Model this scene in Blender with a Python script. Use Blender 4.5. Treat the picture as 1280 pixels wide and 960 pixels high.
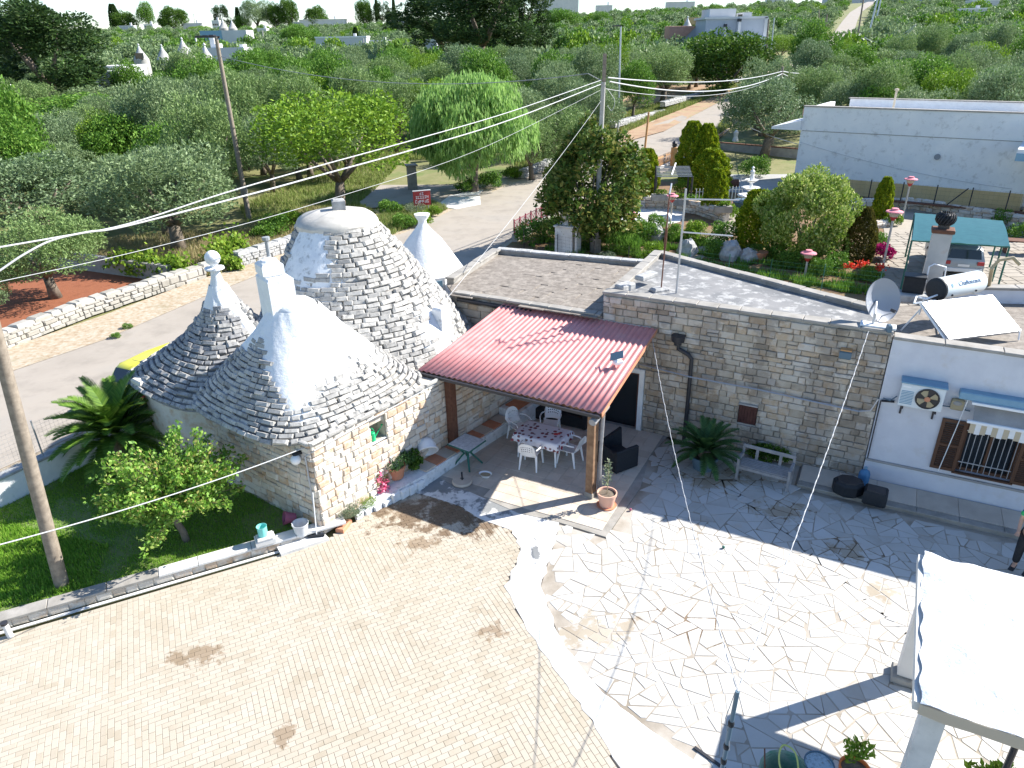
import bpy, math, random
import numpy as np
from mathutils import Matrix, Vector
for o in list(bpy.data.objects): bpy.data.objects.remove(o, do_unlink=True)
S = bpy.context.scene
C = S.collection
# ------------------------------------------------------------------ camera, world, sun, exposure
F, CX, CY, H = 887.0, 640.0, 480.0, 10.0
dn = np.array([36.0, 1840.0, F]); dn /= np.linalg.norm(dn)
upv = -dn
fh = np.array([0, 0, 1.0]) - np.array([0, 0, 1.0]).dot(upv) * upv; fh /= np.linalg.norm(fh)
rt = np.cross(fh, upv)
if rt[0] < 0: rt = -rt
RW = np.array([rt, fh, upv])
cam = bpy.data.cameras.new('camera'); camo = bpy.data.objects.new('camera', cam); C.objects.link(camo)
Rm = Matrix([[RW[i][0], -RW[i][1], -RW[i][2]] for i in range(3)]).to_4x4()
camo.matrix_world = Matrix.Translation((0, 0, H)) @ Rm
cam.sensor_fit = 'HORIZONTAL'; cam.sensor_width = 36.0; cam.lens = F / 1280 * 36.0
cam.clip_start = 0.1; cam.clip_end = 6000
S.camera = camo
SUN_EL = math.radians(37.0); SUN_AZ = math.atan2(.954, .301)
sd = Vector((math.sin(SUN_AZ) * math.cos(SUN_EL), math.cos(SUN_AZ) * math.cos(SUN_EL), math.sin(SUN_EL)))
w = bpy.data.worlds.new('World'); S.world = w; w.use_nodes = True
nt = w.node_tree; bg = nt.nodes['Background']
sky = nt.nodes.new('ShaderNodeTexSky'); sky.sky_type = 'NISHITA'; sky.sun_disc = False
sky.sun_elevation = SUN_EL; sky.sun_rotation = SUN_AZ; sky.altitude = 300; sky.air_density = 1.0; sky.dust_density = 0.25; sky.ozone_density = 4.0
nt.links.new(sky.outputs[0], bg.inputs[0]); bg.inputs[1].default_value = 0.10
sl = bpy.data.lights.new('sun', 'SUN'); sl.energy = 4.8; sl.angle = math.radians(0.53); sl.color = (1, .955, .88)
so = bpy.data.objects.new('sun', sl); C.objects.link(so); so.rotation_euler = sd.to_track_quat('Z', 'Y').to_euler()
S.view_settings.view_transform = 'Standard'; S.view_settings.look = 'None'
S.view_settings.exposure = 1.3; S.view_settings.gamma = 1
S.render.engine = 'CYCLES'
rng = np.random.default_rng(7); random.seed(7)

def ray(px, py): return RW @ np.array([px - CX, py - CY, F])
def G(px, py, z=0.0):
    d = ray(px, py); t = (z - H) / d[2]; return np.array([d[0] * t, d[1] * t, z])
def onray(px, py, y):
    d = ray(px, py); t = y / d[1]; return np.array([d[0] * t, y, H + d[2] * t])
def Pj(p):
    c = RW.T @ (np.array(p, float) - np.array([0, 0, H])); return c[0] / c[2] * F + CX, c[1] / c[2] * F + CY
def zat(p, py):
    lo, hi = -5, 60
    for _ in range(50):
        m = (lo + hi) / 2
        c = RW.T @ (np.array([p[0], p[1], m]) - np.array([0, 0, H]))
        if c[1] / c[2] * F + CY > py: lo = m
        else: hi = m
    return lo
def terr(x, y):
    d = np.maximum(0, y - 55)
    d = np.where(d < 650, d, 650)
    a = np.clip(x / np.maximum(y, 1) + .2, 0, .8)
    s = .036 + .030 * a
    soft = np.clip((y - 55) / 30, 0, 1)
    return d * s * (.5 + .5 * soft)
def GT(px, py, up=0.0):
    d = ray(px, py); lo = 5.0 / d[1]; t = lo; prev = lo
    while t * d[1] < 900:
        p = d * t
        if H + p[2] < terr(p[0], p[1]) + up: break
        prev = t; t *= 1.01
    for _ in range(30):
        m = (prev + t) / 2; p = d * m
        if H + p[2] < terr(p[0], p[1]) + up: t = m
        else: prev = m
    p = d * t
    return np.array([p[0], p[1], float(terr(p[0], p[1]))])

# ------------------------------------------------------------------ materials
def M(name, cols, rough=.85, ns=3.0, bump=.0, bs=25.0, rnd=0.0, metal=0.0, spec=.3, dirt=None, trans=0.0, wave=None, contrast=(.3, .7), nmix=None, alpha=None, voro=None):
    m = bpy.data.materials.new(name); m.use_nodes = True; n = m.node_tree.nodes; l = m.node_tree.links
    b = n['Principled BSDF']; b.inputs['Roughness'].default_value = rough; b.inputs['Metallic'].default_value = metal
    b.inputs['Specular IOR Level'].default_value = spec
    if isinstance(cols[0], (int, float)): cols = [cols]
    geo = n.new('ShaderNodeNewGeometry'); pos = geo.outputs['Position']
    col = None
    if len(cols) == 1 and not dirt:
        b.inputs['Base Color'].default_value = (*cols[0], 1)
    else:
        no = n.new('ShaderNodeTexNoise'); no.inputs['Scale'].default_value = ns; no.inputs['Detail'].default_value = 6; no.inputs['Roughness'].default_value = .6
        l.new(pos, no.inputs['Vector'])
        mr = n.new('ShaderNodeMapRange'); mr.inputs[1].default_value = contrast[0]; mr.inputs[2].default_value = contrast[1]
        l.new(no.outputs[0], mr.inputs[0]); fac = mr.outputs[0]
        if rnd > 0:
            oi = n.new('ShaderNodeObjectInfo'); ad = n.new('ShaderNodeMath'); ad.operation = 'ADD'
            l.new(oi.outputs['Random'], ad.inputs[0]); l.new(geo.outputs['Random Per Island'], ad.inputs[1])
            fr = n.new('ShaderNodeMath'); fr.operation = 'FRACT'; l.new(ad.outputs[0], fr.inputs[0])
            mx = n.new('ShaderNodeMix'); mx.inputs[0].default_value = rnd; l.new(fac, mx.inputs[2]); l.new(fr.outputs[0], mx.inputs[3]); fac = mx.outputs[0]
        cr = n.new('ShaderNodeValToRGB'); e = cr.color_ramp.elements
        while len(e) < len(cols): e.new(.5)
        for i, c in enumerate(cols): e[i].position = i / max(1, len(cols) - 1); e[i].color = (*c, 1)
        l.new(fac, cr.inputs[0]); col = cr.outputs[0]
        if dirt:
            dc, dsc, lo, hi, amt = dirt
            dnz = n.new('ShaderNodeTexNoise'); dnz.inputs['Scale'].default_value = dsc; dnz.inputs['Detail'].default_value = 8; dnz.inputs['Roughness'].default_value = .68
            l.new(pos, dnz.inputs['Vector'])
            r2 = n.new('ShaderNodeMapRange'); r2.inputs[1].default_value = lo; r2.inputs[2].default_value = hi; r2.inputs[4].default_value = amt
            l.new(dnz.outputs[0], r2.inputs[0])
            mc = n.new('ShaderNodeMix'); mc.data_type = 'RGBA'; l.new(r2.outputs[0], mc.inputs[0]); l.new(col, mc.inputs[6]); mc.inputs[7].default_value = (*dc, 1)
            col = mc.outputs[2]
        l.new(col, b.inputs['Base Color'])
    if bump > 0:
        bn = n.new('ShaderNodeTexNoise'); bn.inputs['Scale'].default_value = bs; bn.inputs['Detail'].default_value = 6; bn.inputs['Roughness'].default_value = .65
        l.new(pos, bn.inputs['Vector'])
        bu = n.new('ShaderNodeBump'); bu.inputs['Strength'].default_value = min(1, bump); bu.inputs['Distance'].default_value = .16 / bs
        l.new(bn.outputs[0], bu.inputs['Height']); l.new(bu.outputs[0], b.inputs['Normal'])
    if trans > 0:
        tr = n.new('ShaderNodeBsdfTranslucent'); ms = n.new('ShaderNodeMixShader'); ms.inputs[0].default_value = trans
        if col is not None: l.new(col, tr.inputs[0])
        else: tr.inputs[0].default_value = (*cols[0], 1)
        l.new(b.outputs[0], ms.inputs[1]); l.new(tr.outputs[0], ms.inputs[2]); l.new(ms.outputs[0], n['Material Output'].inputs[0])
    return m
def leafmat(name, cols, trans=.28, rnd=.8, spec=.2):
    return M(name, cols, rough=.55, ns=.9, rnd=rnd, trans=trans, spec=spec)

STONE = [(.26, .235, .20), (.42, .36, .28), (.52, .46, .38), (.60, .55, .47)]
m_roofstone = M('roof_stone', [(.22, .215, .205), (.35, .34, .32), (.45, .435, .405), (.53, .50, .455)], ns=6, bump=.9, bs=30, rnd=.6, dirt=((.11, .11, .11), 9, .5, .72, .75))
m_roofdark = M('roof_stone_lichen', [(.16, .16, .165), (.28, .28, .285), (.36, .355, .34), (.46, .44, .41)], ns=6, bump=.9, bs=30, rnd=.6, dirt=((.09, .09, .095), 9, .48, .68, .8))
m_wallstone = M('wall_stone', [(.34, .26, .19), (.48, .41, .33), (.56, .51, .44), (.62, .57, .50), (.48, .33, .21), (.64, .61, .56), (.60, .55, .47)], ns=5, bump=.8, bs=28, rnd=.75, dirt=((.60, .57, .52), 2.6, .48, .66, .32), rough=.9)
m_mortar = M('lime_mortar', [(.40, .35, .29), (.54, .49, .42), (.62, .58, .52)], ns=6, bump=.7, bs=35, dirt=((.20, .16, .13), 5, .5, .75, .6))
m_housestone = M('house_stone', [(0.244, 0.206, 0.164), (0.373, 0.315, 0.242), (0.448, 0.392, 0.317), (0.510, 0.464, 0.396), (0.448, 0.341, 0.232), (0.532, 0.495, 0.444), (0.469, 0.413, 0.337)], ns=4, bump=.8, bs=25, rnd=.72, dirt=((0.574, 0.527, 0.454), 2.4, .50, .68, .4), rough=.9)
m_white = M('whitewash', [(.66, .68, .70), (.80, .805, .80)], ns=3, bump=.9, bs=8, dirt=((.42, .45, .47), 6, .58, .76, .6))
m_whitec = M('aged_whitewash', [(.62, .65, .68), (.78, .79, .79)], ns=4, bump=.7, bs=12, dirt=((.27, .28, .28), 7, .53, .68, .75))
m_cement = M('grey_cement', [(.24, .225, .20), (.36, .34, .31)], ns=3, bump=.5, bs=30, dirt=((.15, .14, .125), 4, .55, .8, .6))
m_roofslab = M('weathered_roof_slab', [(0.168, 0.144, 0.120), (0.240, 0.210, 0.180), (0.324, 0.288, 0.246)], ns=5, bump=.6, bs=25, dirt=((0.102, 0.090, 0.072), 9, .48, .7, .7))
m_roofgrey = M('grey_roof_coating', [(.14, .145, .15), (.20, .20, .20), (.25, .245, .24)], ns=1.2, bump=.4, bs=20, dirt=((.46, .455, .44), 3, .50, .62, .75))
m_paleplaster = M('pale_lilac_plaster', [(.55, .56, .61), (.65, .66, .70)], ns=1.5, bump=.3, bs=12, dirt=((.48, .42, .34), 1.8, .56, .75, .45))
m_bigwall = M('white_block_wall', [(0.682, 0.703, 0.710), (0.792, 0.796, 0.779)], ns=.8, bump=.5, bs=9, dirt=((0.396, 0.392, 0.371), 2.2, .54, .70, .6))
m_brick = M('paver_brick', [(0.339, 0.289, 0.215), (0.409, 0.360, 0.286), (0.434, 0.385, 0.314), (0.460, 0.418, 0.348)], ns=1.2, bump=.3, bs=40, rnd=.55, dirt=((0.226, 0.161, 0.094), 1.6, .68, .76, .7))
m_brickjoint = M('paver_joint', [(.30, .26, .21), (.37, .325, .27)], ns=8)
m_paver = M('crazy_paving_stone', [(0.376, 0.345, 0.307), (0.456, 0.443, 0.412), (0.502, 0.494, 0.470), (0.547, 0.546, 0.534)], ns=1.5, bump=.3, bs=25, rnd=.6, dirt=((0.502, 0.414, 0.313), 1.1, .60, .72, .6))
m_pavejoint = M('paving_joint', [(.25, .215, .17), (.36, .32, .27), (.43, .405, .365)], ns=.9, bump=.4, bs=30, contrast=(.38, .62))
m_cream = M('white_cement_band', [(.58, .57, .55), (.74, .73, .71)], ns=2, bump=.4, bs=20, dirt=((.36, .37, .38), 1.4, .55, .7, .7))
m_tile = M('porch_floor_tile', [(.44, .37, .30), (.54, .47, .39), (.60, .53, .45)], ns=3, rnd=.45, rough=.6, bump=.1)
m_asph = M('bleached_asphalt', [(.30, .265, .225), (.345, .305, .26), (.32, .29, .255)], ns=.35, bump=.3, bs=30, dirt=((.20, .18, .155), .9, .50, .72, .55))
m_verge = M('rubble_verge', [(.30, .21, .13), (.40, .33, .24), (.46, .42, .35)], ns=6, bump=.8, bs=12, dirt=((.22, .20, .12), .7, .55, .7, .5))
m_dirtg = M('dry_grass_ground', [(0.120, 0.145, 0.042), (0.210, 0.200, 0.091), (0.105, 0.170, 0.035)], ns=.25, bump=.7, bs=6, dirt=((0.270, 0.246, 0.133), 1.5, .5, .75, .6))
m_red = M('red_soil', [(.19, .062, .03), (.26, .095, .048), (.22, .075, .038)], ns=2, bump=1, bs=9, dirt=((.36, .22, .14), 22, .62, .72, .5))
m_grass = leafmat('lawn_grass', [(.14, .30, .03), (.22, .42, .05), (.34, .48, .08)], trans=.5)
m_lawn = M('lawn_soil', [(.11, .20, .04), (.20, .22, .09)], ns=3, bump=.5)
m_vergegrass = leafmat('verge_grass', [(.14, .22, .05), (.24, .30, .08), (.36, .33, .16)], trans=.3)
m_bark = M('bark', [(.10, .08, .06), (.20, .165, .13)], ns=8, bump=.8, bs=14)
m_pole = M('weathered_pole_wood', [(.17, .14, .11), (.30, .255, .205)], ns=9, bump=.5, bs=30)
m_polegrey = M('grey_concrete_pole', [(.34, .33, .31), (.46, .45, .42)], ns=4)
m_polered = M('red_brown_wood', [(.10, .045, .03), (.17, .08, .05)], ns=10, bump=.4)
m_postwood = M('post_wood', [(.17, .095, .055), (.30, .19, .115)], ns=7, bump=.4, bs=20)
m_sheet = M('red_roof_sheet', [(.54, .20, .19), (.62, .28, .265)], rough=.42, ns=2, spec=.5, dirt=((.50, .36, .33), 2.5, .5, .75, .5))
m_dark = M('dark_metal', (.03, .03, .035), rough=.45, spec=.4)
m_black = M('black_plastic', [(.012, .015, .02), (.02, .024, .03)], ns=20, rough=.6)
m_cap = M('trullo_cap_cement', [(.40, .38, .345), (.53, .505, .46)], ns=3, bump=.6, bs=20, dirt=((.28, .265, .24), 5, .55, .75, .5))
m_metal = M('galvanised_metal', (.45, .47, .50), rough=.4, metal=.6)
m_whitep = M('white_plastic', (.78, .79, .80), rough=.4, spec=.4)
m_whitep2 = M('white_paint', [(.70, .70, .70), (.80, .80, .80)], ns=3)
m_cable = M('white_cable', (.46, .47, .48), rough=.6)
m_cabled = M('grey_cable', (.24, .26, .28), rough=.6)
m_terra = M('terracotta', [(.48, .20, .11), (.58, .27, .16)], ns=5, rough=.8)
m_pinkpot = M('pink_terracotta', [(.62, .36, .27), (.70, .44, .34)], ns=3, rough=.7)
m_orange = M('orange_plastic', (.75, .19, .05), rough=.5)
m_greenp = M('green_plastic', (.03, .13, .10), rough=.5)
m_marble = M('marbled_top', [(.40, .42, .44), (.66, .68, .70)], ns=14, rough=.4)
m_turq = M('turquoise_plastic', (.20, .62, .58), rough=.4)
m_bgreen = M('bright_green_plastic', (.02, .45, .18), rough=.4)
m_mauve = M('mauve_plastic', (.30, .09, .15), rough=.5)
m_bucketw = M('scuffed_white_plastic', [(.45, .47, .50), (.60, .62, .64)], ns=6, rough=.5)
m_bluegrey = M('blue_grey_plastic', (.10, .16, .21), rough=.5)
m_bleach = M('bleached_bench_wood', [(0.236, 0.229, 0.230), (0.335, 0.329, 0.333)], ns=7, bump=.3, bs=25)
m_brownwin = M('brown_shutter', (.10, .05, .03), rough=.5)
m_redshut = M('red_brown_shutter', [(.07, .025, .022), (.12, .05, .04)], ns=12, rough=.6)
m_glassd = M('dark_glass', (.015, .02, .025), rough=.08, spec=.6)
m_blueac = M('sun_faded_blue_lid', [(.16, .30, .42), (.22, .37, .48)], ns=3, rough=.5)
m_acw = M('ac_casing', (.66, .70, .72), rough=.5)
m_beige = M('beige_plastic', (.36, .30, .19), rough=.5)
m_teal = M('teal_shade_cloth', [(.02, .12, .16), (.03, .15, .19)], ns=4, rough=.9, trans=.25)
m_yellow = M('yellow_car_paint', (.72, .66, .07), rough=.3, spec=.5)
m_cargrey = M('silver_car_paint', (.32, .36, .39), rough=.3, spec=.5, metal=.2)
m_pink = M('pink_paint', (.66, .24, .28), rough=.6)
m_redp = M('red_paint', (.42, .05, .05), rough=.5)
m_rail = M('maroon_rail_paint', (.22, .03, .06), rough=.5)
m_orangew = M('orange_wood', [(.48, .25, .10), (.58, .33, .15)], ns=6)
m_tarp = M('white_tarpaulin', [(.58, .62, .66), (.74, .76, .78)], ns=1.5, rough=.5, trans=.12, bump=1, bs=2.5)
m_valance = M('cream_valance_cloth', (.60, .54, .44), trans=.3)
m_pillar = M('grey_white_pillar', [(.48, .49, .48), (.66, .66, .64)], ns=2, bump=.3, bs=20, dirt=((.34, .34, .32), 5, .56, .75, .5))
m_pillarw = M('painted_white_pillar', [(.62, .58, .54), (.72, .69, .65)], ns=1, rough=.6)
m_rock = M('limestone_rock', [(.26, .26, .26), (.46, .46, .45)], ns=6, bump=1, bs=8)
m_ochre = M('ochre_plaster', [(.50, .36, .17), (.60, .45, .24)], ns=1)
m_concf = M('pale_concrete_yard', [(.34, .34, .34), (.42, .41, .40)], ns=.5)
m_clutter = M('pale_stone_path', [(.27, .235, .19), (.38, .34, .285)], ns=2, rnd=.5)
m_farwhite = M('far_white_plaster', [(.50, .51, .52), (.60, .60, .60)], ns=.3)
m_fargrey = M('far_grey_plaster', [(.36, .39, .44), (.42, .45, .49)], ns=.3)
m_farroof = M('far_trullo_stone', [(.34, .33, .31), (.44, .43, .40)], ns=3)
m_rooft = M('red_roof_tiles', [(.42, .22, .16), (.52, .30, .22)], ns=2)
m_rooftan = M('tan_roof_tiles', [(.45, .32, .16), (.54, .40, .22)], ns=2)
m_skin = M('skin', (.55, .33, .24), rough=.6)
m_hair = M('dark_hair', (.03, .02, .015))
m_wall_low = M('grey_low_wall', [(.26, .25, .24), (.38, .36, .34)], ns=2, bump=.5)
L_olive = [leafmat('olive_leaf_a', [(0.095, 0.153, 0.057), (0.181, 0.258, 0.114), (0.294, 0.380, 0.201)]), leafmat('olive_leaf_b', [(0.104, 0.174, 0.048), (0.190, 0.285, 0.096), (0.285, 0.380, 0.157)]), leafmat('olive_leaf_c', [(0.081, 0.138, 0.052), (0.152, 0.227, 0.104), (0.276, 0.359, 0.209)])]
L_green = leafmat('broadleaf_green', [(0.055, 0.139, 0.018), (0.111, 0.238, 0.031), (0.203, 0.327, 0.053)])
L_ygreen = leafmat('yellow_green_leaf', [(0.065, 0.154, 0.016), (0.163, 0.288, 0.023), (0.267, 0.384, 0.040)])
L_dark = leafmat('dark_conifer_leaf', [(.018, .045, .016), (.04, .085, .022), (.075, .12, .03)])
L_carob = leafmat('carob_leaf', [(0.030, 0.085, 0.014), (0.071, 0.149, 0.019), (0.140, 0.223, 0.028)])
L_pepper = leafmat('pepper_tree_leaf', [(0.124, 0.248, 0.059), (0.248, 0.421, 0.106), (0.408, 0.570, 0.201)], trans=.45)
L_gold = leafmat('golden_cypress_leaf', [(0.069, 0.144, 0.011), (0.196, 0.288, 0.011), (0.529, 0.528, 0.033)])
L_bronze = leafmat('bronze_cypress_leaf', [(.045, .05, .012), (.10, .095, .02), (.16, .14, .03)])
L_magn = leafmat('magnolia_leaf', [(0.041, 0.094, 0.018), (0.106, 0.177, 0.029), (0.307, 0.260, 0.071)])
L_photinia = leafmat('pale_tipped_leaf', [(.08, .17, .02), (.26, .37, .06), (.58, .60, .24)])
L_cycas = leafmat('cycas_leaf', [(.04, .10, .015), (.09, .18, .02), (.16, .26, .04)], trans=.2)
L_cycasd = leafmat('cycas_dark_leaf', [(.03, .08, .03), (.05, .12, .035), (.09, .17, .05)], trans=.2)
L_hib = leafmat('glossy_young_leaf', [(.05, .15, .02), (.13, .29, .03), (.21, .38, .05), (.28, .42, .08), (.46, .28, .12)], trans=.35, spec=.5)
L_flower = leafmat('pink_petals', [(.60, .05, .16), (.78, .14, .28), (.85, .35, .45)])
L_magenta = leafmat('magenta_petals', [(.30, .01, .10), (.42, .02, .16)])
L_redfl = leafmat('red_petals', [(.65, .03, .02), (.75, .10, .05)])
L_grey = leafmat('silver_shrub_leaf', [(.10, .15, .08), (.22, .27, .17), (.33, .37, .27)])
L_vine = leafmat('vine_leaf', [(.10, .20, .02), (.20, .33, .035), (.34, .42, .07)], trans=.45)

def stain(mat, spots, color, amt=.8):
    """worn or wet patches with a shape of their own: spots = (x, y, rx, ry)"""
    n = mat.node_tree.nodes; l = mat.node_tree.links; b = n['Principled BSDF']; src = b.inputs['Base Color'].links[0].from_socket
    g = n.new('ShaderNodeNewGeometry'); nz = n.new('ShaderNodeTexNoise'); nz.inputs['Scale'].default_value = 2.6; nz.inputs['Detail'].default_value = 7; nz.inputs['Roughness'].default_value = .7; l.new(g.outputs[0], nz.inputs['Vector']); tot = None
    for x, y, rx, ry in spots:
        sb = n.new('ShaderNodeVectorMath'); sb.operation = 'SUBTRACT'; l.new(g.outputs[0], sb.inputs[0]); sb.inputs[1].default_value = (x, y, 0)
        ml = n.new('ShaderNodeVectorMath'); ml.operation = 'MULTIPLY'; l.new(sb.outputs[0], ml.inputs[0]); ml.inputs[1].default_value = (1 / rx, 1 / ry, 0)
        ln = n.new('ShaderNodeVectorMath'); ln.operation = 'LENGTH'; l.new(ml.outputs[0], ln.inputs[0])
        a = n.new('ShaderNodeMath'); a.operation = 'MULTIPLY_ADD'; l.new(nz.outputs[0], a.inputs[0]); a.inputs[1].default_value = 5.0; a.inputs[2].default_value = -2.35
        s_ = n.new('ShaderNodeMath'); s_.operation = 'ADD'; l.new(a.outputs[0], s_.inputs[0]); l.new(ln.outputs['Value'], s_.inputs[1])
        m = n.new('ShaderNodeMapRange'); m.inputs[1].default_value = .75; m.inputs[2].default_value = 1.1; m.inputs[3].default_value = amt; m.inputs[4].default_value = 0; l.new(s_.outputs[0], m.inputs[0]); o = m.outputs[0]
        if tot is None: tot = o
        else: mm = n.new('ShaderNodeMath'); mm.operation = 'MAXIMUM'; l.new(tot, mm.inputs[0]); l.new(o, mm.inputs[1]); tot = mm.outputs[0]
    mx = n.new('ShaderNodeMix'); mx.data_type = 'RGBA'; mx.blend_type = 'MULTIPLY'; l.new(tot, mx.inputs[0]); l.new(src, mx.inputs[6]); mx.inputs[7].default_value = (*color, 1); l.new(mx.outputs[2], b.inputs['Base Color'])
def gs(px, py, rx, ry): p = G(px, py); return (p[0], p[1], rx, ry)
stain(m_brick, [gs(560, 645, 1.5, .8), gs(500, 640, .8, .5), gs(245, 822, .55, .28), gs(525, 680, .5, .3), gs(615, 790, .3, .2), gs(350, 920, .25, .2)], (.50, .38, .27), .7)
stain(m_brick, [gs(560, 640, 1.9, 1.0), gs(505, 632, 1.0, .5)], (.52, .46, .42), .75)
stain(m_housestone, [(3.4 + k * .93, 17.7 - k * .49, .38 + .12 * (k % 3), .3) for k in (-1, .6, 1.9, 3.1, 4.6, 5.4)], (.62, .60, .60), .75)
stain(m_cream, [gs(555, 604, 1.7, .6), gs(620, 632, .8, .4), gs(668, 690, .10, .4)], (.26, .28, .30), .9)
stain(m_paver, [gs(900, 600, .9, .5), gs(975, 640, .7, .35), gs(1060, 690, .5, .3), gs(745, 790, .8, .5), gs(1100, 740, .35, .25)], (.72, .60, .44), .7)
stain(m_pavejoint, [gs(900, 600, 1.1, .7), gs(975, 640, .8, .45), gs(1060, 690, .7, .5), gs(850, 780, .9, .5)], (.40, .28, .18), .85)
# ------------------------------------------------------------------ object helpers
WM = {}
def setp(o, label=None, cat=None, group=None, kind=None):
    if label: o['label'] = label
    if cat: o['category'] = cat
    if group: o['group'] = group
    if kind: o['kind'] = kind
    return o
def link(name, data, parent=None, W=None, **k):
    o = bpy.data.objects.new(name, data); C.objects.link(o)
    W = W if W is not None else Matrix()
    WM[o] = W
    if parent is not None:
        o.parent = parent; o.matrix_basis = WM[parent].inverted() @ W
    else: o.matrix_basis = W
    return setp(o, **k)
def thing(name, label, cat, loc, rz=0, group=None, sc=1):
    loc = tuple(float(a) for a in loc)
    if len(loc) == 2: loc = (*loc, 0)
    return link(name, None, None, Matrix.Translation(loc) @ Matrix.Rotation(rz, 4, 'Z') @ Matrix.Scale(sc, 4), label=label, cat=cat, group=group)
def copytree(src, W, **k):
    def rec(o, par, Wn):
        c = o.copy(); C.objects.link(c)
        if par is None: c.matrix_basis = Wn
        else: c.parent = par; c.matrix_basis = o.matrix_basis.copy()
        WM[c] = Wn
        for ch in o.children: rec(ch, c, Wn @ ch.matrix_basis)
        return c
    r = rec(src, None, W); return setp(r, **k)
def mesh_np(name, v, f, mat, smooth=False):
    """v Nx3, f either Mx3/Mx4 int array or list of tuples"""
    me = bpy.data.meshes.new(name); v = np.asarray(v, dtype=np.float32)
    if isinstance(f, np.ndarray):
        k = f.shape[1]; me.vertices.add(len(v)); me.vertices.foreach_set('co', v.ravel())
        me.loops.add(f.size); me.loops.foreach_set('vertex_index', f.ravel().astype(np.int32))
        me.polygons.add(len(f)); me.polygons.foreach_set('loop_start', (np.arange(len(f)) * k).astype(np.int32))
        try: me.polygons.foreach_set('loop_total', np.full(len(f), k, np.int32))
        except Exception: pass
        me.update(calc_edges=True)
    else:
        me.from_pydata([tuple(map(float, a)) for a in v], [], f); me.update()
    me.materials.append(mat)
    me.polygons.foreach_set('use_smooth', np.full(len(me.polygons), bool(smooth)))
    return me
class MB:
    def __init__(s): s.v = []; s.f = []
    def add(s, vs, fs):
        b = len(s.v); s.v += [tuple(map(float, a)) for a in vs]; s.f += [tuple(i + b for i in q) for q in fs]; return s
    def box(s, c, d, rz=0, R=None, bev=0):
        hx, hy, hz = d[0] / 2, d[1] / 2, d[2] / 2
        R = R if R is not None else Matrix.Rotation(rz, 3, 'Z')
        if bev <= 0:
            pts = [(x, y, z) for z in (-hz, hz) for y in (-hy, hy) for x in (-hx, hx)]
            fs = [(0, 2, 3, 1), (4, 5, 7, 6), (0, 1, 5, 4), (2, 6, 7, 3), (0, 4, 6, 2), (1, 3, 7, 5)]
        else:
            b = min(bev, hx * .9, hy * .9, hz * .9); pts = []
            for z, i in ((-hz, b), (-hz + b, 0), (hz - b, 0), (hz, b)):
                for x, y in ((-1, -1), (1, -1), (1, 1), (-1, 1)): pts.append((x * (hx - i), y * (hy - i), z))
            fs = [(3, 2, 1, 0), (12, 13, 14, 15)]
            for k in range(3):
                for j in range(4): a = k * 4 + j; q = k * 4 + (j + 1) % 4; fs.append((a, q, q + 4, a + 4))
        return s.add([Vector(c) + R @ Vector(p) for p in pts], fs)
    def prism(s, poly, z0, z1, z1f=None):
        n = len(poly); a = [(p[0], p[1], z0) for p in poly]
        b = [(p[0], p[1], (z1f(p) if z1f else z1)) for p in poly]
        ar = sum(poly[i][0] * poly[(i + 1) % n][1] - poly[(i + 1) % n][0] * poly[i][1] for i in range(n))
        if ar < 0: a = a[::-1]; b = b[::-1]
        return s.add(a + b, [tuple(range(n))[::-1], tuple(range(n, 2 * n))] + [(i, (i + 1) % n, n + (i + 1) % n, n + i) for i in range(n)])
    def tube(s, pts, r, n=8, cap=True):
        pts = [Vector(p) for p in pts]; m = len(pts); rr = r if hasattr(r, '__len__') else [r] * m
        vs = []; prev = None
        for i, p in enumerate(pts):
            t = (pts[min(i + 1, m - 1)] - pts[max(i - 1, 0)]).normalized()
            if prev is None:
                u = t.orthogonal().normalized()
            else:
                u = (prev - t * prev.dot(t))
                u = u.normalized() if u.length > 1e-6 else t.orthogonal().normalized()
            prev = u; v = t.cross(u)
            for k in range(n):
                a = 2 * math.pi * k / n; vs.append(p + (u * math.cos(a) + v * math.sin(a)) * rr[i])
        fs = [(i * n + k, i * n + (k + 1) % n, (i + 1) * n + (k + 1) % n, (i + 1) * n + k) for i in range(m - 1) for k in range(n)]
        if cap: fs += [tuple(range(n))[::-1], tuple(range((m - 1) * n, m * n))]
        return s.add(vs, fs)
    def lathe(s, prof, c=(0, 0, 0), n=20, R=None, sx=1, sy=1):
        R = R if R is not None else Matrix.Identity(3); vs = []; m = len(prof)
        for r, z in prof:
            for k in range(n):
                a = 2 * math.pi * k / n; vs.append(Vector(c) + R @ Vector((r * math.cos(a) * sx, r * math.sin(a) * sy, z)))
        fs = [(i * n + k, i * n + (k + 1) % n, (i + 1) * n + (k + 1) % n, (i + 1) * n + k) for i in range(m - 1) for k in range(n)]
        if prof[0][0] > 1e-4: fs.append(tuple(range(n))[::-1])
        if prof[-1][0] > 1e-4: fs.append(tuple(range((m - 1) * n, m * n)))
        return s.add(vs, fs)
    def sphere(s, c, r, n=14, sx=1, sy=1, sz=1, R=None):
        return s.lathe([(r * math.sin(math.pi * i / (n // 2)) + (1e-5 if i in (0, n // 2) else 0), -r * sz * math.cos(math.pi * i / (n // 2))) for i in range(n // 2 + 1)], c, n, R, sx, sy)
    def build(s, name, mat, parent=None, local=False, smooth=False, label=None, cat=None, group=None, kind=None, base=None):
        v = np.array(s.v, float)
        if local:
            me = mesh_np(name, v, s.f, mat, smooth)
            return link(name, me, parent, WM[parent] if parent is not None else None, label=label, cat=cat, group=group, kind=kind)
        o = np.array([v[:, 0].mean(), v[:, 1].mean(), v[:, 2].min()]) if base is None else np.array(base, float)
        me = mesh_np(name, v - o, s.f, mat, smooth)
        return link(name, me, parent, Matrix.Translation(o), label=label, cat=cat, group=group, kind=kind)
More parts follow.
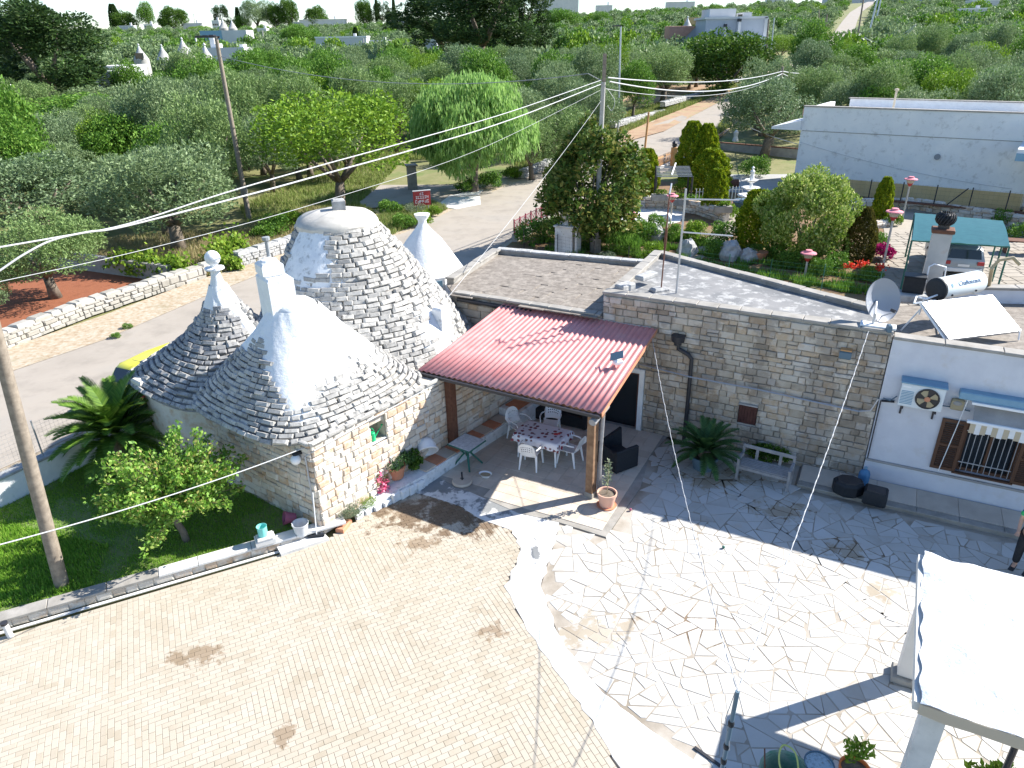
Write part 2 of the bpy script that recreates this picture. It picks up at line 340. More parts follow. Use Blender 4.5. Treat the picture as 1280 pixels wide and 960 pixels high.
def stuffmesh(name, v, f, mat, parent=None, smooth=False, **k):
    v = np.asarray(v, float); o = np.array([v[:, 0].mean(), v[:, 1].mean(), v[:, 2].min()])
    return link(name, mesh_np(name, v - o, f, mat, smooth), parent, Matrix.Translation(o), **k)
def smoothang(o, ang=40):
    me = o.data; me.polygons.foreach_set('use_smooth', np.ones(len(me.polygons), bool))
    try: me.set_sharp_from_angle(angle=math.radians(ang))
    except Exception: pass
    return o

# rough stone block: local x along the wall, z up, -y outward
SF = np.array([(0, 1, 5, 4), (1, 2, 6, 5), (2, 3, 7, 6), (3, 0, 4, 7), (4, 5, 9, 8), (5, 6, 10, 9), (6, 7, 11, 10), (7, 4, 8, 11), (8, 9, 10, 11)])
def stonevar(i, mat, flat=False):
    r = np.random.default_rng(100 + i); q = [(-.5, -.5), (.5, -.5), (.5, .5), (-.5, .5)]; v = []
    ja = r.uniform(-.05, .05, (4, 2)); jb = r.uniform(-.06, .06, (4, 2)); y0 = r.uniform(-.1, .1, 4)
    for k, (x, z) in enumerate(q): v.append((x, 0.2, z))
    for k, (x, z) in enumerate(q): v.append((x * .98 + ja[k][0] * .7, -.62 + y0[k] * .5, z * .97 + ja[k][1]))
    for k, (x, z) in enumerate(q): v.append((x * .80 + jb[k][0], -1 + y0[k], z * .74 + jb[k][1]))
    return np.array(v)
SV = [stonevar(i, None) for i in range(8)]
SVmesh = {}
class Pieces:
    def __init__(s): s.P = []
    def put(s, origin, ux, un, size, uz=None):
        """origin world centre on wall face; ux tangent, un outward, size (len, depth, height)"""
        ux = np.array(ux, float); un = np.array(un, float); uz = np.cross(ux, -un) if uz is None else np.array(uz, float)
        A = np.eye(4); A[:3, 0] = ux * size[0]; A[:3, 1] = -un * size[1]; A[:3, 2] = uz * size[2]; A[:3, 3] = origin
        d = np.array([0, 0, H]) - np.array(origin); dist = np.linalg.norm(d)
        fc = float(un.dot(d) / dist)
        px, py = Pj(origin)
        vis = 1 if (-20 < px < 1300 and -20 < py < 980) else .01
        s.P.append((max(fc, .01) * size[0] * size[2] / dist ** 2 * vis, A, int(rng.integers(8))))
    def emit(s, parent, name, mat, limit=300):
        s.P.sort(key=lambda a: -a[0])
        for sc, A, k in s.P[:limit]:
            key = (k, mat.name)
            if key not in SVmesh: SVmesh[key] = mesh_np('stone', SV[k], SF, mat)
            link(name, SVmesh[key], parent, Matrix(A.tolist()))
        rest = s.P[limit:]
        if rest:
            V = []; Fs = []
            for i, (sc, A, k) in enumerate(rest):
                V.append(SV[k] @ A[:3, :3].T + A[:3, 3]); Fs.append(SF + 12 * i)
            stuffmesh(name + '_mass', np.concatenate(V), np.concatenate(Fs), mat, parent, kind='stuff')
def stonewall(pc, a, b, z0, z1, out, ch=(.13, .23), cl=(.2, .48), depth=.042, holes=(), topf=None, gap=.010, jit=.01):
    """courses of stones on the vertical plane a->b (xy), outward normal out; topf(t)->z"""
    a = np.array(a[:2], float); b = np.array(b[:2], float); L = np.linalg.norm(b - a); u = (b - a) / L
    u3 = np.array([u[0], u[1], 0]); n3 = np.array([out[0], out[1], 0]); n3 = n3 / np.linalg.norm(n3)
    if np.cross(u3, -n3)[2] < 0: uu = -u3
    else: uu = u3
    z = z0
    while z < z1 - .04:
        h = rng.uniform(*ch)
        if z + h > z1 - .06: h = z1 - z
        t = -rng.uniform(0, .2)
        while t < L:
            l = rng.uniform(*cl); t0, t1 = max(t, 0), min(t + l, L); t += l
            segs = [(t0, t1)]
            for (ha, hb, hz0, hz1) in holes:
                if z + h > hz0 + .02 and z < hz1 - .02:
                    ns = []
                    for p, q in segs:
                        if q <= ha or p >= hb: ns.append((p, q)); continue
                        if p < ha: ns.append((p, ha))
                        if q > hb: ns.append((hb, q))
                    segs = ns
            for p, q in segs:
                if q - p < .05: continue
                zt = z + h
                if topf and zt > topf((p + q) / 2): continue
                zs = [(z, h)]
                if h > .19 and q - p < .34 and rng.random() < .3: zs = [(z, h * .5), (z + h * .5, h * .5)]
                for zz, hh in zs:
                    c = a + u * (p + q) / 2; jz = rng.uniform(-.008, .008)
                    pc.put((c[0], c[1], zz + hh / 2 + jz), uu, n3, (q - p - gap, depth * rng.uniform(.7, 1.3), hh - gap * .9 + rng.uniform(-.01, .006)))
        z += h
def tri_noise(x, y, z=0, s=1.0):
    x, y, z = x * s, y * s, z * s
    return (math.sin(x * 1.7 + y * 2.3 + z) + math.sin(x * 3.1 - y * 1.9 + z * 2.2 + 1.3) * .6 + math.sin(x * 6.3 + y * 5.7 - z * 3.7 + .4) * .35) / 1.95
def inpoly(x, y, poly):
    r = False; n = len(poly); j = n - 1
    for i in range(n):
        xi, yi = poly[i][0], poly[i][1]; xj, yj = poly[j][0], poly[j][1]
        if (yi > y) != (yj > y) and x < (xj - xi) * (y - yi) / (yj - yi) + xi: r = not r
        j = i
    return r
GP = lambda pts, z=0: [tuple(G(*p, z)[:2]) for p in pts]
# house wall frame
WA = G(793, 537)[:2]; WB = G(1078, 600)[:2]; WU = (WB - WA) / np.linalg.norm(WB - WA); WN = np.array([-WU[1], WU[0]])
def Wp(t, off=0, z=0): p = WA + WU * t + WN * off; return np.array([p[0], p[1], z])
WANG = math.atan2(WU[1], WU[0])
# ================================================================== SETTING: ground
def terrain():
    ys = np.concatenate([np.linspace(-30, 60, 10), np.geomspace(64, 2500, 60)])
    xs = np.linspace(-1.1, 1.1, 71)
    v = []; f = []
    for i, y in enumerate(ys):
        for j, x in enumerate(xs):
            X = x * (abs(y) + 60); v.append((X, y, float(terr(X, y)) - .06 + (0.0 if y < 70 else .25 * tri_noise(X * .03, y * .03))))
    for i in range(len(ys) - 1):
        for j in range(len(xs) - 1):
            a = i * 71 + j; f.append((a, a + 1, a + 72, a + 71))
    return link('ground', mesh_np('ground', np.array(v), np.array(f), m_dirtg, True), kind='structure')
terrain()
def strip(name, left, right, mat, z, sub=6, kind='structure', terrain_z=False):
    """left/right: matching lists of world xy"""
    v = []; f = []
    def dens(P):
        o = []
        for i in range(len(P) - 1):
            for k in range(sub): o.append(np.array(P[i][:2]) * (1 - k / sub) + np.array(P[i + 1][:2]) * k / sub)
        o.append(np.array(P[-1][:2])); return o
    Lf, Rr = dens(left), dens(right)
    for a, b in zip(Lf, Rr):
        for k in range(5):
            p = a * (1 - k / 4) + b * k / 4; v.append((p[0], p[1], (float(terr(p[0], p[1])) if terrain_z else 0) + z))
    for i in range(len(Lf) - 1):
        for k in range(4): a = i * 5 + k; f.append((a, a + 1, a + 6, a + 5))
    v = np.array(v); fa = np.array(f)
    p = v[fa[0]]; nrm = np.cross(p[1] - p[0], p[2] - p[0])
    if nrm[2] < 0: fa = fa[:, ::-1].copy()
    return link(name, mesh_np(name, v, fa, mat), kind=kind)
# far edge / near edge of the lane in pixels -> world
roadL = [(-24, 10)] + [G(*p)[:2] for p in [(10, 465), (130, 424), (210, 390), (265, 366), (380, 320), (505, 292), (598, 247)]] + [GT(*p)[:2] for p in [(692, 207), (800, 163), (880, 135), (935, 110), (985, 84), (1030, 62)]]
roadR = [(-17.5, 4.5)] + [G(*p)[:2] for p in [(0, 588), (150, 520), (240, 470), (300, 430), (420, 395), (560, 352), (640, 298)]] + [GT(*p)[:2] for p in [(702, 262), (805, 216), (872, 178), (935, 132), (1000, 90), (1052, 64)]]
farL = [GT(1030, 62)[:2], GT(1040, 45)[:2], GT(1052, 28)[:2], GT(1062, 16)[:2], GT(1078, 6)[:2], GT(1092, -6)[:2]]
farR = [GT(1052, 64)[:2], GT(1066, 45)[:2], GT(1071, 28)[:2], GT(1076, 16)[:2], GT(1090, 6)[:2], GT(1108, -6)[:2]]
strip('road_verge', [np.array(p) + np.array([-1.6, 1.0]) * (1 if i < 12 else 1.5) for i, p in enumerate(roadL)], [np.array(p) + np.array([1.2, -.8]) for p in roadR], m_verge, .012, terrain_z=True)
strip('road', roadL, roadR, m_asph, .03, terrain_z=True)
strip('far_road', farL, farR, m_asph, .12, terrain_z=True)
# rubble shoulder between dry stone wall and lane
strip('road_shoulder', [G(*p)[:2] for p in [(-60, 470), (0, 440), (130, 395), (250, 350), (330, 326)]], [G(*p)[:2] for p in [(-60, 500), (10, 467), (130, 426), (262, 369), (380, 322)]], m_verge, .045)
strip('driveway', [G(*p)[:2] for p in [(500, 205), (470, 232), (440, 262)]], [G(*p)[:2] for p in [(585, 205), (640, 222), (600, 250)]], m_asph, .02)
strip('field_track', [G(*p)[:2] for p in [(560, 203), (520, 205)]], [G(*p)[:2] for p in [(600, 196), (585, 188)]], m_concf, .05)
# white concrete patches of the driveway mouth
for k, pp in enumerate([[(545, 258), (560, 247), (600, 246), (601, 256), (570, 262)], [(560, 246), (590, 239), (604, 238), (598, 244)]]):
    mb = MB(); mb.prism(GP(pp), .0, .055); mb.build('concrete_patch', m_cream, kind='structure')
mb = MB(); mb.prism(GP([(-200, 470), (0, 412), (210, 348), (330, 318), (200, 318), (60, 330), (-200, 350)]), -.05, .0); mb.build('red_soil_field', m_red, kind='structure')
# bare field under the big olive beside the lane
mb = MB(); pts = [GT(*p) for p in [(775, 180), (830, 165), (905, 125), (925, 108), (860, 105), (800, 110), (760, 140)]]
mb.add([(p[0], p[1], p[2] + .1) for p in pts], [tuple(range(len(pts)))[::-1]]); mb.build('brown_field', M('brown_field_soil', [(.26, .16, .10), (.38, .26, .17), (.30, .27, .14)], ns=.5, bump=1, bs=6), kind='structure')
# ------------------------------------------------------------------ courtyard
KA = G(0, 790); KB = G(350, 688); KU = (KB - KA)[:2]; KU /= np.linalg.norm(KU); KN = np.array([-KU[1], KU[0]])
yard = [G(*p)[:2] for p in [(-500, 1500), (-260, 870), (0, 797), (350, 693), (412, 672), (470, 640), (520, 590)]] + [Wp(-6)[:2], Wp(14)[:2], np.array([14, 0]), np.array([6, -2]), np.array([-6, -2])]
mb = MB(); mb.prism([tuple(p) for p in yard], -.05, .0); mb.build('courtyard_ground', m_brickjoint, kind='structure')
brickpoly = GP([(-60, 815), (0, 799), (352, 693), (412, 674), (452, 648), (478, 622), (505, 614), (545, 624), (575, 634), (600, 650), (640, 664), (652, 690), (632, 735), (660, 790), (702, 850), (738, 900), (775, 962), (850, 1100), (300, 1100), (-400, 1000), (-400, 930)])
# nested squares laid in bond: grid of half-brick cells
cs = .1
ctrs = []
c1 = G(297, 757)[:2]; c2 = G(560, 792)[:2]; c3 = G(270, 905)[:2]
def toK(p): d = np.array(p[:2]) - KA[:2]; return np.array([d @ KU, d @ KN])
k1, k2, k3 = toK(c1), toK(c2), toK(c3); va, vb = k2 - k1, k3 - k1
va = np.round(va / cs) * cs; vb = np.round(vb / cs) * cs
for i in range(-5, 6):
    for j in range(-5, 6): ctrs.append(k1 + i * va + j * vb)
ctrs = np.array(ctrs)
kp = np.array([toK(p) for p in brickpoly]); x0, y0 = np.floor(kp.min(0) / cs).astype(int); x1, y1 = np.ceil(kp.max(0) / cs).astype(int)
W_, H_ = x1 - x0, y1 - y0
ori = np.zeros((W_, H_), int); use = np.zeros((W_, H_), bool); ring = np.zeros((W_, H_), int)
kpl = [tuple(p) for p in kp]
for i in range(W_):
    for j in range(H_):
        x = (x0 + i + .5) * cs; y = (y0 + j + .5) * cs
        if not inpoly(x, y, kpl): continue
        use[i, j] = True
        d = np.abs(ctrs - (x, y)); m = np.maximum(d[:, 0] / 1.35, d[:, 1]); q = m.argmin()
        ori[i, j] = 0 if d[q, 1] >= (d[q, 0] / 1.35 - .25) else 1
bricks = []; done = ~use
for j in range(H_):
    i = (j * 1) % 2
    for i in range(W_):
        if done[i, j]: continue
        if ori[i, j] == 0:
            if i + 1 < W_ and not done[i + 1, j] and ori[i + 1, j] == 0 and (i + j) % 2 == 0:
                bricks.append((i + 1, j + .5, 2, 1)); done[i, j] = done[i + 1, j] = True
            else: bricks.append((i + .5, j + .5, 1, 1)); done[i, j] = True
        else:
            if j + 1 < H_ and not done[i, j + 1] and ori[i, j + 1] == 1 and (i + j) % 2 == 0:
                bricks.append((i + .5, j + 1, 1, 2)); done[i, j] = done[i, j + 1] = True
            else: bricks.append((i + .5, j + .5, 1, 1)); done[i, j] = True
bl = []
for (i, j, a, b) in bricks:
    p = KA[:2] + KU * (x0 + i) * cs + KN * (y0 + j) * cs
    px, py = Pj((p[0], p[1], 0)); d2 = p[0] ** 2 + p[1] ** 2 + 100
    vis = (-5 < px < 1285 and -5 < py < 965)
    bl.append(((a * b) / d2 * (1 if vis else .001), p, a, b))
bl.sort(key=lambda q: -q[0])
by = mb = MB(); kroot = link('brick_courtyard', None, None, Matrix.Translation((-2, 9, 0)), kind='structure')
def brickgeo(a, b, r):
    hx, hy = a * cs / 2 - .002, b * cs / 2 - .002; e = .004; z = .03 + r.uniform(-.0015, .0025)
    v = [(-hx, -hy, 0), (hx, -hy, 0), (hx, hy, 0), (-hx, hy, 0), (-hx, -hy, z - e), (hx, -hy, z - e), (hx, hy, z - e), (-hx, hy, z - e), (-hx + e, -hy + e, z), (hx - e, -hy + e, z), (hx - e, hy - e, z), (-hx + e, hy - e, z)]
    return np.array(v)
BF = np.array([(0, 1, 5, 4), (1, 2, 6, 5), (2, 3, 7, 6), (3, 0, 4, 7), (4, 5, 9, 8), (5, 6, 10, 9), (6, 7, 11, 10), (7, 4, 8, 11), (8, 9, 10, 11)])
bm = {}
Rk = np.array([[KU[0], KN[0], 0], [KU[1], KN[1], 0], [0, 0, 1]])
V = []; Fq = []
for idx, (s, p, a, b) in enumerate(bl):
    if idx < 300:
        if (a, b) not in bm: bm[(a, b)] = mesh_np('brick', brickgeo(a, b, rng), BF, m_brick)
        T = Matrix(Rk.tolist()).to_4x4(); T.translation = (p[0], p[1], rng.uniform(-.001, .002)); link('brick', bm[(a, b)], kroot, T)
    else:
        g = brickgeo(a, b, rng)
        tx, ty = rng.uniform(-.006, .006, 2); g[:, 2] += (g[:, 0] * tx + g[:, 1] * ty) * (g[:, 2] > .01)
        V.append(g @ Rk.T + np.array([p[0], p[1], 0])); Fq.append(BF + 12 * (idx - 300))
stuffmesh('brick_mass', np.concatenate(V), np.concatenate(Fq), m_brick, kroot, kind='stuff')
# concrete band between the bricks and the crazy paving
band = GP([(505, 613), (532, 592), (600, 622), (648, 643), (700, 655), (690, 690), (676, 735), (700, 800), (745, 860), (800, 905), (880, 962), (980, 1100), (850, 1100), (775, 962), (738, 900), (702, 850), (660, 790), (632, 735), (652, 690), (640, 664), (600, 650), (575, 634), (545, 624)])
r2 = []
for i, p in enumerate(band):
    q = band[(i + 1) % len(band)]
    for k in range(5): t = k / 5; n = .035 * math.sin(i * 7.3 + k * 2.9); r2.append((p[0] * (1 - t) + q[0] * t + n, p[1] * (1 - t) + q[1] * t - n * .6))
mb = MB(); mb.prism(r2, -.01, .036); mb.build('cement_band', m_cream, kind='structure')
# porch floor slab and tiles
slab = GP([(512, 600), (532, 592), (600, 622), (648, 643), (700, 655), (757, 673), (800, 612), (812, 572), (840, 540)]) + [tuple(Wp(.8, .1)[:2]), tuple(Wp(-5.5, .1)[:2]), tuple(G(575, 520)[:2])]
pf = link('porch_floor', None, None, Matrix.Translation((*G(660, 590)[:2], 0)), kind='structure')
mb = MB(); mb.prism(slab, -.02, .042); mb.build('slab', m_cement, pf)
ts = .34; n = 0; sp = []
for i in range(-40, 40):
    for j in range(-40, 40):
        c = G(738, 626)[:2] + WU * (i + .5) * ts + WN * (j + .5) * ts
        if all(inpoly(c[0] + WU[0] * a * ts * .5 + WN[0] * b * ts * .5, c[1] + WU[1] * a * ts * .5 + WN[1] * b * ts * .5, slab) for a in (-1, 1) for b in (-1, 1)): sp.append(c)
tm = MB().box((0, 0, 0), (ts - .006, ts - .006, .012), bev=.003); tmesh = mesh_np('floor_tile', np.array(tm.v), tm.f, m_tile)
for c in sp[:300]:
    link('floor_tile', tmesh, pf, Matrix.Translation((c[0], c[1], .047 + rng.uniform(-.001, .001))) @ Matrix.Rotation(WANG, 4, 'Z'))
# crazy paving by clipped Voronoi cells
pavepoly = GP([(757, 675), (700, 657), (690, 690), (676, 735), (700, 800), (745, 860), (800, 905), (880, 962), (980, 1100), (1500, 1100)]) + [tuple(Wp(11, -1.25)[:2]), tuple(Wp(4.45, -1.25)[:2]), tuple(Wp(4.45, -.05)[:2]), tuple(Wp(.9, -.05)[:2])] + GP([(838, 545), (812, 572), (800, 612)])
cp = link('crazy_paving', None, None, Matrix.Translation((6, 10, 0)), kind='structure')
mb = MB(); mb.prism(pavepoly, -.01, .0285); mb.build('joint_bed', m_pavejoint, cp)
pp = np.array(pavepoly); mn, mx = pp.min(0) - .5, pp.max(0) + .5
def clip(poly, m, nn):
    o = []
    for a in range(len(poly)):
        p, q = poly[a], poly[(a + 1) % len(poly)]
        dp = (p[0] - m[0]) * nn[0] + (p[1] - m[1]) * nn[1]; dq = (q[0] - m[0]) * nn[0] + (q[1] - m[1]) * nn[1]
        if dp <= 0: o.append(p)
        if dp * dq < 0: t = dp / (dp - dq); o.append((p[0] + (q[0] - p[0]) * t, p[1] + (q[1] - p[1]) * t))
    return o
area = lambda P: abs(sum(P[a][0] * P[(a + 1) % len(P)][1] - P[(a + 1) % len(P)][0] * P[a][1] for a in range(len(P)))) / 2
cells = []
def split(P, lim):
    A = area(P)
    if A < lim or A < .03: fin(P); return
    c = np.mean(P, 0); Q = np.array(P) - c; ev, vec = np.linalg.eigh(Q.T @ Q); ax = vec[:, 1]; an = rng.normal(0, .38); nn = (ax[0] * math.cos(an) - ax[1] * math.sin(an), ax[0] * math.sin(an) + ax[1] * math.cos(an))
    ext = math.sqrt(ev[1] / len(P)); m = c + ax * rng.uniform(-.25, .25) * ext + rng.normal(0, .02, 2)
    a, b = clip(P, m, nn), clip(P, m, (-nn[0], -nn[1]))
    for R_ in (a, b):
        if len(R_) >= 3: split(R_, rng.uniform(.06, .19) * (1.4 if tri_noise(c[0], c[1], 0, .7) > .3 else 1))
def fin(P):
    if area(P) < .006: return
    n = len(P); ccw = sum(P[a][0] * P[(a + 1) % n][1] - P[(a + 1) % n][0] * P[a][1] for a in range(n)) > 0
    if not ccw: P = P[::-1]
    O = list(P); g = rng.uniform(.006, .012)
    for a in range(n):
        p, q = np.array(P[a]), np.array(P[(a + 1) % n]); d = q - p; L = np.linalg.norm(d)
        if L < 1e-4: continue
        nn = np.array([d[1], -d[0]]) / L; O = clip(O, p - nn * g * rng.uniform(.6, 1.6), nn)
        if len(O) < 3: return
    s = np.mean(O, 0)
    # knock corners off now and then
    if len(O) >= 4 and rng.random() < .8:
        k = int(rng.integers(len(O))); v = np.array(O[k]); nn = (v - s) / (np.linalg.norm(v - s) + 1e-9); O = clip(O, v - nn * rng.uniform(.02, .06), nn)
    if len(O) < 3 or sum(inpoly(x, y, pavepoly) for x, y in O) < len(O) - 1 or not inpoly(s[0], s[1], pavepoly): return
    px, py = Pj((s[0], s[1], 0)); vis = (-5 < px < 1290 and -5 < py < 965); ar = area(O)
    if ar > .004: cells.append(((ar if vis else ar * .001) / (s[0] ** 2 + s[1] ** 2 + 100), O))
pp = np.array(pavepoly); mn, mx = pp.min(0) - .5, pp.max(0) + .5
seeds = []
for gx in np.arange(mn[0], mx[0], 1.15):
    for gy in np.arange(mn[1], mx[1], 1.15): seeds.append((gx + rng.uniform(-.5, .5), gy + rng.uniform(-.5, .5)))
sd_ = np.array(seeds)
for s in sd_:
    d = sd_ - s; dd = np.sum(d * d, 1); nb = np.argsort(dd)[1:18]; poly = [(s[0] - 2, s[1] - 2), (s[0] + 2, s[1] - 2), (s[0] + 2, s[1] + 2), (s[0] - 2, s[1] + 2)]
    for k in nb: poly = clip(poly, s + d[k] / 2, d[k] / math.sqrt(dd[k]))
    if len(poly) >= 3: split(poly, .12)
cells.sort(key=lambda q: -q[0])
def cellgeo(poly):
    c = np.mean(poly, 0); n = len(poly); P = np.array(poly) - c
    if sum(P[i][0] * P[(i + 1) % n][1] - P[(i + 1) % n][0] * P[i][1] for i in range(n)) < 0: P = P[::-1]
    z = .034 + rng.uniform(-.002, .003)
    v = [(x, y, .005) for x, y in P] + [(x, y, z - .004) for x, y in P] + [(x * (1 - .005 / max(.05, math.hypot(x, y))), y * (1 - .005 / max(.05, math.hypot(x, y))), z) for x, y in P]
    f = [(i, (i + 1) % n, n + (i + 1) % n, n + i) for i in range(n)] + [(n + i, n + (i + 1) % n, 2 * n + (i + 1) % n, 2 * n + i) for i in range(n)] + [tuple(range(2 * n, 3 * n))]
    return c, v, f
rest = MB()
for i, (s, poly) in enumerate(cells):
    c, v, f = cellgeo(poly)
    if i < 300: link('paving_stone', mesh_np('paving_stone', np.array(v), f, m_paver), cp, Matrix.Translation((c[0], c[1], 0)))
    else: rest.add([(a + c[0], b + c[1], z) for a, b, z in v], f)
rest.build('paving_stone_mass', m_paver, cp, kind='stuff')
# raised walkway along the lilac house wall, with slabs
wk = link('house_walkway', None, None, Matrix.Translation(Wp(7, -.6)), kind='structure')
mb = MB(); mb.prism([tuple(Wp(4.5, -.02)[:2]), tuple(Wp(14, -.02)[:2]), tuple(Wp(14, -1.15)[:2]), tuple(Wp(4.5, -1.05)[:2])], -.02, .10); mb.build('step', m_cement, wk)
for k in range(11):
    mb = MB(); mb.box(Wp(4.95 + k * .86, -.47, .112), (.853, .78, .03), WANG, bev=.004); mb.build('walkway_slab', m_tile, wk)
    mb = MB(); mb.box(Wp(4.95 + k * .86, -.99, .10), (.853, .22, .045), WANG, bev=.01); mb.build('edge_slab', m_cement, wk)
# ------------------------------------------------------------------ lawn, kerb
C1_ = G(405, 668)[:2]; KANG = math.atan2(KU[1], KU[0]); Lk = float(np.linalg.norm((KB - KA)[:2])); kp_ = lambda t, o, z=0: (KA[0] + KU[0] * t + KN[0] * o, KA[1] + KU[1] * t + KN[1] * o, z)
lawnpoly = [kp_(-4, .3)[:2], kp_(Lk * .5, .3)[:2], kp_(Lk - .1, .3)[:2], tuple((C1_ + np.array([-.1, .02]))), tuple(G(262, 598)[:2]), tuple(G(160, 555)[:2]), tuple(G(125, 562)[:2]), tuple(G(0, 625)[:2]), tuple(G(-260, 760)[:2])]
mb = MB(); mb.prism(lawnpoly, -.05, .18); mb.build('lawn', m_lawn, kind='structure')
def blades(poly, z, n, hmin, hmax, wd, seed, dens=None):
    r = np.random.default_rng(seed); P = np.array(poly); mn, mx = P.min(0), P.max(0); pts = []
    while len(pts) < n:
        x, y = r.uniform(mn[0], mx[0]), r.uniform(mn[1], mx[1])
        if inpoly(x, y, poly) and (dens is None or r.random() < dens(x, y)): pts.append((x, y))
    p = np.array(pts); N = len(p); h = r.uniform(hmin, hmax, N); a = r.uniform(0, 6.28, N); le = r.uniform(0, .6, N) * h; b = r.uniform(0, 6.28, N)
    zz = np.array([z(x, y) for x, y in pts]) if callable(z) else np.full(N, z)
    wx, wy = np.cos(a) * wd / 2, np.sin(a) * wd / 2
    v = np.empty((N, 3, 3)); v[:, 0] = np.stack([p[:, 0] - wx, p[:, 1] - wy, zz], 1); v[:, 1] = np.stack([p[:, 0] + wx, p[:, 1] + wy, zz], 1); v[:, 2] = np.stack([p[:, 0] + np.cos(b) * le, p[:, 1] + np.sin(b) * le, zz + h], 1)
    return v.reshape(-1, 3), np.arange(N * 3).reshape(-1, 3)
v, f = blades(lawnpoly, .175, 80000, .03, .085, .016, 5, lambda x, y: .35 + .65 * (tri_noise(x, y, 0, .8) > -.35))
stuffmesh('lawn_grass', v, f, m_grass, label='short green lawn growing between the trullo wall and the stone kerb', cat='grass', kind='stuff')
kb = link('lawn_kerb', None, None, Matrix.Translation((KA[0], KA[1], 0)), kind='structure')
Lk = float(np.linalg.norm((KB - KA)[:2])); t = -4.2
kp_ = lambda t, o, z=0: (KA[0] + KU[0] * t + KN[0] * o, KA[1] + KU[1] * t + KN[1] * o, z)
KANG = math.atan2(KU[1], KU[0])
while t < Lk + .6:
    l = rng.uniform(.75, 1.15); mb = MB(); mb.box(kp_(t + l / 2, .16, .21), (l - .012, .30, .06), KANG, bev=.008); mb.build('coping_slab', m_cement if t < Lk * .5 else m_cream, kb); t += l
mb = MB(); mb.box(kp_(Lk / 2 - 1.7, .17, .09), (Lk + 4.5, .24, .185), KANG); mb.build('kerb_core', m_mortar, kb)
pc = Pieces(); stonewall(pc, kp_(-4.2, .05), kp_(Lk + .3, .05), .0, .18, -KN, ch=(.17, .18), cl=(.2, .4), depth=.02); pc.emit(kb, 'kerb_stones', m_wallstone)
mb = MB(); mb.box(kp_(Lk / 2 - 1.7, -.06, .02), (Lk + 4.6, .07, .02), KANG); mb.build('white_edging', m_cream, kb)
mb = MB(); mb.prism(GP([(345, 684), (352, 697), (412, 677), (403, 668)]), 0, .10); mb.build('corner_edging', m_cream, kb)
# ------------------------------------------------------------------ garden ground behind the house
gd = [tuple(p) for p in [G(566, 352)[:2] + np.array([1.2, 2.0]), G(640, 303)[:2], G(702, 266)[:2], G(806, 219)[:2]]] + [tuple(G(*p)[:2]) for p in [(868, 192), (1010, 200), (1500, 262), (1500, 420)]] + [tuple(Wp(14, 3)[:2]), tuple(Wp(5, 2.5)[:2]), tuple(Wp(-3, 5)[:2])]
mb = MB(); mb.prism(gd, -.05, .03); mb.build('garden_soil', M('garden_soil', [(.10, .07, .04), (.22, .13, .07), (.12, .13, .05)], ns=1, bump=1, bs=8), kind='structure')
for nm, pp, mt, z in [('garden_path', [(905, 262), (928, 262), (922, 285), (905, 305), (870, 330), (850, 330), (895, 290)], m_clutter, .06), ('garden_path', [(1095, 250), (1140, 245), (1280, 268), (1400, 290), (1400, 400), (1080, 400), (1100, 330), (1105, 290)], m_clutter, .05), ('concrete_yard', [(893, 208), (1000, 200), (1000, 232), (960, 246), (885, 238)], m_concf, .07), ('back_lawn', [(893, 192), (1000, 192), (1000, 203), (893, 212)], m_dirtg, .06), ('red_terrace', [(775, 275), (800, 262), (860, 262), (850, 278), (800, 290)], m_cream, .06)]:
    mb = MB(); mb.prism(GP(pp), -.02, z); mb.build(nm, mt, kind='structure')
# loose flagstones of the garden drive
gp_ = link('flagstone_drive', None, None, Matrix.Translation((*G(1120, 320)[:2], 0)), kind='structure'); cnt = 0
dpoly = GP([(1098, 252), (1140, 247), (1280, 270), (1330, 280), (1330, 400), (1085, 400), (1102, 330), (1107, 290)])
P = np.array(dpoly); mn, mx = P.min(0), P.max(0)
yy = mn[1]
while yy < mx[1]:
    hh = rng.uniform(.4, .65); xx = mn[0] - rng.uniform(0, .5)
    while xx < mx[0]:
        ww = rng.uniform(.5, .95)
        if inpoly(xx + ww / 2, yy + hh / 2, dpoly) and cnt < 300:
            mb = MB(); mb.box((xx + ww / 2, yy + hh / 2, .058), (ww - .04, hh - .04, .03), rng.uniform(-.03, .03), bev=.008); mb.build('flagstone', m_clutter, gp_); cnt += 1
        xx += ww
    yy += hh
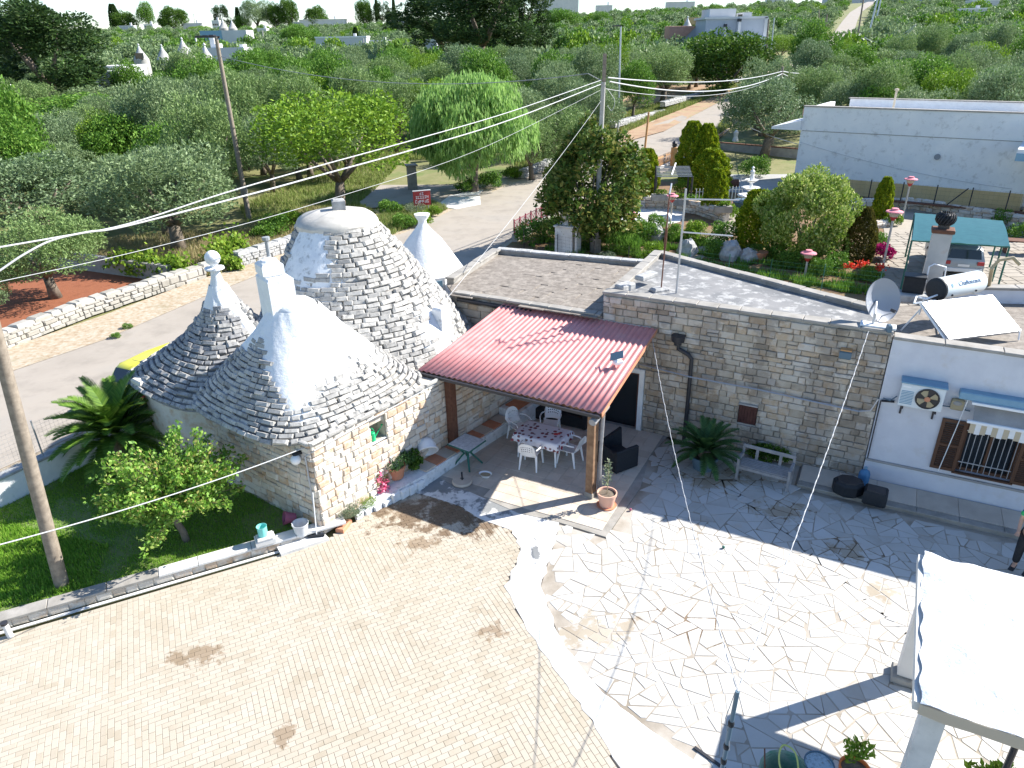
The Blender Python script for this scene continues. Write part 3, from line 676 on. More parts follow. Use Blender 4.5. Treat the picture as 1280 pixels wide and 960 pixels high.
# ================================================================== TRULLI
C1 = G(405, 668)[:2]; TB = G(567, 566)[:2]; TU = (TB - C1) / np.linalg.norm(TB - C1)
LB = G(262, 598)[:2]; LU = (LB - C1) / np.linalg.norm(LB - C1)
def TL(a, b, z=0): p = C1 + TU * a + LU * b; return np.array([p[0], p[1], z])
TN = np.array([TU[1], -TU[0]]); LNn = np.array([-LU[1], LU[0]])   # outward normals
if TN @ (C1 - TL(2, 2)[:2]) < 0: TN = -TN
if LNn @ (C1 - TL(2, 2)[:2]) < 0: LNn = -LNn
TANG = math.atan2(TU[1], TU[0])
def fsq(th, cth, sq):
    """radius multiplier: circle -> rounded square aligned with the walls"""
    a = th - cth; c, s = abs(math.cos(a)), abs(math.sin(a)); p = 2 + 4 * sq
    return (c ** p + s ** p) ** (-1 / p)
class Cone:
    def __init__(s, cx, cy, z0, R, z1, R1, bulge=0.0, sq=0.0, tip=(0, 0), side=0):
        s.c = (cx, cy); s.z0 = z0; s.R = R; s.z1 = z1; s.R1 = R1; s.b = bulge; s.sq = sq; s.tip = tip
    def pt(s, th, u, off=0):
        r = s.R + (s.R1 - s.R) * u + s.b * math.sin(math.pi * u)
        if s.sq: r *= 1 + (fsq(th, TANG, s.sq) - 1) * max(0, 1 - u * 1.4)
        z = s.z0 + (s.z1 - s.z0) * u; e = 1e-3
        sl = math.hypot(s.z1 - s.z0, s.R - s.R1); nx = (s.z1 - s.z0) / sl; nz = (s.R - s.R1) / sl
        r += off * nx; z += off * nz
        return np.array([s.c[0] + s.tip[0] * u + r * math.cos(th), s.c[1] + s.tip[1] * u + r * math.sin(th), z])
    def shell(s, name, parent, mask, mat_gap, mat_white, nt_=96, nu=44, u1=1.0, up=.060, down=-.05):
        """masonry backing; where mask>0 a plaster coat swells proud of the stones (a part of its own)"""
        for nm, mt, fn in (('masonry_core', mat_gap, lambda th, u: -.03),) + ((('plaster_coat', mat_white, lambda th, u: down + (up - down) * min(1, max(0, mask(th, u) * 4 + .5)) + (.012 * tri_noise(math.cos(th) * 4, math.sin(th) * 4, u * 9, 1.4))),) if mask else ()):
            v = []; f = []
            for i in range(nu + 1):
                for k in range(nt_):
                    th = 2 * math.pi * k / nt_; v.append(s.pt(th, i / nu * u1, fn(th, i / nu * u1)))
            for i in range(nu):
                for k in range(nt_):
                    if nm == 'plaster_coat':
                        if max(mask(2 * math.pi * (k + a) / nt_, (i + b) / nu * u1) for a in (-1, 0, 1, 2) for b in (-1, 0, 1, 2)) < -.12: continue
                    f.append((i * nt_ + k, i * nt_ + (k + 1) % nt_, (i + 1) * nt_ + (k + 1) % nt_, (i + 1) * nt_ + k))
            if nm == 'masonry_core': f = f + [tuple(range(nu * nt_, (nu + 1) * nt_))]
            stuffmesh(nm, np.array(v), f, mt, parent, smooth=True)
    def stones(s, parent, mat, mask=None, ch=.112, sl_=.30, dep=.062, umax=1.0, cull=None, limit=300):
        slant = math.hypot(s.z1 - s.z0, s.R - s.R1); n = int(slant * umax / ch); pc = Pieces()
        for k in range(n):
            u = (k + .5) / n * umax; th = rng.uniform(0, 1)
            rr = np.linalg.norm(s.pt(0, u)[:2] - np.array([s.c[0] + s.tip[0] * u, s.c[1] + s.tip[1] * u])); cir = 2 * math.pi * rr; end = th + 2 * math.pi
            hh = ch * rng.uniform(.9, 1.08)
            while th < end - .02:
                l = rng.uniform(.55, 1.35) * sl_; dth = l / max(rr, .15); tm = th + dth / 2; th += dth
                if mask and mask(tm, u) > .10: continue
                if cull and cull(s.pt(tm, u)): continue
                p = s.pt(tm, u); a = s.pt(tm - .02, u); b = s.pt(tm + .02, u); ux = (b - a) / np.linalg.norm(b - a)
                q = s.pt(tm, min(1, u + .02)) - s.pt(tm, max(0, u - .02)); q /= np.linalg.norm(q); un = np.cross(ux, q); un /= np.linalg.norm(un)
                # tip each slab outward and down a little, like laid chiancarelle
                un2 = un + np.array([0, 0, -.22]) + rng.normal(0, .05, 3); un2 /= np.linalg.norm(un2)
                ux2 = ux + rng.normal(0, .03, 3); ux2 -= un2 * (ux2 @ un2); ux2 /= np.linalg.norm(ux2); uz = np.cross(ux2, -un2)
                if uz[2] < 0: ux2 = -ux2; uz = -uz
                pc.put(p - un * .01 + rng.normal(0, .012, 3), ux2, un2, (l * .965, dep * rng.uniform(.6, 1.4), hh * .98), uz)
        pc.emit(parent, 'roof_stones', mat, limit)
def angw(a): return (a + math.pi) % (2 * math.pi) - math.pi
to_cam = lambda c: math.atan2(-c[1], -c[0])
WT = 2.36
# ---- front trullo: stone block + cone
fc = G(384, 482, 2.42); th_c = to_cam(fc); ft = thing('trullo', 'front stone trullo with half whitewashed cone and square white chimney over the courtyard corner', 'trullo', (*C1, 0))
niche = (1.66, 2.12, 1.58, 2.04)
poly = [TL(.06, .06), TL(4.55, .06), TL(4.55, 3.3), TL(.06, 4.2)]
mb = MB()
# wall core, with the niche cut: build right wall as pieces around it
def wallslab(mb, a, b, n, th, z0, z1, holes=()):
    a = np.array(a[:2]); b = np.array(b[:2]); L = np.linalg.norm(b - a); u = (b - a) / L; n = np.array(n[:2])
    xs = sorted(set([0, L] + [h[i] for h in holes for i in (0, 1)])); zs = sorted(set([z0, z1] + [h[i] for h in holes for i in (2, 3)]))
    ang = math.atan2(u[1], u[0])
    for i in range(len(xs) - 1):
        for j in range(len(zs) - 1):
            cx_, cz = (xs[i] + xs[i + 1]) / 2, (zs[j] + zs[j + 1]) / 2
            if any(h[0] < cx_ < h[1] and h[2] < cz < h[3] for h in holes): continue
            p = a + u * cx_ - n * th / 2; mb.box((p[0], p[1], cz), (xs[i + 1] - xs[i], th, zs[j + 1] - zs[j]), ang)
ins = .03
wallslab(mb, TL(0, 0)[:2] - TN * ins, TL(7.6, 0)[:2] - TN * ins, TN, .45, 0, WT, [niche])
wallslab(mb, TL(0, .45)[:2] - LNn * ins, TL(0, 6.0)[:2] - LNn * ins, LNn, .45, 0, WT)
mb.box(TL((niche[0] + niche[1]) / 2, .5, 1.8), (.6, .06, .6), TANG)
mb.build('wall', m_mortar, ft)
mb = MB(); mb.prism([TL(.4, .4), TL(4.6, .4), TL(4.6, 4.6), TL(.4, 5.6)], 2.1, WT); mb.build('roof_base', m_cement, ft)
pc = Pieces(); stonewall(pc, TL(0, 0), TL(7.6, 0), .0, WT, TN, holes=[niche], ch=(.11, .22), cl=(.16, .44)); stonewall(pc, TL(0, 0), TL(0, 6.0), .0, WT, LNn, ch=(.11, .22), cl=(.16, .44)); pc.emit(ft, 'wall_stones', m_wallstone, 300)
ztop = zat(fc[:2], 383)
cf = Cone(fc[0], fc[1], 2.34, 2.34, ztop, .50, bulge=-.02, sq=.55)
def mk_front(th, u):
    a = angw(th - th_c); n = .07 * tri_noise(math.cos(th) * 3, math.sin(th) * 3, u * 5, 1.3)
    edge = .44 - .24 * math.exp(-((a + .12) / .38) ** 2) - .10 * math.exp(-((a - .55) / .3) ** 2) - .30 * math.exp(-((a - 2.0) / .6) ** 2) + .22 * math.exp(-((a + 1.1) / .45) ** 2)
    return u - edge + n
cr = link('cone_roof', None, ft, Matrix.Translation(fc)); 
cf.shell('cone', cr, mk_front, m_cement, m_white); cf.stones(cr, m_roofstone, mk_front)
# eaves slab stones round the wall top
pc = Pieces()
for (a, b, n) in ((TL(-.05, -.05), TL(4.6, -.05), TN), (TL(-.05, -.05), TL(-.05, 4.4), LNn)):
    a = a[:2]; b = b[:2]; L = np.linalg.norm(b - a); u = (b - a) / L; t = 0
    while t < L:
        l = rng.uniform(.3, .55); c = a + u * (t + l / 2) - n * .02; uu = np.array([u[0], u[1], 0]); n3 = np.array([n[0], n[1], 0])
        if np.cross(uu, -n3)[2] < 0: uu = -uu
        pc.put((c[0], c[1], WT + .03), uu, n3, (l - .015, .07, .07)); t += l
pc.emit(cr, 'eaves_stones', m_roofstone, 60)
# chimney: square white shaft with narrower capped top
chb = G(352, 405, ztop - .25)[:2] + (fc[:2] - G(352, 405, ztop - .25)[:2]) * .2
z_b = zat(fc[:2] + np.array([-.1, 0]), 396); z_m = zat(fc[:2], 343); z_t = zat(fc[:2], 327)
cc = fc[:2] + np.array([-.36, .0]); cang = TANG - .28
mb = MB(); mb.box((cc[0], cc[1], (z_b - .5 + z_m) / 2), (.60, .84, z_m - z_b + .5), cang, bev=.05); o = mb.build('chimney', m_white, ft)
mb = MB(); mb.lathe([(.54, -.1), (.50, .05), (.36, .16), (.001, .20)], (fc[0], fc[1], ztop), 20); smoothang(mb.build('cone_crown', m_white, ft)); mb = MB(); mb.box((cc[0] - .08, cc[1] + .02, (z_m + z_t) / 2), (.50, .52, z_t - z_m + .02), cang, bev=.06); mb.lathe([(.22, 0), (.17, .06), (.05, .1), (0.001, .11)], (cc[0] - .08, cc[1] + .02, z_t), 12); mb.build('chimney_cap', m_white, o)
mb = MB(); mb.tube([(cc[0] - .08, cc[1] + .1, z_t), (cc[0] - .08, cc[1] + .1, z_t + .5)], .045, 8); mb.lathe([(.09, 0), (.09, .07), (.001, .09)], (cc[0] - .08, cc[1] + .1, z_t + .48), 10); mb.build('stove_pipe', m_cabled, o)
# ---- left trullo
lc = G(292, 452, 2.42)
lt = thing('trullo', 'left grey slate cone trullo topped by a white ball finial beside the road', 'trullo', (lc[0], lc[1], 0))
zt = zat(lc[:2], 357)
cl_ = Cone(lc[0], lc[1], 2.30, 2.35, zt, .17, bulge=-.40, sq=.3)
thl = to_cam(lc)
def mk_left(th, u):
    a = angw(th - thl); n = .05 * tri_noise(math.cos(th) * 3, math.sin(th) * 3, u * 6, 1.5)
    e = .70 - .62 * math.exp(-((a - .75) / .16) ** 2)
    return u - e + n
cr = link('cone_roof', None, lt, Matrix.Translation(lc)); cl_.shell('cone', cr, mk_left, m_cement, m_white); cl_.stones(cr, m_roofdark, mk_left, dep=.075)
mb = MB(); mb.lathe([(.26, -.25), (.20, 0), (.13, .22), (.11, .40), (.24, .44), (.24, .48), (.09, .50), (.08, .56)], (lc[0], lc[1], zt), 20); o = mb.build('finial', m_white, lt); smoothang(o)
mb = MB(); mb.sphere((lc[0], lc[1], zt + .72), .19, 18); smoothang(mb.build('finial_ball', m_white, o))
mb = MB(); mb.lathe([(2.3, 0), (2.25, 2.32), (.5, 2.34)], (lc[0], lc[1], 0), 24); mb.build('wall', m_wallstone, lt)
mb = MB(); mb.prism([TL(.1, 4.0), TL(3.3, 4.0), TL(3.3, 6.0), TL(.1, 6.0)], 0, 2.34); mb.build('wall', m_mortar, lt)
mb = MB(); p = TL(-.02, 5.95); mb.box((p[0], p[1], 2.42), (.7, .5, .16), TANG, bev=.04); mb.build('corner_stone', m_wallstone, lt)
# ---- big trullo
bc = G(455, 412, 2.5); zt = zat(bc[:2] + np.array([-.25, 0]), 277); thb = to_cam(bc)
bt = thing('trullo', 'tallest grey stone trullo with a flat cement cap and whitewashed patch', 'trullo', (bc[0], bc[1], 0))
cb = Cone(bc[0], bc[1], 2.1, 3.28, zt, .98, bulge=.06, tip=(-.42, .1))
def mk_big(th, u):
    a = angw(th - thb); n = .06 * tri_noise(math.cos(th) * 4, math.sin(th) * 4, u * 6, 1.4)
    return min(.56 - abs(a + .72), (u - .60) * 1.3, 9) * .9 + n * .9
def mk_big2(th, u):
    a = angw(th - thb); n = .05 * tri_noise(math.cos(th) * 5, math.sin(th) * 5, u * 8, 1.6)
    return max(mk_big(th, u), .26 - math.hypot((a - .86) * 1.0, (u - .24) * 1.5) + n * .9)
cr = link('cone_roof', None, bt, Matrix.Translation(bc)); cb.shell('cone', cr, mk_big2, m_cement, m_whitec, nt_=120); cb.stones(cr, m_roofstone, mk_big2, ch=.122, sl_=.33, dep=.07, umax=.985)
tc = cb.pt(0, 1) * .5 + cb.pt(math.pi, 1) * .5
mb = MB(); mb.lathe([(1.10, -.14), (1.12, 0), (1.06, .10), (.85, .22), (.5, .30), (.001, .34)], tuple(tc), 32); v_ = mb.v
mb.v = [(x + .03 * tri_noise(x, y, z, 3), y, z + .02 * tri_noise(x, y, z, 2)) for x, y, z in v_]; smoothang(mb.build('cement_cap', m_cap, bt))
mb = MB(); mb.box((tc[0] + .1, tc[1], tc[2] + .42), (.34, .30, .34), .3, bev=.04); mb.build('cap_block', m_rock, bt)
mb = MB(); mb.lathe([(3.0, 0), (3.05, 2.1), (.5, 2.2)], (bc[0], bc[1], 0), 32); mb.build('wall', m_mortar, bt)
# whitewashed stub chimney low on its right flank
pz = cb.pt(thb + .93, .25)
mb = MB(); mb.box((pz[0], pz[1], pz[2] + .15), (.36, .36, .8), TANG, bev=.05); mb.build('vent_stub', m_whitec, bt)
# ---- small whitewashed trullo at the back
sc = G(533, 345, 2.7); zt = zat(sc[:2], 283)
st = thing('trullo', 'small fully whitewashed bottle shaped trullo with a tiny window beside the lane', 'trullo', (sc[0], sc[1], 0))
mb = MB(); hgt = zt - 2.3
mb.lathe([(1.75, 0), (1.75, 2.2), (1.68, 2.35), (1.30, 2.3 + hgt * .3), (.95, 2.3 + hgt * .55), (.62, 2.3 + hgt * .78), (.30, 2.3 + hgt * .95), (.16, zt + .08), (.14, zt + .2), (.24, zt + .34), (.26, zt + .42), (.001, zt + .44)], (sc[0], sc[1], 0), 40)
mb.v = [(x + .02 * tri_noise(x, y, z, 2.5), y, z) for x, y, z in mb.v]; smoothang(mb.build('cone_roof', m_white, st), 60)
wd = np.array([.35, -.93]); wp = sc[:2] + wd * 1.42
R = Matrix.Rotation(math.atan2(wd[0], -wd[1]), 3, 'Z')
mb = MB(); mb.box((wp[0], wp[1], 2.85), (.46, .34, .42), 0, R); o = mb.build('dormer', m_white, st)
wq = wp + wd * .175; mb = MB(); mb.box((wq[0], wq[1], 2.86), (.26, .02, .22), 0, R); mb.build('window_pane', m_blueac, o)
# sloped plaster saddles between the cones
mb = MB(); a = TL(2.5, 3.6, 2.2); b = TL(4.6, 2.2, 2.25)
mb.prism([TL(1.5, 3.6), TL(4.5, 1.7), TL(6.0, 2.0), TL(5.4, 4.4), TL(2.0, 6.0)], 2.0, 2.55); mb.build('valley_roof', m_whitec, bt)
# ---- bench ledge and trough against the porch side wall
lb = thing('masonry_bench', 'low white sided masonry bench with brown tiles along the trullo wall', 'bench', TL(4, -.3))
def tb(mb, t0, t1, o0, o1, z0, z1, bev=.02):
    p = TL((t0 + t1) / 2, 0)[:2] + TN * (o0 + o1) / 2; mb.box((p[0], p[1], (z0 + z1) / 2), (t1 - t0, o1 - o0, z1 - z0), TANG, bev=bev)
mb = MB(); tb(mb, 2.75, 6.3, .03, .55, 0, .36); mb.build('masonry_base', m_whitec, lb)
for k in range(9): mb = MB(); tb(mb, 2.85 + k * .38, 2.85 + (k + 1) * .38 - .01, .06, .50, .36, .40, .005); mb.build('seat_tile', m_terra if k % 2 else m_tile, lb)
tr = thing('masonry_trough', 'white raised trough with earthy top under the porch roof', 'trough', TL(7, -.5))
mb = MB(); tb(mb, 6.32, 7.7, .05, .75, 0, .60); mb.build('trough_wall', m_whitec, tr); mb = MB(); tb(mb, 6.5, 7.7, .12, .62, .59, .615, 0); mb.build('soil', m_terra, tr)
pl = thing('planter_ledge', 'rough whitewashed stone planter edge below the sunlit trullo wall', 'planter', TL(2, -.3))
mb = MB(); pts = [(1.0, .16), (1.5, .30), (2.0, .42), (2.8, .56)]
base = [TL(0.95, 0)[:2]] + [TL(t, 0)[:2] + TN * o for t, o in pts] + [TL(2.78, 0)[:2]]
mb.prism([tuple(p) for p in base], 0, .3, lambda p: .14 + .22 * min(1, max(0, ((np.array(p[:2]) - C1) @ TU - 1.3) / 1.0))); mb.v = [(x + .03 * tri_noise(x, y, z, 7), y + .03 * tri_noise(y, x, z, 7), z) for x, y, z in mb.v]; mb.build('ledge', m_whitec, pl)
pc = Pieces()
for t in np.arange(.9, 2.8, .24):
    o = np.interp(t, [1, 1.5, 2, 2.8], [.16, .30, .42, .56]); p = TL(t, 0)[:2] + TN * (o + .02); pc.put((p[0], p[1], .08 + .07 * (t > 1.8)), (TU[0], TU[1], 0), (TN[0], TN[1], 0), (.24, .06, .15 + .1 * (t > 1.8)))
pc.emit(pl, 'edge_stones', m_whitec)
mb = MB(); mb.box(tuple(TL(.42, 0)[:2] + TN * .2) + (.07,), (.42, .2, .12), TANG + .4, bev=.015); mb.build('loose_block', m_terra, label='tan stone block lying at the foot of the sunlit trullo corner', cat='block')
# ================================================================== STONE HOUSE (centre) AND LOW WING
hs = thing('stone_house', 'flat roofed rough stone house between the red porch roof and the lilac house', 'house', Wp(2, 1))
door = (-1.06, .06, 0, 1.78); win = (2.74, 3.22, .88, 1.45)
def wb(mb, t0, t1, z0, z1, o0, o1, bev=0):
    p = Wp((t0 + t1) / 2, (o0 + o1) / 2, (z0 + z1) / 2); mb.box(p, (t1 - t0, abs(o1 - o0), z1 - z0), WANG, bev=bev)
out = -WN
mb = MB(); wallslab(mb, Wp(-1.08, .03), Wp(5.86, .03), out, .4, 0, 3.9, [(.0, 1.14, 0, 1.78), (3.82, 4.30, .88, 1.45)])
hr = [tuple(Wp(-1.08, .2)[:2]), tuple(Wp(5.86, .2)[:2]), (9.25, 16.9), (4.95, 22.5)]
mb.prism([tuple(Wp(-1.08, .43)[:2]), tuple(Wp(5.86, .43)[:2]), (9.2, 16.8), (4.9, 22.4)], 0, 3.60)
mb.build('wall', m_mortar, hs)
pc = Pieces(); off = -1.08
stonewall(pc, Wp(-1.08), Wp(5.86), .0, 3.86, out, holes=[(door[0] - off - .14, door[1] - off + .14, 0, 1.94), (win[0] - off, win[1] - off, win[2], win[3])], ch=(.11, .22), cl=(.15, .46), gap=.008, depth=.036)
pc.emit(hs, 'wall_stones', m_housestone, 300)
mb = MB(); mb.prism([tuple(Wp(-.95, .3)[:2]), tuple(Wp(5.9, .3)[:2]), (9.15, 16.85), (4.85, 22.35)], 3.58, 3.72); mb.build('roof', m_roofgrey, hs)
# coping slabs on the parapet
def coping(parent, a, b, wdt, z, mat, seg=(.5, .8), h=.07, name='coping_slab'):
    a = np.array(a[:2]); b = np.array(b[:2]); L = np.linalg.norm(b - a); u = (b - a) / L; ang = math.atan2(u[1], u[0]); t = 0
    while t < L - .05:
        l = min(rng.uniform(*seg), L - t); c = a + u * (t + l / 2); mb = MB(); mb.box((c[0], c[1], z + rng.uniform(-.008, .008)), (l - .012, wdt + rng.uniform(-.02, .02), h), ang + rng.uniform(-.01, .01), bev=.012); mb.build(name, mat, parent); t += l
coping(hs, Wp(-1.12, .14), Wp(5.86, .14), .36, 3.93, m_cement)
def lowwall(parent, a, b, th, z0, z1, mat, name='parapet'):
    a = np.array(a[:2]); b = np.array(b[:2]); c = (a + b) / 2; u = b - a; mb = MB(); mb.box((c[0], c[1], (z0 + z1) / 2), (np.linalg.norm(u), th, z1 - z0), math.atan2(u[1], u[0])); return mb.build(name, mat, parent)
bkL, bkR = np.array((4.8, 22.35)), np.array((9.2, 16.75)); ftL = Wp(-.98, .34)[:2]
lowwall(hs, ftL + (bkL - ftL) * .01, bkL, .22, 3.5, 3.82, m_cement); coping(hs, ftL + (bkL - ftL) * .03, bkL, .30, 3.86, m_cement)
lowwall(hs, bkL, bkR, .24, 3.5, 3.80, m_cement); coping(hs, bkL, bkR, .30, 3.83, m_cement)
mb = MB(); p = G(757, 363, 4)[:2]; mb.box(tuple(Wp(-.75, .75)[:2]) + (3.86,), (.5, .32, .3), WANG + 1.2, bev=.03); mb.box(tuple(Wp(-.45, 1.7)[:2]) + (3.99,), (.7, .3, .14), WANG + 1.25, bev=.03); mb.build('loose_parapet_stone', m_rock, hs)
# door with plaster surround
dr = MB(); wb(dr, -1.0, .0, 0, 1.72, .14, .20); o = dr.build('door', m_glassd, hs)
mb = MB()
for a, b, z0, z1 in ((-1.06, -.99, 0, 1.78), (-.01, .06, 0, 1.78), (-1.06, .06, 1.70, 1.78)): wb(mb, a, b, z0, z1, .04, .16)
mb.build('door_frame', m_redshut, o)
mb = MB()
for a, b, z0, z1 in ((-1.22, -1.06, 0, 1.92), (.06, .20, 0, 1.92), (-1.06, .06, 1.78, 1.93)): wb(mb, a, b, z0, z1, -.075, .04, .02)
mb.build('door_surround', m_white, hs)
# shuttered small window
ws = MB(); wb(ws, 2.75, 3.21, .88, 1.44, .05, .12); o = ws.build('window_shutter', m_redshut, hs)
for k in range(6): mb = MB(); wb(mb, 2.76 + k * .075, 2.76 + k * .075 + .066, .90, 1.42, .03, .052); mb.build('shutter_board', m_redshut, o)
mb = MB(); wb(mb, 2.74, 3.22, 1.44, 1.475, -.05, .1); mb.build('lintel_flashing', m_metal, hs)
# low wing west of it
lw = thing('stone_wing', 'low stone wing with brown weathered slab roof behind the porch', 'house', Wp(-3.5, 1))
lwf = [tuple(Wp(-5.75, .05)[:2]), tuple(Wp(-1.1, .05)[:2]), (4.75, 22.9), (4.2, 22.95), (-.45, 24.9), (-1.95, 21.0)]
mb = MB(); mb.prism([tuple(Wp(-5.72, .04)[:2]), tuple(Wp(-1.1, .04)[:2]), (4.6, 22.6), (-.42, 24.7), (-1.85, 21.0)], 0, 3.22); mb.build('wall', m_mortar, lw)
pc = Pieces(); stonewall(pc, Wp(-5.75), Wp(-1.1), 0, 3.2, out, ch=(.16, .26), cl=(.25, .6)); pc.emit(lw, 'wall_stones', m_housestone, 120)
rs = MB(); rs.prism([tuple(Wp(-5.78, -.06)[:2]), tuple(Wp(-1.09, -.06)[:2]), (4.72, 22.7), (-.42, 24.85), (-1.95, 21.1)], 3.22, 3.27); ro = rs.build('roof', m_roofslab, lw)
# slab courses of the roof (chianche), laid as strips running back from the wall
a0 = Wp(-5.7, .0)[:2]; cnt = 0
rp = [tuple(Wp(-5.75, -.05)[:2]), tuple(Wp(-1.12, -.05)[:2]), (4.6, 22.55), (-.4, 24.65), (-1.85, 21.0)]
for i in range(13):
    t0 = -5.75 + i * .78; dd = 0 - rng.uniform(0, .3)
    while dd < 6.2:
        l = rng.uniform(.45, .75); c = Wp(t0 + .39 + dd * .38, dd + l / 2)
        if inpoly(c[0], c[1], rp):
            mb = MB(); R_ = WANG; mb.box((c[0], c[1], 3.273 + rng.uniform(-.002, .002)), (.776, l - .006, .03), WANG, bev=.004); mb.build('roof_slab', m_roofslab, ro)
        dd += l
lowwall(lw, (-1.85, 21.2), (-.42, 24.7), .24, 3.2, 3.40, m_cement); lowwall(lw, (-.42, 24.7), (4.5, 22.75), .24, 3.2, 3.38, m_cement)
coping(lw, (-.42, 24.72), (4.45, 22.78), .3, 3.41, m_rock); coping(lw, (-1.87, 21.2), (-.45, 24.6), .32, 3.43, m_cement)
coping(lw, Wp(-5.75, .0), Wp(-1.12, .0), .26, 3.31, m_cement, h=.06)
mb = MB(); mb.tube([Wp(-5.6, -.16, 3.15), Wp(-3.2, -.14, 3.12), Wp(-3.0, -.14, 3.0)], .06, 8); mb.build('gutter_pipe', m_dark, lw)
# wall fittings on the stone house: downpipe, conduit, floodlight
mb = MB(); R = Matrix.Identity(3)
mb.lathe([(.10, 0), (.10, .06), (.17, .10), (.19, .26)], Wp(1.05, -.16, 2.86), 10)
mb.tube([Wp(1.06, -.14, 2.9), Wp(1.08, -.14, 2.74), Wp(1.35, -.14, 2.62), Wp(1.44, -.14, 2.52), Wp(1.45, -.14, 1.6), Wp(1.45, -.14, .1)], .055, 8); smoothang(mb.build('downpipe', m_dark, label='dark downpipe with funnel head down the stone house wall', cat='downpipe'))
mb = MB(); mb.tube([Wp(.05, -.12, 2.10), Wp(1.5, -.20, 2.03), Wp(3.2, -.12, 1.99), Wp(5.5, -.12, 1.90), Wp(5.75, -.12, 1.98), Wp(5.86, -.1, 2.3)], .022, 6); mb.build('wall_conduit', m_metal, label='grey conduit running sideways along the stone house wall', cat='conduit')
mb = MB(); mb.tube([Wp(5.92, -.05, 2.25), Wp(5.92, -.05, .68)], .015, 5); mb.tube([Wp(5.93, -.05, 2.25), Wp(6.2, -.05, 2.28)], .03, 6); mb.build('corner_cable', m_dark, label='black cable down the seam between stone and lilac walls', cat='cable')
fl = thing('floodlight', 'small floodlight fixed high on the stone house wall', 'floodlight', Wp(4.98, 0, 3.3))
mb = MB(); mb.box(Wp(4.98, -.14, 3.28), (.26, .13, .20), WANG, bev=.03); mb.build('housing', m_bluegrey, fl); mb = MB(); mb.box(Wp(4.98, -.13, 3.41), (.24, .17, .03), WANG); mb.build('hood', m_orangew, fl)
# ------------------------------------------------------------------ lilac house (right)
lh = thing('plastered_house', 'lilac white plastered house with brown shutters on the right', 'house', Wp(9, 1))
wh = (8.78 - 1.05, 8.78 + .02, .78, 2.1)
T0, T1 = 5.88, 13.5
mb = MB(); wallslab(mb, Wp(T0, 0), Wp(T1, 0), out, .35, 0, 3.78, [(1.84, 2.96, .80, 2.06)]); mb.build('wall', m_paleplaster, lh)
mb = MB(); mb.prism([tuple(Wp(T0, .36)[:2]), tuple(Wp(T1, .36)[:2]), (18.6, 17.5), (13.8, 18.3), (9.4, 17.6)], 0, 3.5); mb.build('back_wall', m_paleplaster, lh)
mb = MB(); mb.prism([tuple(Wp(T0, .3)[:2]), tuple(Wp(T1, .3)[:2]), (18.5, 17.4), (13.8, 18.2), (9.4, 17.5)], 3.5, 3.56); mb.build('roof', m_roofslab, lh)
mb = MB(); wb(mb, T0, T1, .02, .60, -.028, -.0); mb.build('plinth', m_paleplaster, lh)
mb = MB(); wb(mb, T0, T1, .60, .655, -.06, -.0, .01); mb.build('plinth_moulding', m_wall_low, lh)
coping(lh, Wp(T0, .12), Wp(T1, .12), .34, 3.82, m_cement, (.8, 1.2))
lowwall(lh, (11.3, 18.0), (18.0, 17.1), .22, 3.5, 3.95, m_paleplaster); coping(lh, (11.3, 18.0), (18.0, 17.1), .30, 3.97, m_cement, (.8, 1.2))
# window: recess, panes, bars, shutters
wn = MB(); wb(wn, 7.74, 8.82, .82, 2.04, .16, .19); o = wn.build('window', m_glassd, lh)
mb = MB()
for a, b, z0, z1 in ((7.72, 7.80, .80, 2.06), (8.76, 8.84, .80, 2.06), (7.80, 8.76, .80, .87), (8.25, 8.31, .87, 2.05)): wb(mb, a, b, z0, z1, .08, .16)
mb.build('window_frame', m_brownwin, o)
for k in range(9): mb = MB(); t = 7.84 + k * .115; mb.tube([Wp(t, .0, .84), Wp(t, .0, 2.04)], .009, 5); mb.build('window_bar', m_metal, o)
mb = MB(); wb(mb, 7.76, 8.80, 1.04, 1.06, -.01, .01); wb(mb, 7.76, 8.80, 1.86, 1.88, -.01, .01); mb.build('cross_bar', m_metal, o)
mb = MB(); wb(mb, 7.68, 8.88, .76, .80, -.10, .1, .005); mb.build('window_sill', m_brownwin, lh)
for s, (a, b) in enumerate(((7.23, 7.74), (8.82, 9.33))):
    mb = MB()
    for q in ((a, a + .07, .78, 2.09), (b - .07, b, .78, 2.09), (a + .07, b - .07, .78, .86), (a + .07, b - .07, 2.02, 2.09), (a + .07, b - .07, 1.40, 1.46)): wb(mb, *q, -.065, -.025)
    o = mb.build('shutter', m_brownwin, lh)
    for k in range(21):
        z = .89 + k * .0535
        if abs(z - 1.43) < .035: continue
        mb = MB(); mb.box(Wp((a + b) / 2, -.045, z), (b - a - .14, .034, .012), 0, Matrix.Rotation(WANG, 3, 'Z') @ Matrix.Rotation(.6, 3, 'X')); mb.build('slat', m_brownwin, o)
    mb = MB(); wb(mb, a + .07, b - .07, .86, 2.02, -.03, -.026); mb.build('shutter_back', m_dark, o)
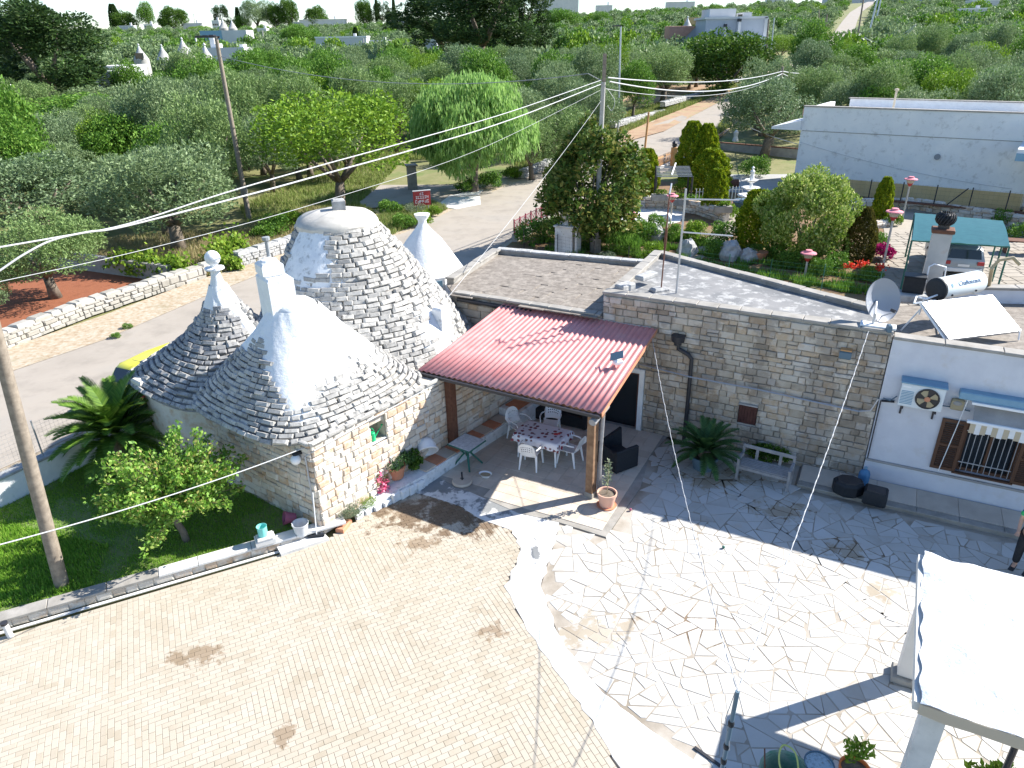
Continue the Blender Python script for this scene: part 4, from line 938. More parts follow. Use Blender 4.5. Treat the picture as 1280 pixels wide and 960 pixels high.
# air conditioner
ac = thing('air_conditioner', 'wall mounted air conditioner unit with faded blue lid and brown fan', 'air conditioner', Wp(6.65, -.2, 2.3))
mb = MB(); wb(mb, 6.25, 7.12, 2.34, 2.92, -.36, -.06, .02); mb.build('casing', m_acw, ac)
mb = MB(); wb(mb, 6.22, 7.15, 2.925, 2.96, -.40, -.03, .01); mb.build('lid', m_blueac, ac)
Rf = Matrix.Rotation(WANG, 3, 'Z') @ Matrix.Rotation(math.pi / 2, 3, 'X')
mb = MB(); mb.lathe([(.235, .0), (.235, .012), (.001, .013)], Wp(6.80, -.365, 2.63), 24, Rf); o = mb.build('fan_well', m_dark, ac)
mb = MB(); mb.lathe([(.225, .0), (.245, .0), (.245, .022), (.225, .022), (.225, .0)], Wp(6.80, -.372, 2.63), 24, Rf); mb.build('fan_ring', m_dark, o)
for k in range(4):
    a = k * math.pi / 2 + .5; mb = MB(); c0 = Wp(6.80, -.383, 2.63); e1 = np.array([*WU, 0]); e2 = np.array([0, 0, 1.])
    pts = [(.06, -.35), (.20, -.42), (.215, .0), (.20, .40), (.06, .45)]
    f3 = [c0 + e1 * r * math.cos(a + q) + e2 * r * math.sin(a + q) + np.array([*out, 0]) * .006 * i for i, (r, q) in enumerate(pts)]
    mb.add(f3 + [p - np.array([*out, 0]) * .004 for p in f3], [(0, 1, 2, 3, 4), (9, 8, 7, 6, 5)] + [(i, (i + 1) % 5, 5 + (i + 1) % 5, 5 + i)[::-1] for i in range(5)]); mb.build('fan_blade', m_beige, o)
mb = MB(); mb.lathe([(.06, 0), (.06, .03), (.001, .035)], Wp(6.80, -.383, 2.63), 14, Rf); mb.build('fan_hub', m_terra, o)
for k in range(9): mb = MB(); wb(mb, 6.27, 6.52, 2.42 + k * .038, 2.435 + k * .038, -.372, -.36); mb.build('grille_slat', m_blueac, ac)
mb = MB(); wb(mb, 6.28, 6.44, 2.82, 2.86, -.365, -.36); mb.build('blank_plate', m_whitep, ac)
for t in (6.36, 7.02): mb = MB(); wb(mb, t - .02, t + .02, 2.28, 2.32, -.36, -.01); wb(mb, t - .02, t + .02, 2.0, 2.28, -.04, -.01); mb.build('bracket', m_dark, ac)
mb = MB(); mb.tube([Wp(7.12, -.12, 2.42), Wp(7.3, -.06, 2.40), Wp(7.7, -.06, 2.38)], .015, 5); mb.tube([Wp(6.22, -.1, 2.45), Wp(6.1, -.08, 2.3), Wp(5.95, -.06, 2.33)], .015, 5); mb.build('ac_hose', m_bluegrey, ac)
mb = MB(); wb(mb, 7.30, 7.55, 2.36, 2.62, -.13, 0, .03); o = mb.build('alarm_box', m_beige, label='small beige siren box between the air conditioner and the awning', cat='alarm box'); mb = MB(); mb.lathe([(.07, 0), (.05, .02), (.001, .02)], Wp(7.42, -.13, 2.54), 14, Rf, 1.3, .8); mb.build('lens', m_wall_low, o)
# awning
aw = thing('awning', 'retracted awning with blue housing and scalloped striped valance over the barred window', 'awning', Wp(8.3, -.2, 2.4))
mb = MB(); wb(mb, 7.40, 9.3, 2.70, 2.88, -.24, 0, .02); mb.build('housing', m_blueac, aw)
mb = MB(); wb(mb, 7.66, 9.3, 2.645, 2.70, -.30, -.02); mb.build('lower_rail', m_whitep, aw)
mb = MB(); a, b = Wp(7.74, -.08, 2.64), Wp(9.2, -.08, 2.64); c, d = Wp(9.2, -.42, 2.33), Wp(7.74, -.42, 2.33); mb.add([a, b, c, d] + [p - np.array([0, 0, .012]) for p in (a, b, c, d)], [(0, 1, 2, 3), (7, 6, 5, 4), (0, 3, 7, 4), (1, 5, 6, 2)]); mb.build('awning_cloth', m_wall_low, aw)
mb = MB(); wb(mb, 7.64, 9.3, 2.26, 2.33, -.47, -.39, .015); mb.build('front_bar', m_whitep, aw)
m_str1, m_str2 = m_whitep2, M('beige_stripe_cloth', (.50, .42, .30))
for k in range(15):
    t = 7.72 + k * .105; hh = .20 + .05 * abs(math.sin(k * math.pi / 4 + .8)); mb = MB(); wb(mb, t, t + .103, 2.26 - hh, 2.26, -.435, -.428); mb.build('valance_stripe', m_str1 if k % 2 else m_str2, aw)
mb = MB(); mb.tube([Wp(7.58, -.2, 2.7), Wp(7.52, -.14, 1.9), Wp(7.42, -.1, .75)], .010, 5); mb.build('crank_rod', m_whitep, aw)
# ------------------------------------------------------------------ ROOF THINGS
dp = thing('satellite_dish', 'grey satellite dish on the parapet at the seam of the two houses', 'satellite dish', G(1090, 408, 3.9))
dc = Vector(G(1104, 375, 4.40)); dn_ = Vector((.30, -.86, .32)).normalized(); Rd = dn_.to_track_quat('Z', 'Y').to_matrix()
mb = MB(); prof = [(.001, -.16)] + [(r, -.16 + .16 * (r / .5) ** 2) for r in (.1, .2, .3, .4, .5)] + [(.51, .01), (.50, -.02)] + [(r, -.175 + .16 * (r / .5) ** 2) for r in (.4, .3, .2, .1)] + [(.001, -.18)]
mb.lathe(prof, dc, 36, Rd); smoothang(mb.build('reflector', M('dish_paint', (.30, .32, .36), rough=.4), dp))
mp = Vector(G(1090, 410, 3.9)); bk = dc - dn_ * .2
mb = MB(); mb.tube([mp, (mp.x, mp.y, bk.z - .1), bk], .03, 8); mb.tube([mp + Vector((.25, .2, 0)), (mp.x, mp.y, 4.2)], .015, 6); mb.build('mast', m_metal, dp)
lnb = dc + dn_ * .42 + Vector((.0, 0, -.30)); mb = MB(); mb.tube([dc - dn_ * .1 + Vector((0, 0, -.45)), lnb], .014, 6); mb.build('arm', m_metal, dp)
mb = MB(); mb.tube([lnb, lnb - dn_ * .12 + Vector((0, 0, .05))], .04, 8); mb.build('receiver', m_dark, dp)
mb = MB(); mb.box((mp.x + .1, mp.y - .05, 3.98), (.75, .3, .05), WANG, bev=.01); mb.build('mortar_pad', m_white, dp)
mb = MB(); p = Wp(5.75, .0, 4.02); mb.box(p, (.10, .14, .18), WANG + .3, bev=.02); mb.build('junction_box', m_bluegrey, dp)
sh = thing('solar_water_heater', 'roof solar water heater with glazed panel coloured pale for sky glare and horizontal tank', 'solar water heater', G(1200, 400, 3.56))
z1_, z2_ = 3.82, 4.42
q = [G(1187, 424, z1_), G(1277, 413, z1_), G(1249, 366, z2_), G(1152, 378, z2_)]
q = [np.array(a) for a in q]; q[2] = q[3] + (q[1] - q[0]); nn = np.cross(q[1] - q[0], q[3] - q[0]); nn /= np.linalg.norm(nn)
mb = MB(); mb.add([p - nn * .09 for p in q] + list(q), [(3, 2, 1, 0), (4, 5, 6, 7), (0, 1, 5, 4), (1, 2, 6, 5), (2, 3, 7, 6), (3, 0, 4, 7)]); mb.build('collector_frame', m_metal, sh)
cq = sum(q) / 4; q2 = [cq + (p - cq) * .965 + nn * .006 for p in q]
mb = MB(); mb.add(q2 + [p - nn * .004 for p in q2], [(0, 1, 2, 3), (7, 6, 5, 4)] + [(i, 4 + i, 4 + (i + 1) % 4, (i + 1) % 4) for i in range(4)]); mb.build('collector_glass', M('painted_glare_panel_glass', [(.42, .50, .56), (.52, .58, .62)], ns=1.2, rough=.22, spec=.8), sh)  # pale base colour stands in for sky and sun glare on the glass
ta, tbb = Vector(G(1170, 362, 4.5)), Vector(G(1221, 352, 4.5)); tv = (tbb - ta).normalized(); Rt = tv.to_track_quat('Z', 'Y').to_matrix(); Lt = (tbb - ta).length
tr_ = .27
mb = MB(); mb.lathe([(tr_, 0), (tr_, Lt), (.23, Lt + .05), (.001, Lt + .07)], ta, 28, Rt); tank = smoothang(mb.build('tank', M('tank_shell', (.62, .68, .71), rough=.3, spec=.5), sh))
mb = MB(); mb.lathe([(.001, -.03), (.20, -.03), (tr_ - .01, -.015), (tr_ + .008, 0), (tr_ + .008, .05)], ta, 28, Rt); smoothang(mb.build('end_cap', m_black, tank))
mb = MB()
for k in (0, 1):
    p0 = q[3] * (1 - (.08 + .8 * k)) + q[2] * (.08 + .8 * k); mb.tube([p0 - nn * .06, (p0[0] - .25, p0[1] + .35, 3.58)], .02, 6); mb.tube([q[0] * (1 - k) + q[1] * k - nn * .06, (q[0] * (1 - k) + q[1] * k) * np.array([1, 1, 0]) + np.array([0, 0, 3.58])], .02, 6); mb.tube([p0, ta + tv * Lt * (.1 + .8 * k) - Vector((0, 0, tr_))], .02, 6)
mb.tube([q[3] - nn * .05, q[0] - nn * .1], .025, 6); mb.build('support_frame', m_whitep, sh)
mb = MB(); mb.tube([ta + Vector((0, -.1, -.1)), ta + Vector((-.35, -.25, -.15)), ta + Vector((-.55, -.2, -.1)), Vector(q[3]) + Vector((-.2, -.05, 0)), Vector(q[3])], .022, 6); mb.tube([ta + Vector((-.35, -.2, -.12)), ta + Vector((-.38, -.2, -.55))], .018, 6); mb.build('pipe', m_whitep, sh)
for s_ in (.22, .80): mb = MB(); mb.sphere(ta + tv * Lt * s_ + Vector((.05, -tr_ * .92, -.10)), .035, 8); mb.build('bolt_cap', m_dark, tank)
# maker's lettering on the tank
def textmesh(txt, size, name='lettering'):
    cu = bpy.data.curves.new('t', 'FONT'); cu.body = txt; cu.size = size; cu.extrude = .002; cu.align_x = 'CENTER'; cu.align_y = 'CENTER'
    to = bpy.data.objects.new('t', cu); C.objects.link(to); bpy.context.view_layer.update()
    me = bpy.data.meshes.new_from_object(to.evaluated_get(bpy.context.evaluated_depsgraph_get())); bpy.data.objects.remove(to, do_unlink=True); return me
me = textmesh('Chaffoteaux', .155); me.materials.clear(); me.materials.append(M('blue_print', (.03, .10, .22)))
cd = (Vector((0, 0, H)) - (ta + tv * Lt * .5)); cd = (cd - tv * cd.dot(tv)).normalized(); cd = (cd + Vector((0, 0, .12))).normalized(); cd = (cd - tv * cd.dot(tv)).normalized()
yv = cd.cross(tv); Rl = Matrix((tv, yv, cd)).transposed()
for v in me.vertices:      # wrap the letters round the cylinder
    a = v.co.y / tr_; p = ta + tv * (Lt * .57 + v.co.x) + (cd * math.cos(a) + yv * math.sin(a)) * (tr_ + .003 + v.co.z); v.co = p
link('lettering', me, tank, Matrix())
mb = MB(); a = ta + tv * Lt * .155; mb.add([a + cd * (tr_ + .004) + (tv * x + yv * y) for x, y in ((-.05, 0), (0, -.055), (.03, 0), (0, .055))] + [a + cd * (tr_ - .01) + (tv * x + yv * y) for x, y in ((-.05, 0), (0, -.055), (.03, 0), (0, .055))], [(0, 1, 2, 3)] + [(i, 4 + i, 4 + (i + 1) % 4, (i + 1) % 4) for i in range(4)]); mb.build('diamond_logo', m_blueac, tank)
# chimney with turbine cowl
chp = G(1163, 352, 3.9)[:2]; zc = zat(chp, 290)
cm = thing('chimney', 'tall grey rendered chimney with black turbine cowl beside the solar heater', 'chimney', (*chp, 3.5))
mb = MB(); mb.box((*chp, (3.5 + zc) / 2), (.46, .42, zc - 3.5), WANG, bev=.02); mb.build('shaft', M('stained_render', [(.36, .36, .35), (.48, .47, .45)], ns=2, dirt=((.36, .20, .12), 4, .56, .8, .6)), cm)
mb = MB(); mb.box((*chp, zc + .05), (.54, .50, .10), WANG, bev=.02); mb.build('brick_cap', m_polered, cm)
mb = MB(); mb.lathe([(.14, 0), (.14, .12)], (*chp, zc + .1), 12); co = mb.build('collar', m_dark, cm)
mb = MB(); mb.sphere((*chp, zc + .36), .17, 14, sz=.8); mb.build('turbine_core', m_black, cm)
for k in range(18):
    a = k * 2 * math.pi / 18; pts = []
    for j in range(6):
        ph = -1.1 + j * .44; r = .235 * math.cos(ph * .85); aa = a + ph * .35; pts.append((chp[0] + r * math.cos(aa), chp[1] + r * math.sin(aa), zc + .36 + .17 * math.sin(ph)))
    mb = MB(); mb.tube(pts, .022, 4); mb.build('turbine_vane', m_black, co)
bx = G(1140, 365, 3.75)
bb = thing('water_box', 'black lidded box on the roof left of the rendered chimney', 'box', (bx[0], bx[1], 3.55))
mb = MB(); mb.box((bx[0], bx[1], 3.98), (.50, .42, .44), WANG, bev=.02); mb.build('box', m_black, bb); mb = MB(); mb.box((bx[0], bx[1], 4.21), (.54, .46, .04), WANG, bev=.01); mb.build('lid', m_black, bb); mb = MB(); mb.tube([(bx[0] + .3, bx[1], 4.0), (bx[0] + .3, bx[1], 4.45), (bx[0] + .45, bx[1] + .05, 4.5), (bx[0] + .75, bx[1], 4.42), (bx[0] + .78, bx[1], 4.1)], .02, 6); mb.build('pipe', m_whitep, bb)
mb = MB(); mb.box((bx[0] - .05, bx[1] - .15, 3.66), (.7, .5, .22), WANG + .1, bev=.03); mb.build('roof_block', m_rock, label='rough masonry block under the black roof box', cat='block')
def mast(foot, top, r, arms, label, mat, nm='antenna_mast'):
    t = thing(nm, label, 'antenna', foot); mb = MB(); mb.tube([foot, top], r, 8); mb.build('pole', mat, t)
    for (a, b) in arms:
        m2 = MB(); m2.tube([a, b], .022, 6); m2.build('cross_arm', m_metal, t)
    return t
f2 = G(845, 369, 3.66); y_ = f2[1]; tp = np.array([f2[0] + .02, f2[1], zat(f2, 236)])
a1 = onray(857, 249, y_); a1b = onray(924, 250, y_ - .1); a2 = onray(851, 290, y_); a2b = onray(916, 295, y_ - .1)
mast(f2, tp, .028, [(a1, a1b), (a2, a2b)], 'grey antenna mast with two long horizontal arms on the stone house roof', m_metal)
f1 = G(826, 366, 3.66); t1 = np.array([f1[0] + .03, f1[1], zat(f1, 243)]); mt_ = mast(f1, t1, .020, [(t1, t1 + np.array([.1, .3, .22]))], 'thin rusty antenna mast standing in a stone block on the roof', M('rusty_steel', [(.14, .06, .04), (.22, .12, .09)], ns=8))
mb = MB(); mb.tube([f1 * .55 + t1 * .45, f1 * .25 + t1 * .75 - np.array([0, 0, .2])], .035, 8); mb.build('clamp_sleeve', m_polered, mt_); mb = MB(); mb.box((f1[0] - .05, f1[1], 3.74), (.45, .3, .16), .4, bev=.05); mb.build('foot_stone', m_rock, mt_)
wp_ = onray(1240, 335, 17.0); mb = MB(); mb.tube([G(1236, 358, 3.95), wp_, wp_ + np.array([.12, 0, .2]), wp_ + np.array([.45, 0, .25]), wp_ + np.array([.6, -.1, .1])], .045, 8); mb.build('vent_pipe', m_beige, label='bent cream vent pipe rising at the back of the lilac house roof', cat='pipe')
# ------------------------------------------------------------------ PORCH
A_ = Wp(-4.12, -.02, 3.20); B_ = Wp(.42, -.02, 3.14); C_ = np.array(G(751, 517, 2.50)); D_ = np.array(G(522, 462, 2.48))
po = thing('porch', 'timber porch with red corrugated roof sheets in front of the stone wing', 'porch', G(660, 590))
nr = 32; npan = 5
def rp_(s, t): return (A_ * (1 - s) + B_ * s) * (1 - t) + (D_ * (1 - s) + C_ * s) * t
for k in range(npan):
    s0, s1 = k / npan, (k + 1) / npan + .006; nseg = 52; v = []; f = []
    for j, t in enumerate((0, .33, .66, 1.0)):
        for lay in (0, 1):
            for i in range(nseg + 1):
                s = s0 + (s1 - s0) * i / nseg; p = rp_(s, t); v.append((p[0], p[1], p[2] + .019 * math.sin(s * nr * 2 * math.pi) - (.004 if lay else 0) + .002 * k))
    m_ = nseg + 1
    for j in range(3):
        for i in range(nseg):
            a = j * 2 * m_ + i; b = a + 2 * m_; f.append((a, b, b + 1, a + 1)); a += m_; b += m_; f.append((a, a + 1, b + 1, b))
    for i in range(nseg): a = 6 * m_ + i; f.append((a, a + m_, a + m_ + 1, a + 1))
    stuffmesh('roof_sheet', np.array(v), f, m_sheet, po, smooth=True)
def beam(mb, a, b, w_, h_, dz=0):
    a = np.array(a, float) + (0, 0, dz); b = np.array(b, float) + (0, 0, dz); d = b - a; L = np.linalg.norm(d); x = Vector(d / L); y = Vector((0, 0, 1)).cross(x).normalized(); z = x.cross(y); mb.box((a + b) / 2, (L, w_, h_), 0, Matrix((x, y, z)).transposed())
rf = (C_ - D_) / np.linalg.norm(C_ - D_)
mb = MB(); beam(mb, D_ + (A_ - D_) * .05, C_ + (B_ - C_) * .05, .14, .14, -.15); mb.build('front_beam', m_postwood, po)
mb = MB(); e = rp_(.985, .95); mb.tube([rp_(.985, .86) + (0, 0, -.16), rp_(.97, 1.03) + (0, 0, -.20)], .09, 10); mb.build('log_end', m_bleach, po)
for s in (.02, .2, .4, .6, .8, .98): mb = MB(); beam(mb, rp_(s, .01), rp_(s, .99), .07, .09, -.085); mb.build('rafter', m_postwood, po)
mb = MB(); a, b = D_ + (D_ - A_) * .012, C_ + (C_ - B_) * .012; beam(mb, a, b, .10, .07, -.06); mb.build('gutter', m_dark, po); mb = MB(); beam(mb, rp_(1.005, 0), rp_(1.005, 1), .02, .10, -.03); mb.build('edge_board', m_terra, po)
pR = G(738, 622); pL = G(568, 571)
for (p, mt, ww, nm) in ((pR, m_postwood, .19, 'post'), (pL, m_polered, .20, 'post')):
    mb = MB(); zt_ = 2.36; mb.box((p[0], p[1], (.16 + zt_) / 2), (ww, ww, zt_ - .16), TANG, bev=.02); o = mb.build(nm, mt, po); mb = MB(); mb.box((p[0], p[1], .09), (ww + .03, ww + .03, .2), TANG, bev=.01); mb.build('post_foot', m_cement, o)
mb = MB(); q_ = np.array([pR[0] + .2, pR[1] + .02, 0]); mb.tube([q_ + (0, 0, .05), q_ + (.0, 0, 1.2), q_ + (.03, .0, 2.35)], .045, 8); mb.build('rain_pipe', m_bleach, po); mb = MB(); mb.box((q_[0] + .02, q_[1] - .05, .35), (.05, .03, .6), .5, Matrix.Rotation(.2, 3, 'Y')); mb.build('side_board', m_bleach, po)
# small solar garden lamp on the porch roof
sp_ = rp_(.93, .52) + (0, 0, .06); slp = thing('solar_lamp', 'small solar lamp with dark panel on the red roof edge', 'lamp', sp_)
Rs = Matrix.Rotation(WANG + .35, 3, 'Z') @ Matrix.Rotation(.45, 3, 'X') @ Matrix.Rotation(-.4, 3, 'Y')
mb = MB(); mb.box(sp_ + (0, .05, .22), (.34, .24, .02), 0, Rs, bev=.004); mb.build('panel', m_bluegrey, slp); mb = MB(); mb.box(sp_ + (.02, -.02, .08), (.22, .16, .14), .4, bev=.04); mb.build('body', m_whitep, slp); mb = MB(); mb.tube([sp_, sp_ + (0, .04, .22)], .015, 6); mb.build('bracket', m_metal, slp)
# ================================================================== FURNITURE AND SMALL THINGS
def catm(pts, n=8): # smooth polyline
    P = [np.array(p, float) for p in pts]; P = [2 * P[0] - P[1]] + P + [2 * P[-1] - P[-2]]; o = []
    for i in range(1, len(P) - 2):
        for k in range(n):
            t = k / n; o.append(.5 * (2 * P[i] + (P[i + 1] - P[i - 1]) * t + (2 * P[i - 1] - 5 * P[i] + 4 * P[i + 1] - P[i + 2]) * t * t + (3 * P[i] - P[i - 1] - 3 * P[i + 1] + P[i + 2]) * t ** 3))
    o.append(P[-2]); return o
ZF = .053
# table
tq = [G(641, 541, .80), G(697, 556, .80), G(716, 538, .80), G(660, 523.5, .80)]
tcn = sum(tq) / 4; tdir = (tq[1] - tq[0])[:2]; tA = math.atan2(tdir[1], tdir[0]); tLx = np.linalg.norm(tdir); tLy = np.linalg.norm((tq[3] - tq[0])[:2])
tb_ = thing('dining_table', 'white garden dining table under the flowered cloth', 'table', (tcn[0], tcn[1], ZF), tA)
mb = MB(); mb.box((0, 0, .70), (tLx - .06, tLy - .06, .04), bev=.01); mb.build('tabletop', m_whitep, tb_, local=True)
for sx in (-1, 1):
    for sy in (-1, 1): mb = MB(); mb.tube([(sx * (tLx / 2 - .13), sy * (tLy / 2 - .12), .69), (sx * (tLx / 2 - .10), sy * (tLy / 2 - .09), 0)], [.032, .024], 8); mb.build('leg', m_whitep, tb_, local=True)
# printed cloth
mc_ = bpy.data.materials.new('flowered_cloth'); mc_.use_nodes = True; n = mc_.node_tree.nodes; l = mc_.node_tree.links; b = n['Principled BSDF']; b.inputs['Roughness'].default_value = .45
tc_ = n.new('ShaderNodeTexCoord'); vo = n.new('ShaderNodeTexVoronoi'); vo.inputs['Scale'].default_value = 7.5; vo.inputs['Randomness'].default_value = .55; l.new(tc_.outputs['Object'], vo.inputs['Vector'])
nz = n.new('ShaderNodeTexNoise'); nz.inputs['Scale'].default_value = 30; l.new(tc_.outputs['Object'], nz.inputs['Vector'])
ad = n.new('ShaderNodeMath'); ad.operation = 'MULTIPLY_ADD'; l.new(nz.outputs[0], ad.inputs[0]); ad.inputs[1].default_value = .28; l.new(vo.outputs['Distance'], ad.inputs[2])
cr_ = n.new('ShaderNodeValToRGB'); e = cr_.color_ramp.elements; e[0].position = .0; e[0].color = (.22, .01, .03, 1); e[1].position = .62; e[1].color = (.68, .68, .74, 1)
x = e.new(.42); x.color = (.20, .015, .04, 1); x = e.new(.50); x.color = (.10, .12, .12, 1); x = e.new(.53); x.color = (.62, .62, .68, 1)
l.new(ad.outputs[0], cr_.inputs[0]); l.new(cr_.outputs[0], b.inputs['Base Color'])
def cloth(Lx, Ly, drop, mat):
    nx, ny = 40, 26; v = []; f = []; ex, ey = Lx / 2 + drop, Ly / 2 + drop
    for j in range(ny + 1):
        for i in range(nx + 1):
            x = -ex + 2 * ex * i / nx; y = -ey + 2 * ey * j / ny; dx = max(0, abs(x) - Lx / 2); dy = max(0, abs(y) - Ly / 2); d = math.hypot(dx, dy)
            w_ = .02 * math.sin((x + y) * 22) * min(1, d * 8); X = math.copysign(min(abs(x), Lx / 2 + .03 * min(1, d * 10)) + (w_ if dx > 0 else 0), x); Y = math.copysign(min(abs(y), Ly / 2 + .03 * min(1, d * 10)) + (w_ if dy > 0 else 0), y)
            v.append((X, Y, .745 - min(d, drop * 1.15) + .003 * tri_noise(x, y, 0, 6)))
    for j in range(ny):
        for i in range(nx): a = j * (nx + 1) + i; f.append((a, a + 1, a + nx + 2, a + nx + 1))
    return np.array(v), f
v, f = cloth(tLx, tLy, .22, mc_); me = mesh_np('tablecloth', v, f, mc_, True); o = link('tablecloth', me, None, Matrix.Translation((tcn[0], tcn[1], ZF)) @ Matrix.Rotation(tA, 4, 'Z'), label='white tablecloth printed with dark red flowers on the porch table', cat='tablecloth')
mb = MB(); c = G(695, 543, .82); mb.sphere((c[0], c[1], .83), .05, 8, sx=1.5, sz=.5); mb.sphere((c[0] + .08, c[1] + .02, .83), .04, 8, sz=.6); mb.build('red_cloth', m_redp, label='small crumpled red cloth lying on the flowered tablecloth', cat='cloth')
# monobloc chairs
def make_chair():
    t = link('plastic_chair', None, None, Matrix()); pr = MB()
    # seat
    v = []; f = []
    for j in range(9):
        for i in range(9):
            x = -.22 + .44 * i / 8; y = -.21 + .43 * j / 8; wv = 1 - .12 * (j / 8); v.append((x * wv, y, .42 - .02 * math.cos(x * 6) + (.015 if j == 0 else 0)))
    for j in range(8):
        for i in range(8): a = j * 9 + i; f.append((a, a + 1, a + 10, a + 9))
    nb = len(v); v2 = v + [(a, b, c - .015) for a, b, c in v]; f2 = f + [tuple(q + nb for q in g[::-1]) for g in f]
    for i in range(8):
        for (a, b) in ((i, i + 1), (72 + i + 1, 72 + i), ((i + 1) * 9, i * 9), (i * 9 + 8, (i + 1) * 9 + 8)): f2.append((b, a, a + nb, b + nb))
    mb = MB(); mb.add(v2, f2); smoothang(mb.build('seat', m_whitep, t, local=True))
    # rounded backrest with rows of holes: strips between holes
    mb = MB(); nx, nz = 17, 13
    def bp(i, k):
        u = -1 + 2 * i / (nx - 1); w_ = k / (nz - 1); top = math.sqrt(max(0, 1 - (abs(u)) ** 2.6)); z = .44 + w_ * .42 * (.35 + .65 * top); x = u * (.20 + .04 * w_); y = .21 + .13 * w_ + .05 * (1 - u * u); return (x, y, z)
    vs = []
    for k in range(nz):
        for i in range(nx): vs.append(bp(i, k))
    vb = [(a, b + .014, c) for a, b, c in vs]; fs = []; N = nx * nz
    for k in range(nz - 1):
        for i in range(nx - 1):
            if k in (4, 6, 8) and i % 2 == 1 and 2 < i < 14: hole = True
            else: hole = False
            if hole: continue
            a = k * nx + i; fs.append((a, a + 1, a + nx + 1, a + nx)); fs.append((N + a, N + a + nx, N + a + nx + 1, N + a + 1))
    mb.add(vs + vb, fs); smoothang(mb.build('backrest', m_whitep, t, local=True))
    for sx in (-1, 1):
        mb = MB(); mb.tube(catm([(sx * .22, .24, .62), (sx * .27, .12, .64), (sx * .275, -.08, .64), (sx * .25, -.20, .60), (sx * .235, -.22, .44)]), .019, 8); smoothang(mb.build('armrest', m_whitep, t, local=True))
        mb = MB(); mb.tube([(sx * .225, -.19, .42), (sx * .25, -.24, 0)], [.034, .022], 8); mb.build('leg', m_whitep, t, local=True)
        mb = MB(); mb.tube([(sx * .20, .20, .44), (sx * .235, .28, 0)], [.034, .022], 8); mb.build('leg', m_whitep, t, local=True)
    return t
ch0 = make_chair(); tc2 = tcn[:2]
def tloc(x, y): c, s = math.cos(tA), math.sin(tA); return np.array([tc2[0] + x * c - y * s, tc2[1] + x * s + y * c])
spots = [(G(664, 584)[:2], .5, 'white plastic chair at the front of the flowered table nearest the puddle'), (G(712, 579)[:2], -1.75, 'white plastic chair at the right end of the flowered table by the porch post'), (G(650, 551)[:2], 2.0, 'white plastic chair at the back left corner of the flowered table'), (G(688, 547)[:2], 3.35, 'white plastic chair behind the flowered table in front of the dark sofa')]
for i, (p, a, lb_) in enumerate(spots):
    d = tc2 - p; ang = math.atan2(d[1], d[0]) + math.pi / 2 + (0.25, -.2, .1, 0)[i]
    Wm = Matrix.Translation((p[0], p[1], ZF)) @ Matrix.Rotation(ang, 4, 'Z')
    if i == 0:
        ch0.matrix_basis = Wm; WM[ch0] = Wm; setp(ch0, label=lb_, cat='chair', group='white plastic chairs round the porch table')
    else: copytree(ch0, Wm, label=lb_)
# dark sofa, dark armchair
sf = G(712, 534); so_ = thing('wicker_sofa', 'long black wicker sofa against the back wall of the porch', 'sofa', (sf[0] - .25, sf[1] + .42, ZF), WANG)
mb = MB(); mb.box((0, 0, .2), (1.9, .7, .36), bev=.03); mb.build('seat', m_black, so_, local=True); mb = MB(); mb.box((0, .30, .60), (1.9, .12, .62), bev=.03); mb.build('backrest', m_black, so_, local=True)
for sx in (-1, 1): mb = MB(); mb.box((sx * .90, -.02, .32), (.12, .72, .6), bev=.03); mb.build('armrest', m_black, so_, local=True)
ac_ = G(773, 592); ar = thing('wicker_armchair', 'black wicker armchair with angular back right of the porch post', 'armchair', (ac_[0] + .05, ac_[1] + .35, ZF), .55)
mb = MB(); mb.box((0, 0, .19), (.62, .66, .34), bev=.02); mb.build('seat', m_black, ar, local=True)
mb = MB(); mb.box((-.02, -.31, .33), (.72, .09, .62), bev=.02); mb.build('armrest', m_black, ar, local=True); mb = MB(); mb.box((-.34, .0, .30), (.09, .56, .56), bev=.02); mb.build('armrest', m_black, ar, local=True)
mb = MB(); mb.add([(-.38, .28, 0), (.36, .28, 0), (.36, .40, 0), (-.38, .40, 0), (-.38, .30, .62), (.36, .36, .82), (.36, .44, .82), (-.38, .40, .62)], [(3, 2, 1, 0), (4, 5, 6, 7), (0, 1, 5, 4), (1, 2, 6, 5), (2, 3, 7, 6), (3, 0, 4, 7)]); mb.build('backrest', m_black, ar, local=True)
# green square table
gq = [G(560, 556, .72), G(587, 566, .72), G(607, 551, .72), G(580, 540.5, .72)]; gc = sum(gq) / 4; gA = math.atan2(*(gq[1] - gq[0])[:2][::-1]); gL = (np.linalg.norm(gq[1] - gq[0]) + np.linalg.norm(gq[3] - gq[0])) / 2
gt = thing('side_table', 'small square garden table with marbled top and crossed green legs', 'table', (gc[0], gc[1], ZF), gA)
mb = MB(); mb.box((0, 0, .66), (gL, gL, .035), bev=.006); mb.build('table_frame', m_greenp, gt, local=True); mb = MB(); mb.box((0, 0, .680), (gL - .05, gL - .05, .012), bev=.003); mb.build('tabletop', m_marble, gt, local=True)
for sx in (-1, 1):
    for sy in (-1, 1): mb = MB(); mb.tube([(sx * .22, sy * .22, .64), (sx * .06, sy * .06, .36), (sx * .27, sy * .27, 0)], [.028, .032, .024], 6); mb.build('leg', m_greenp, gt, local=True)
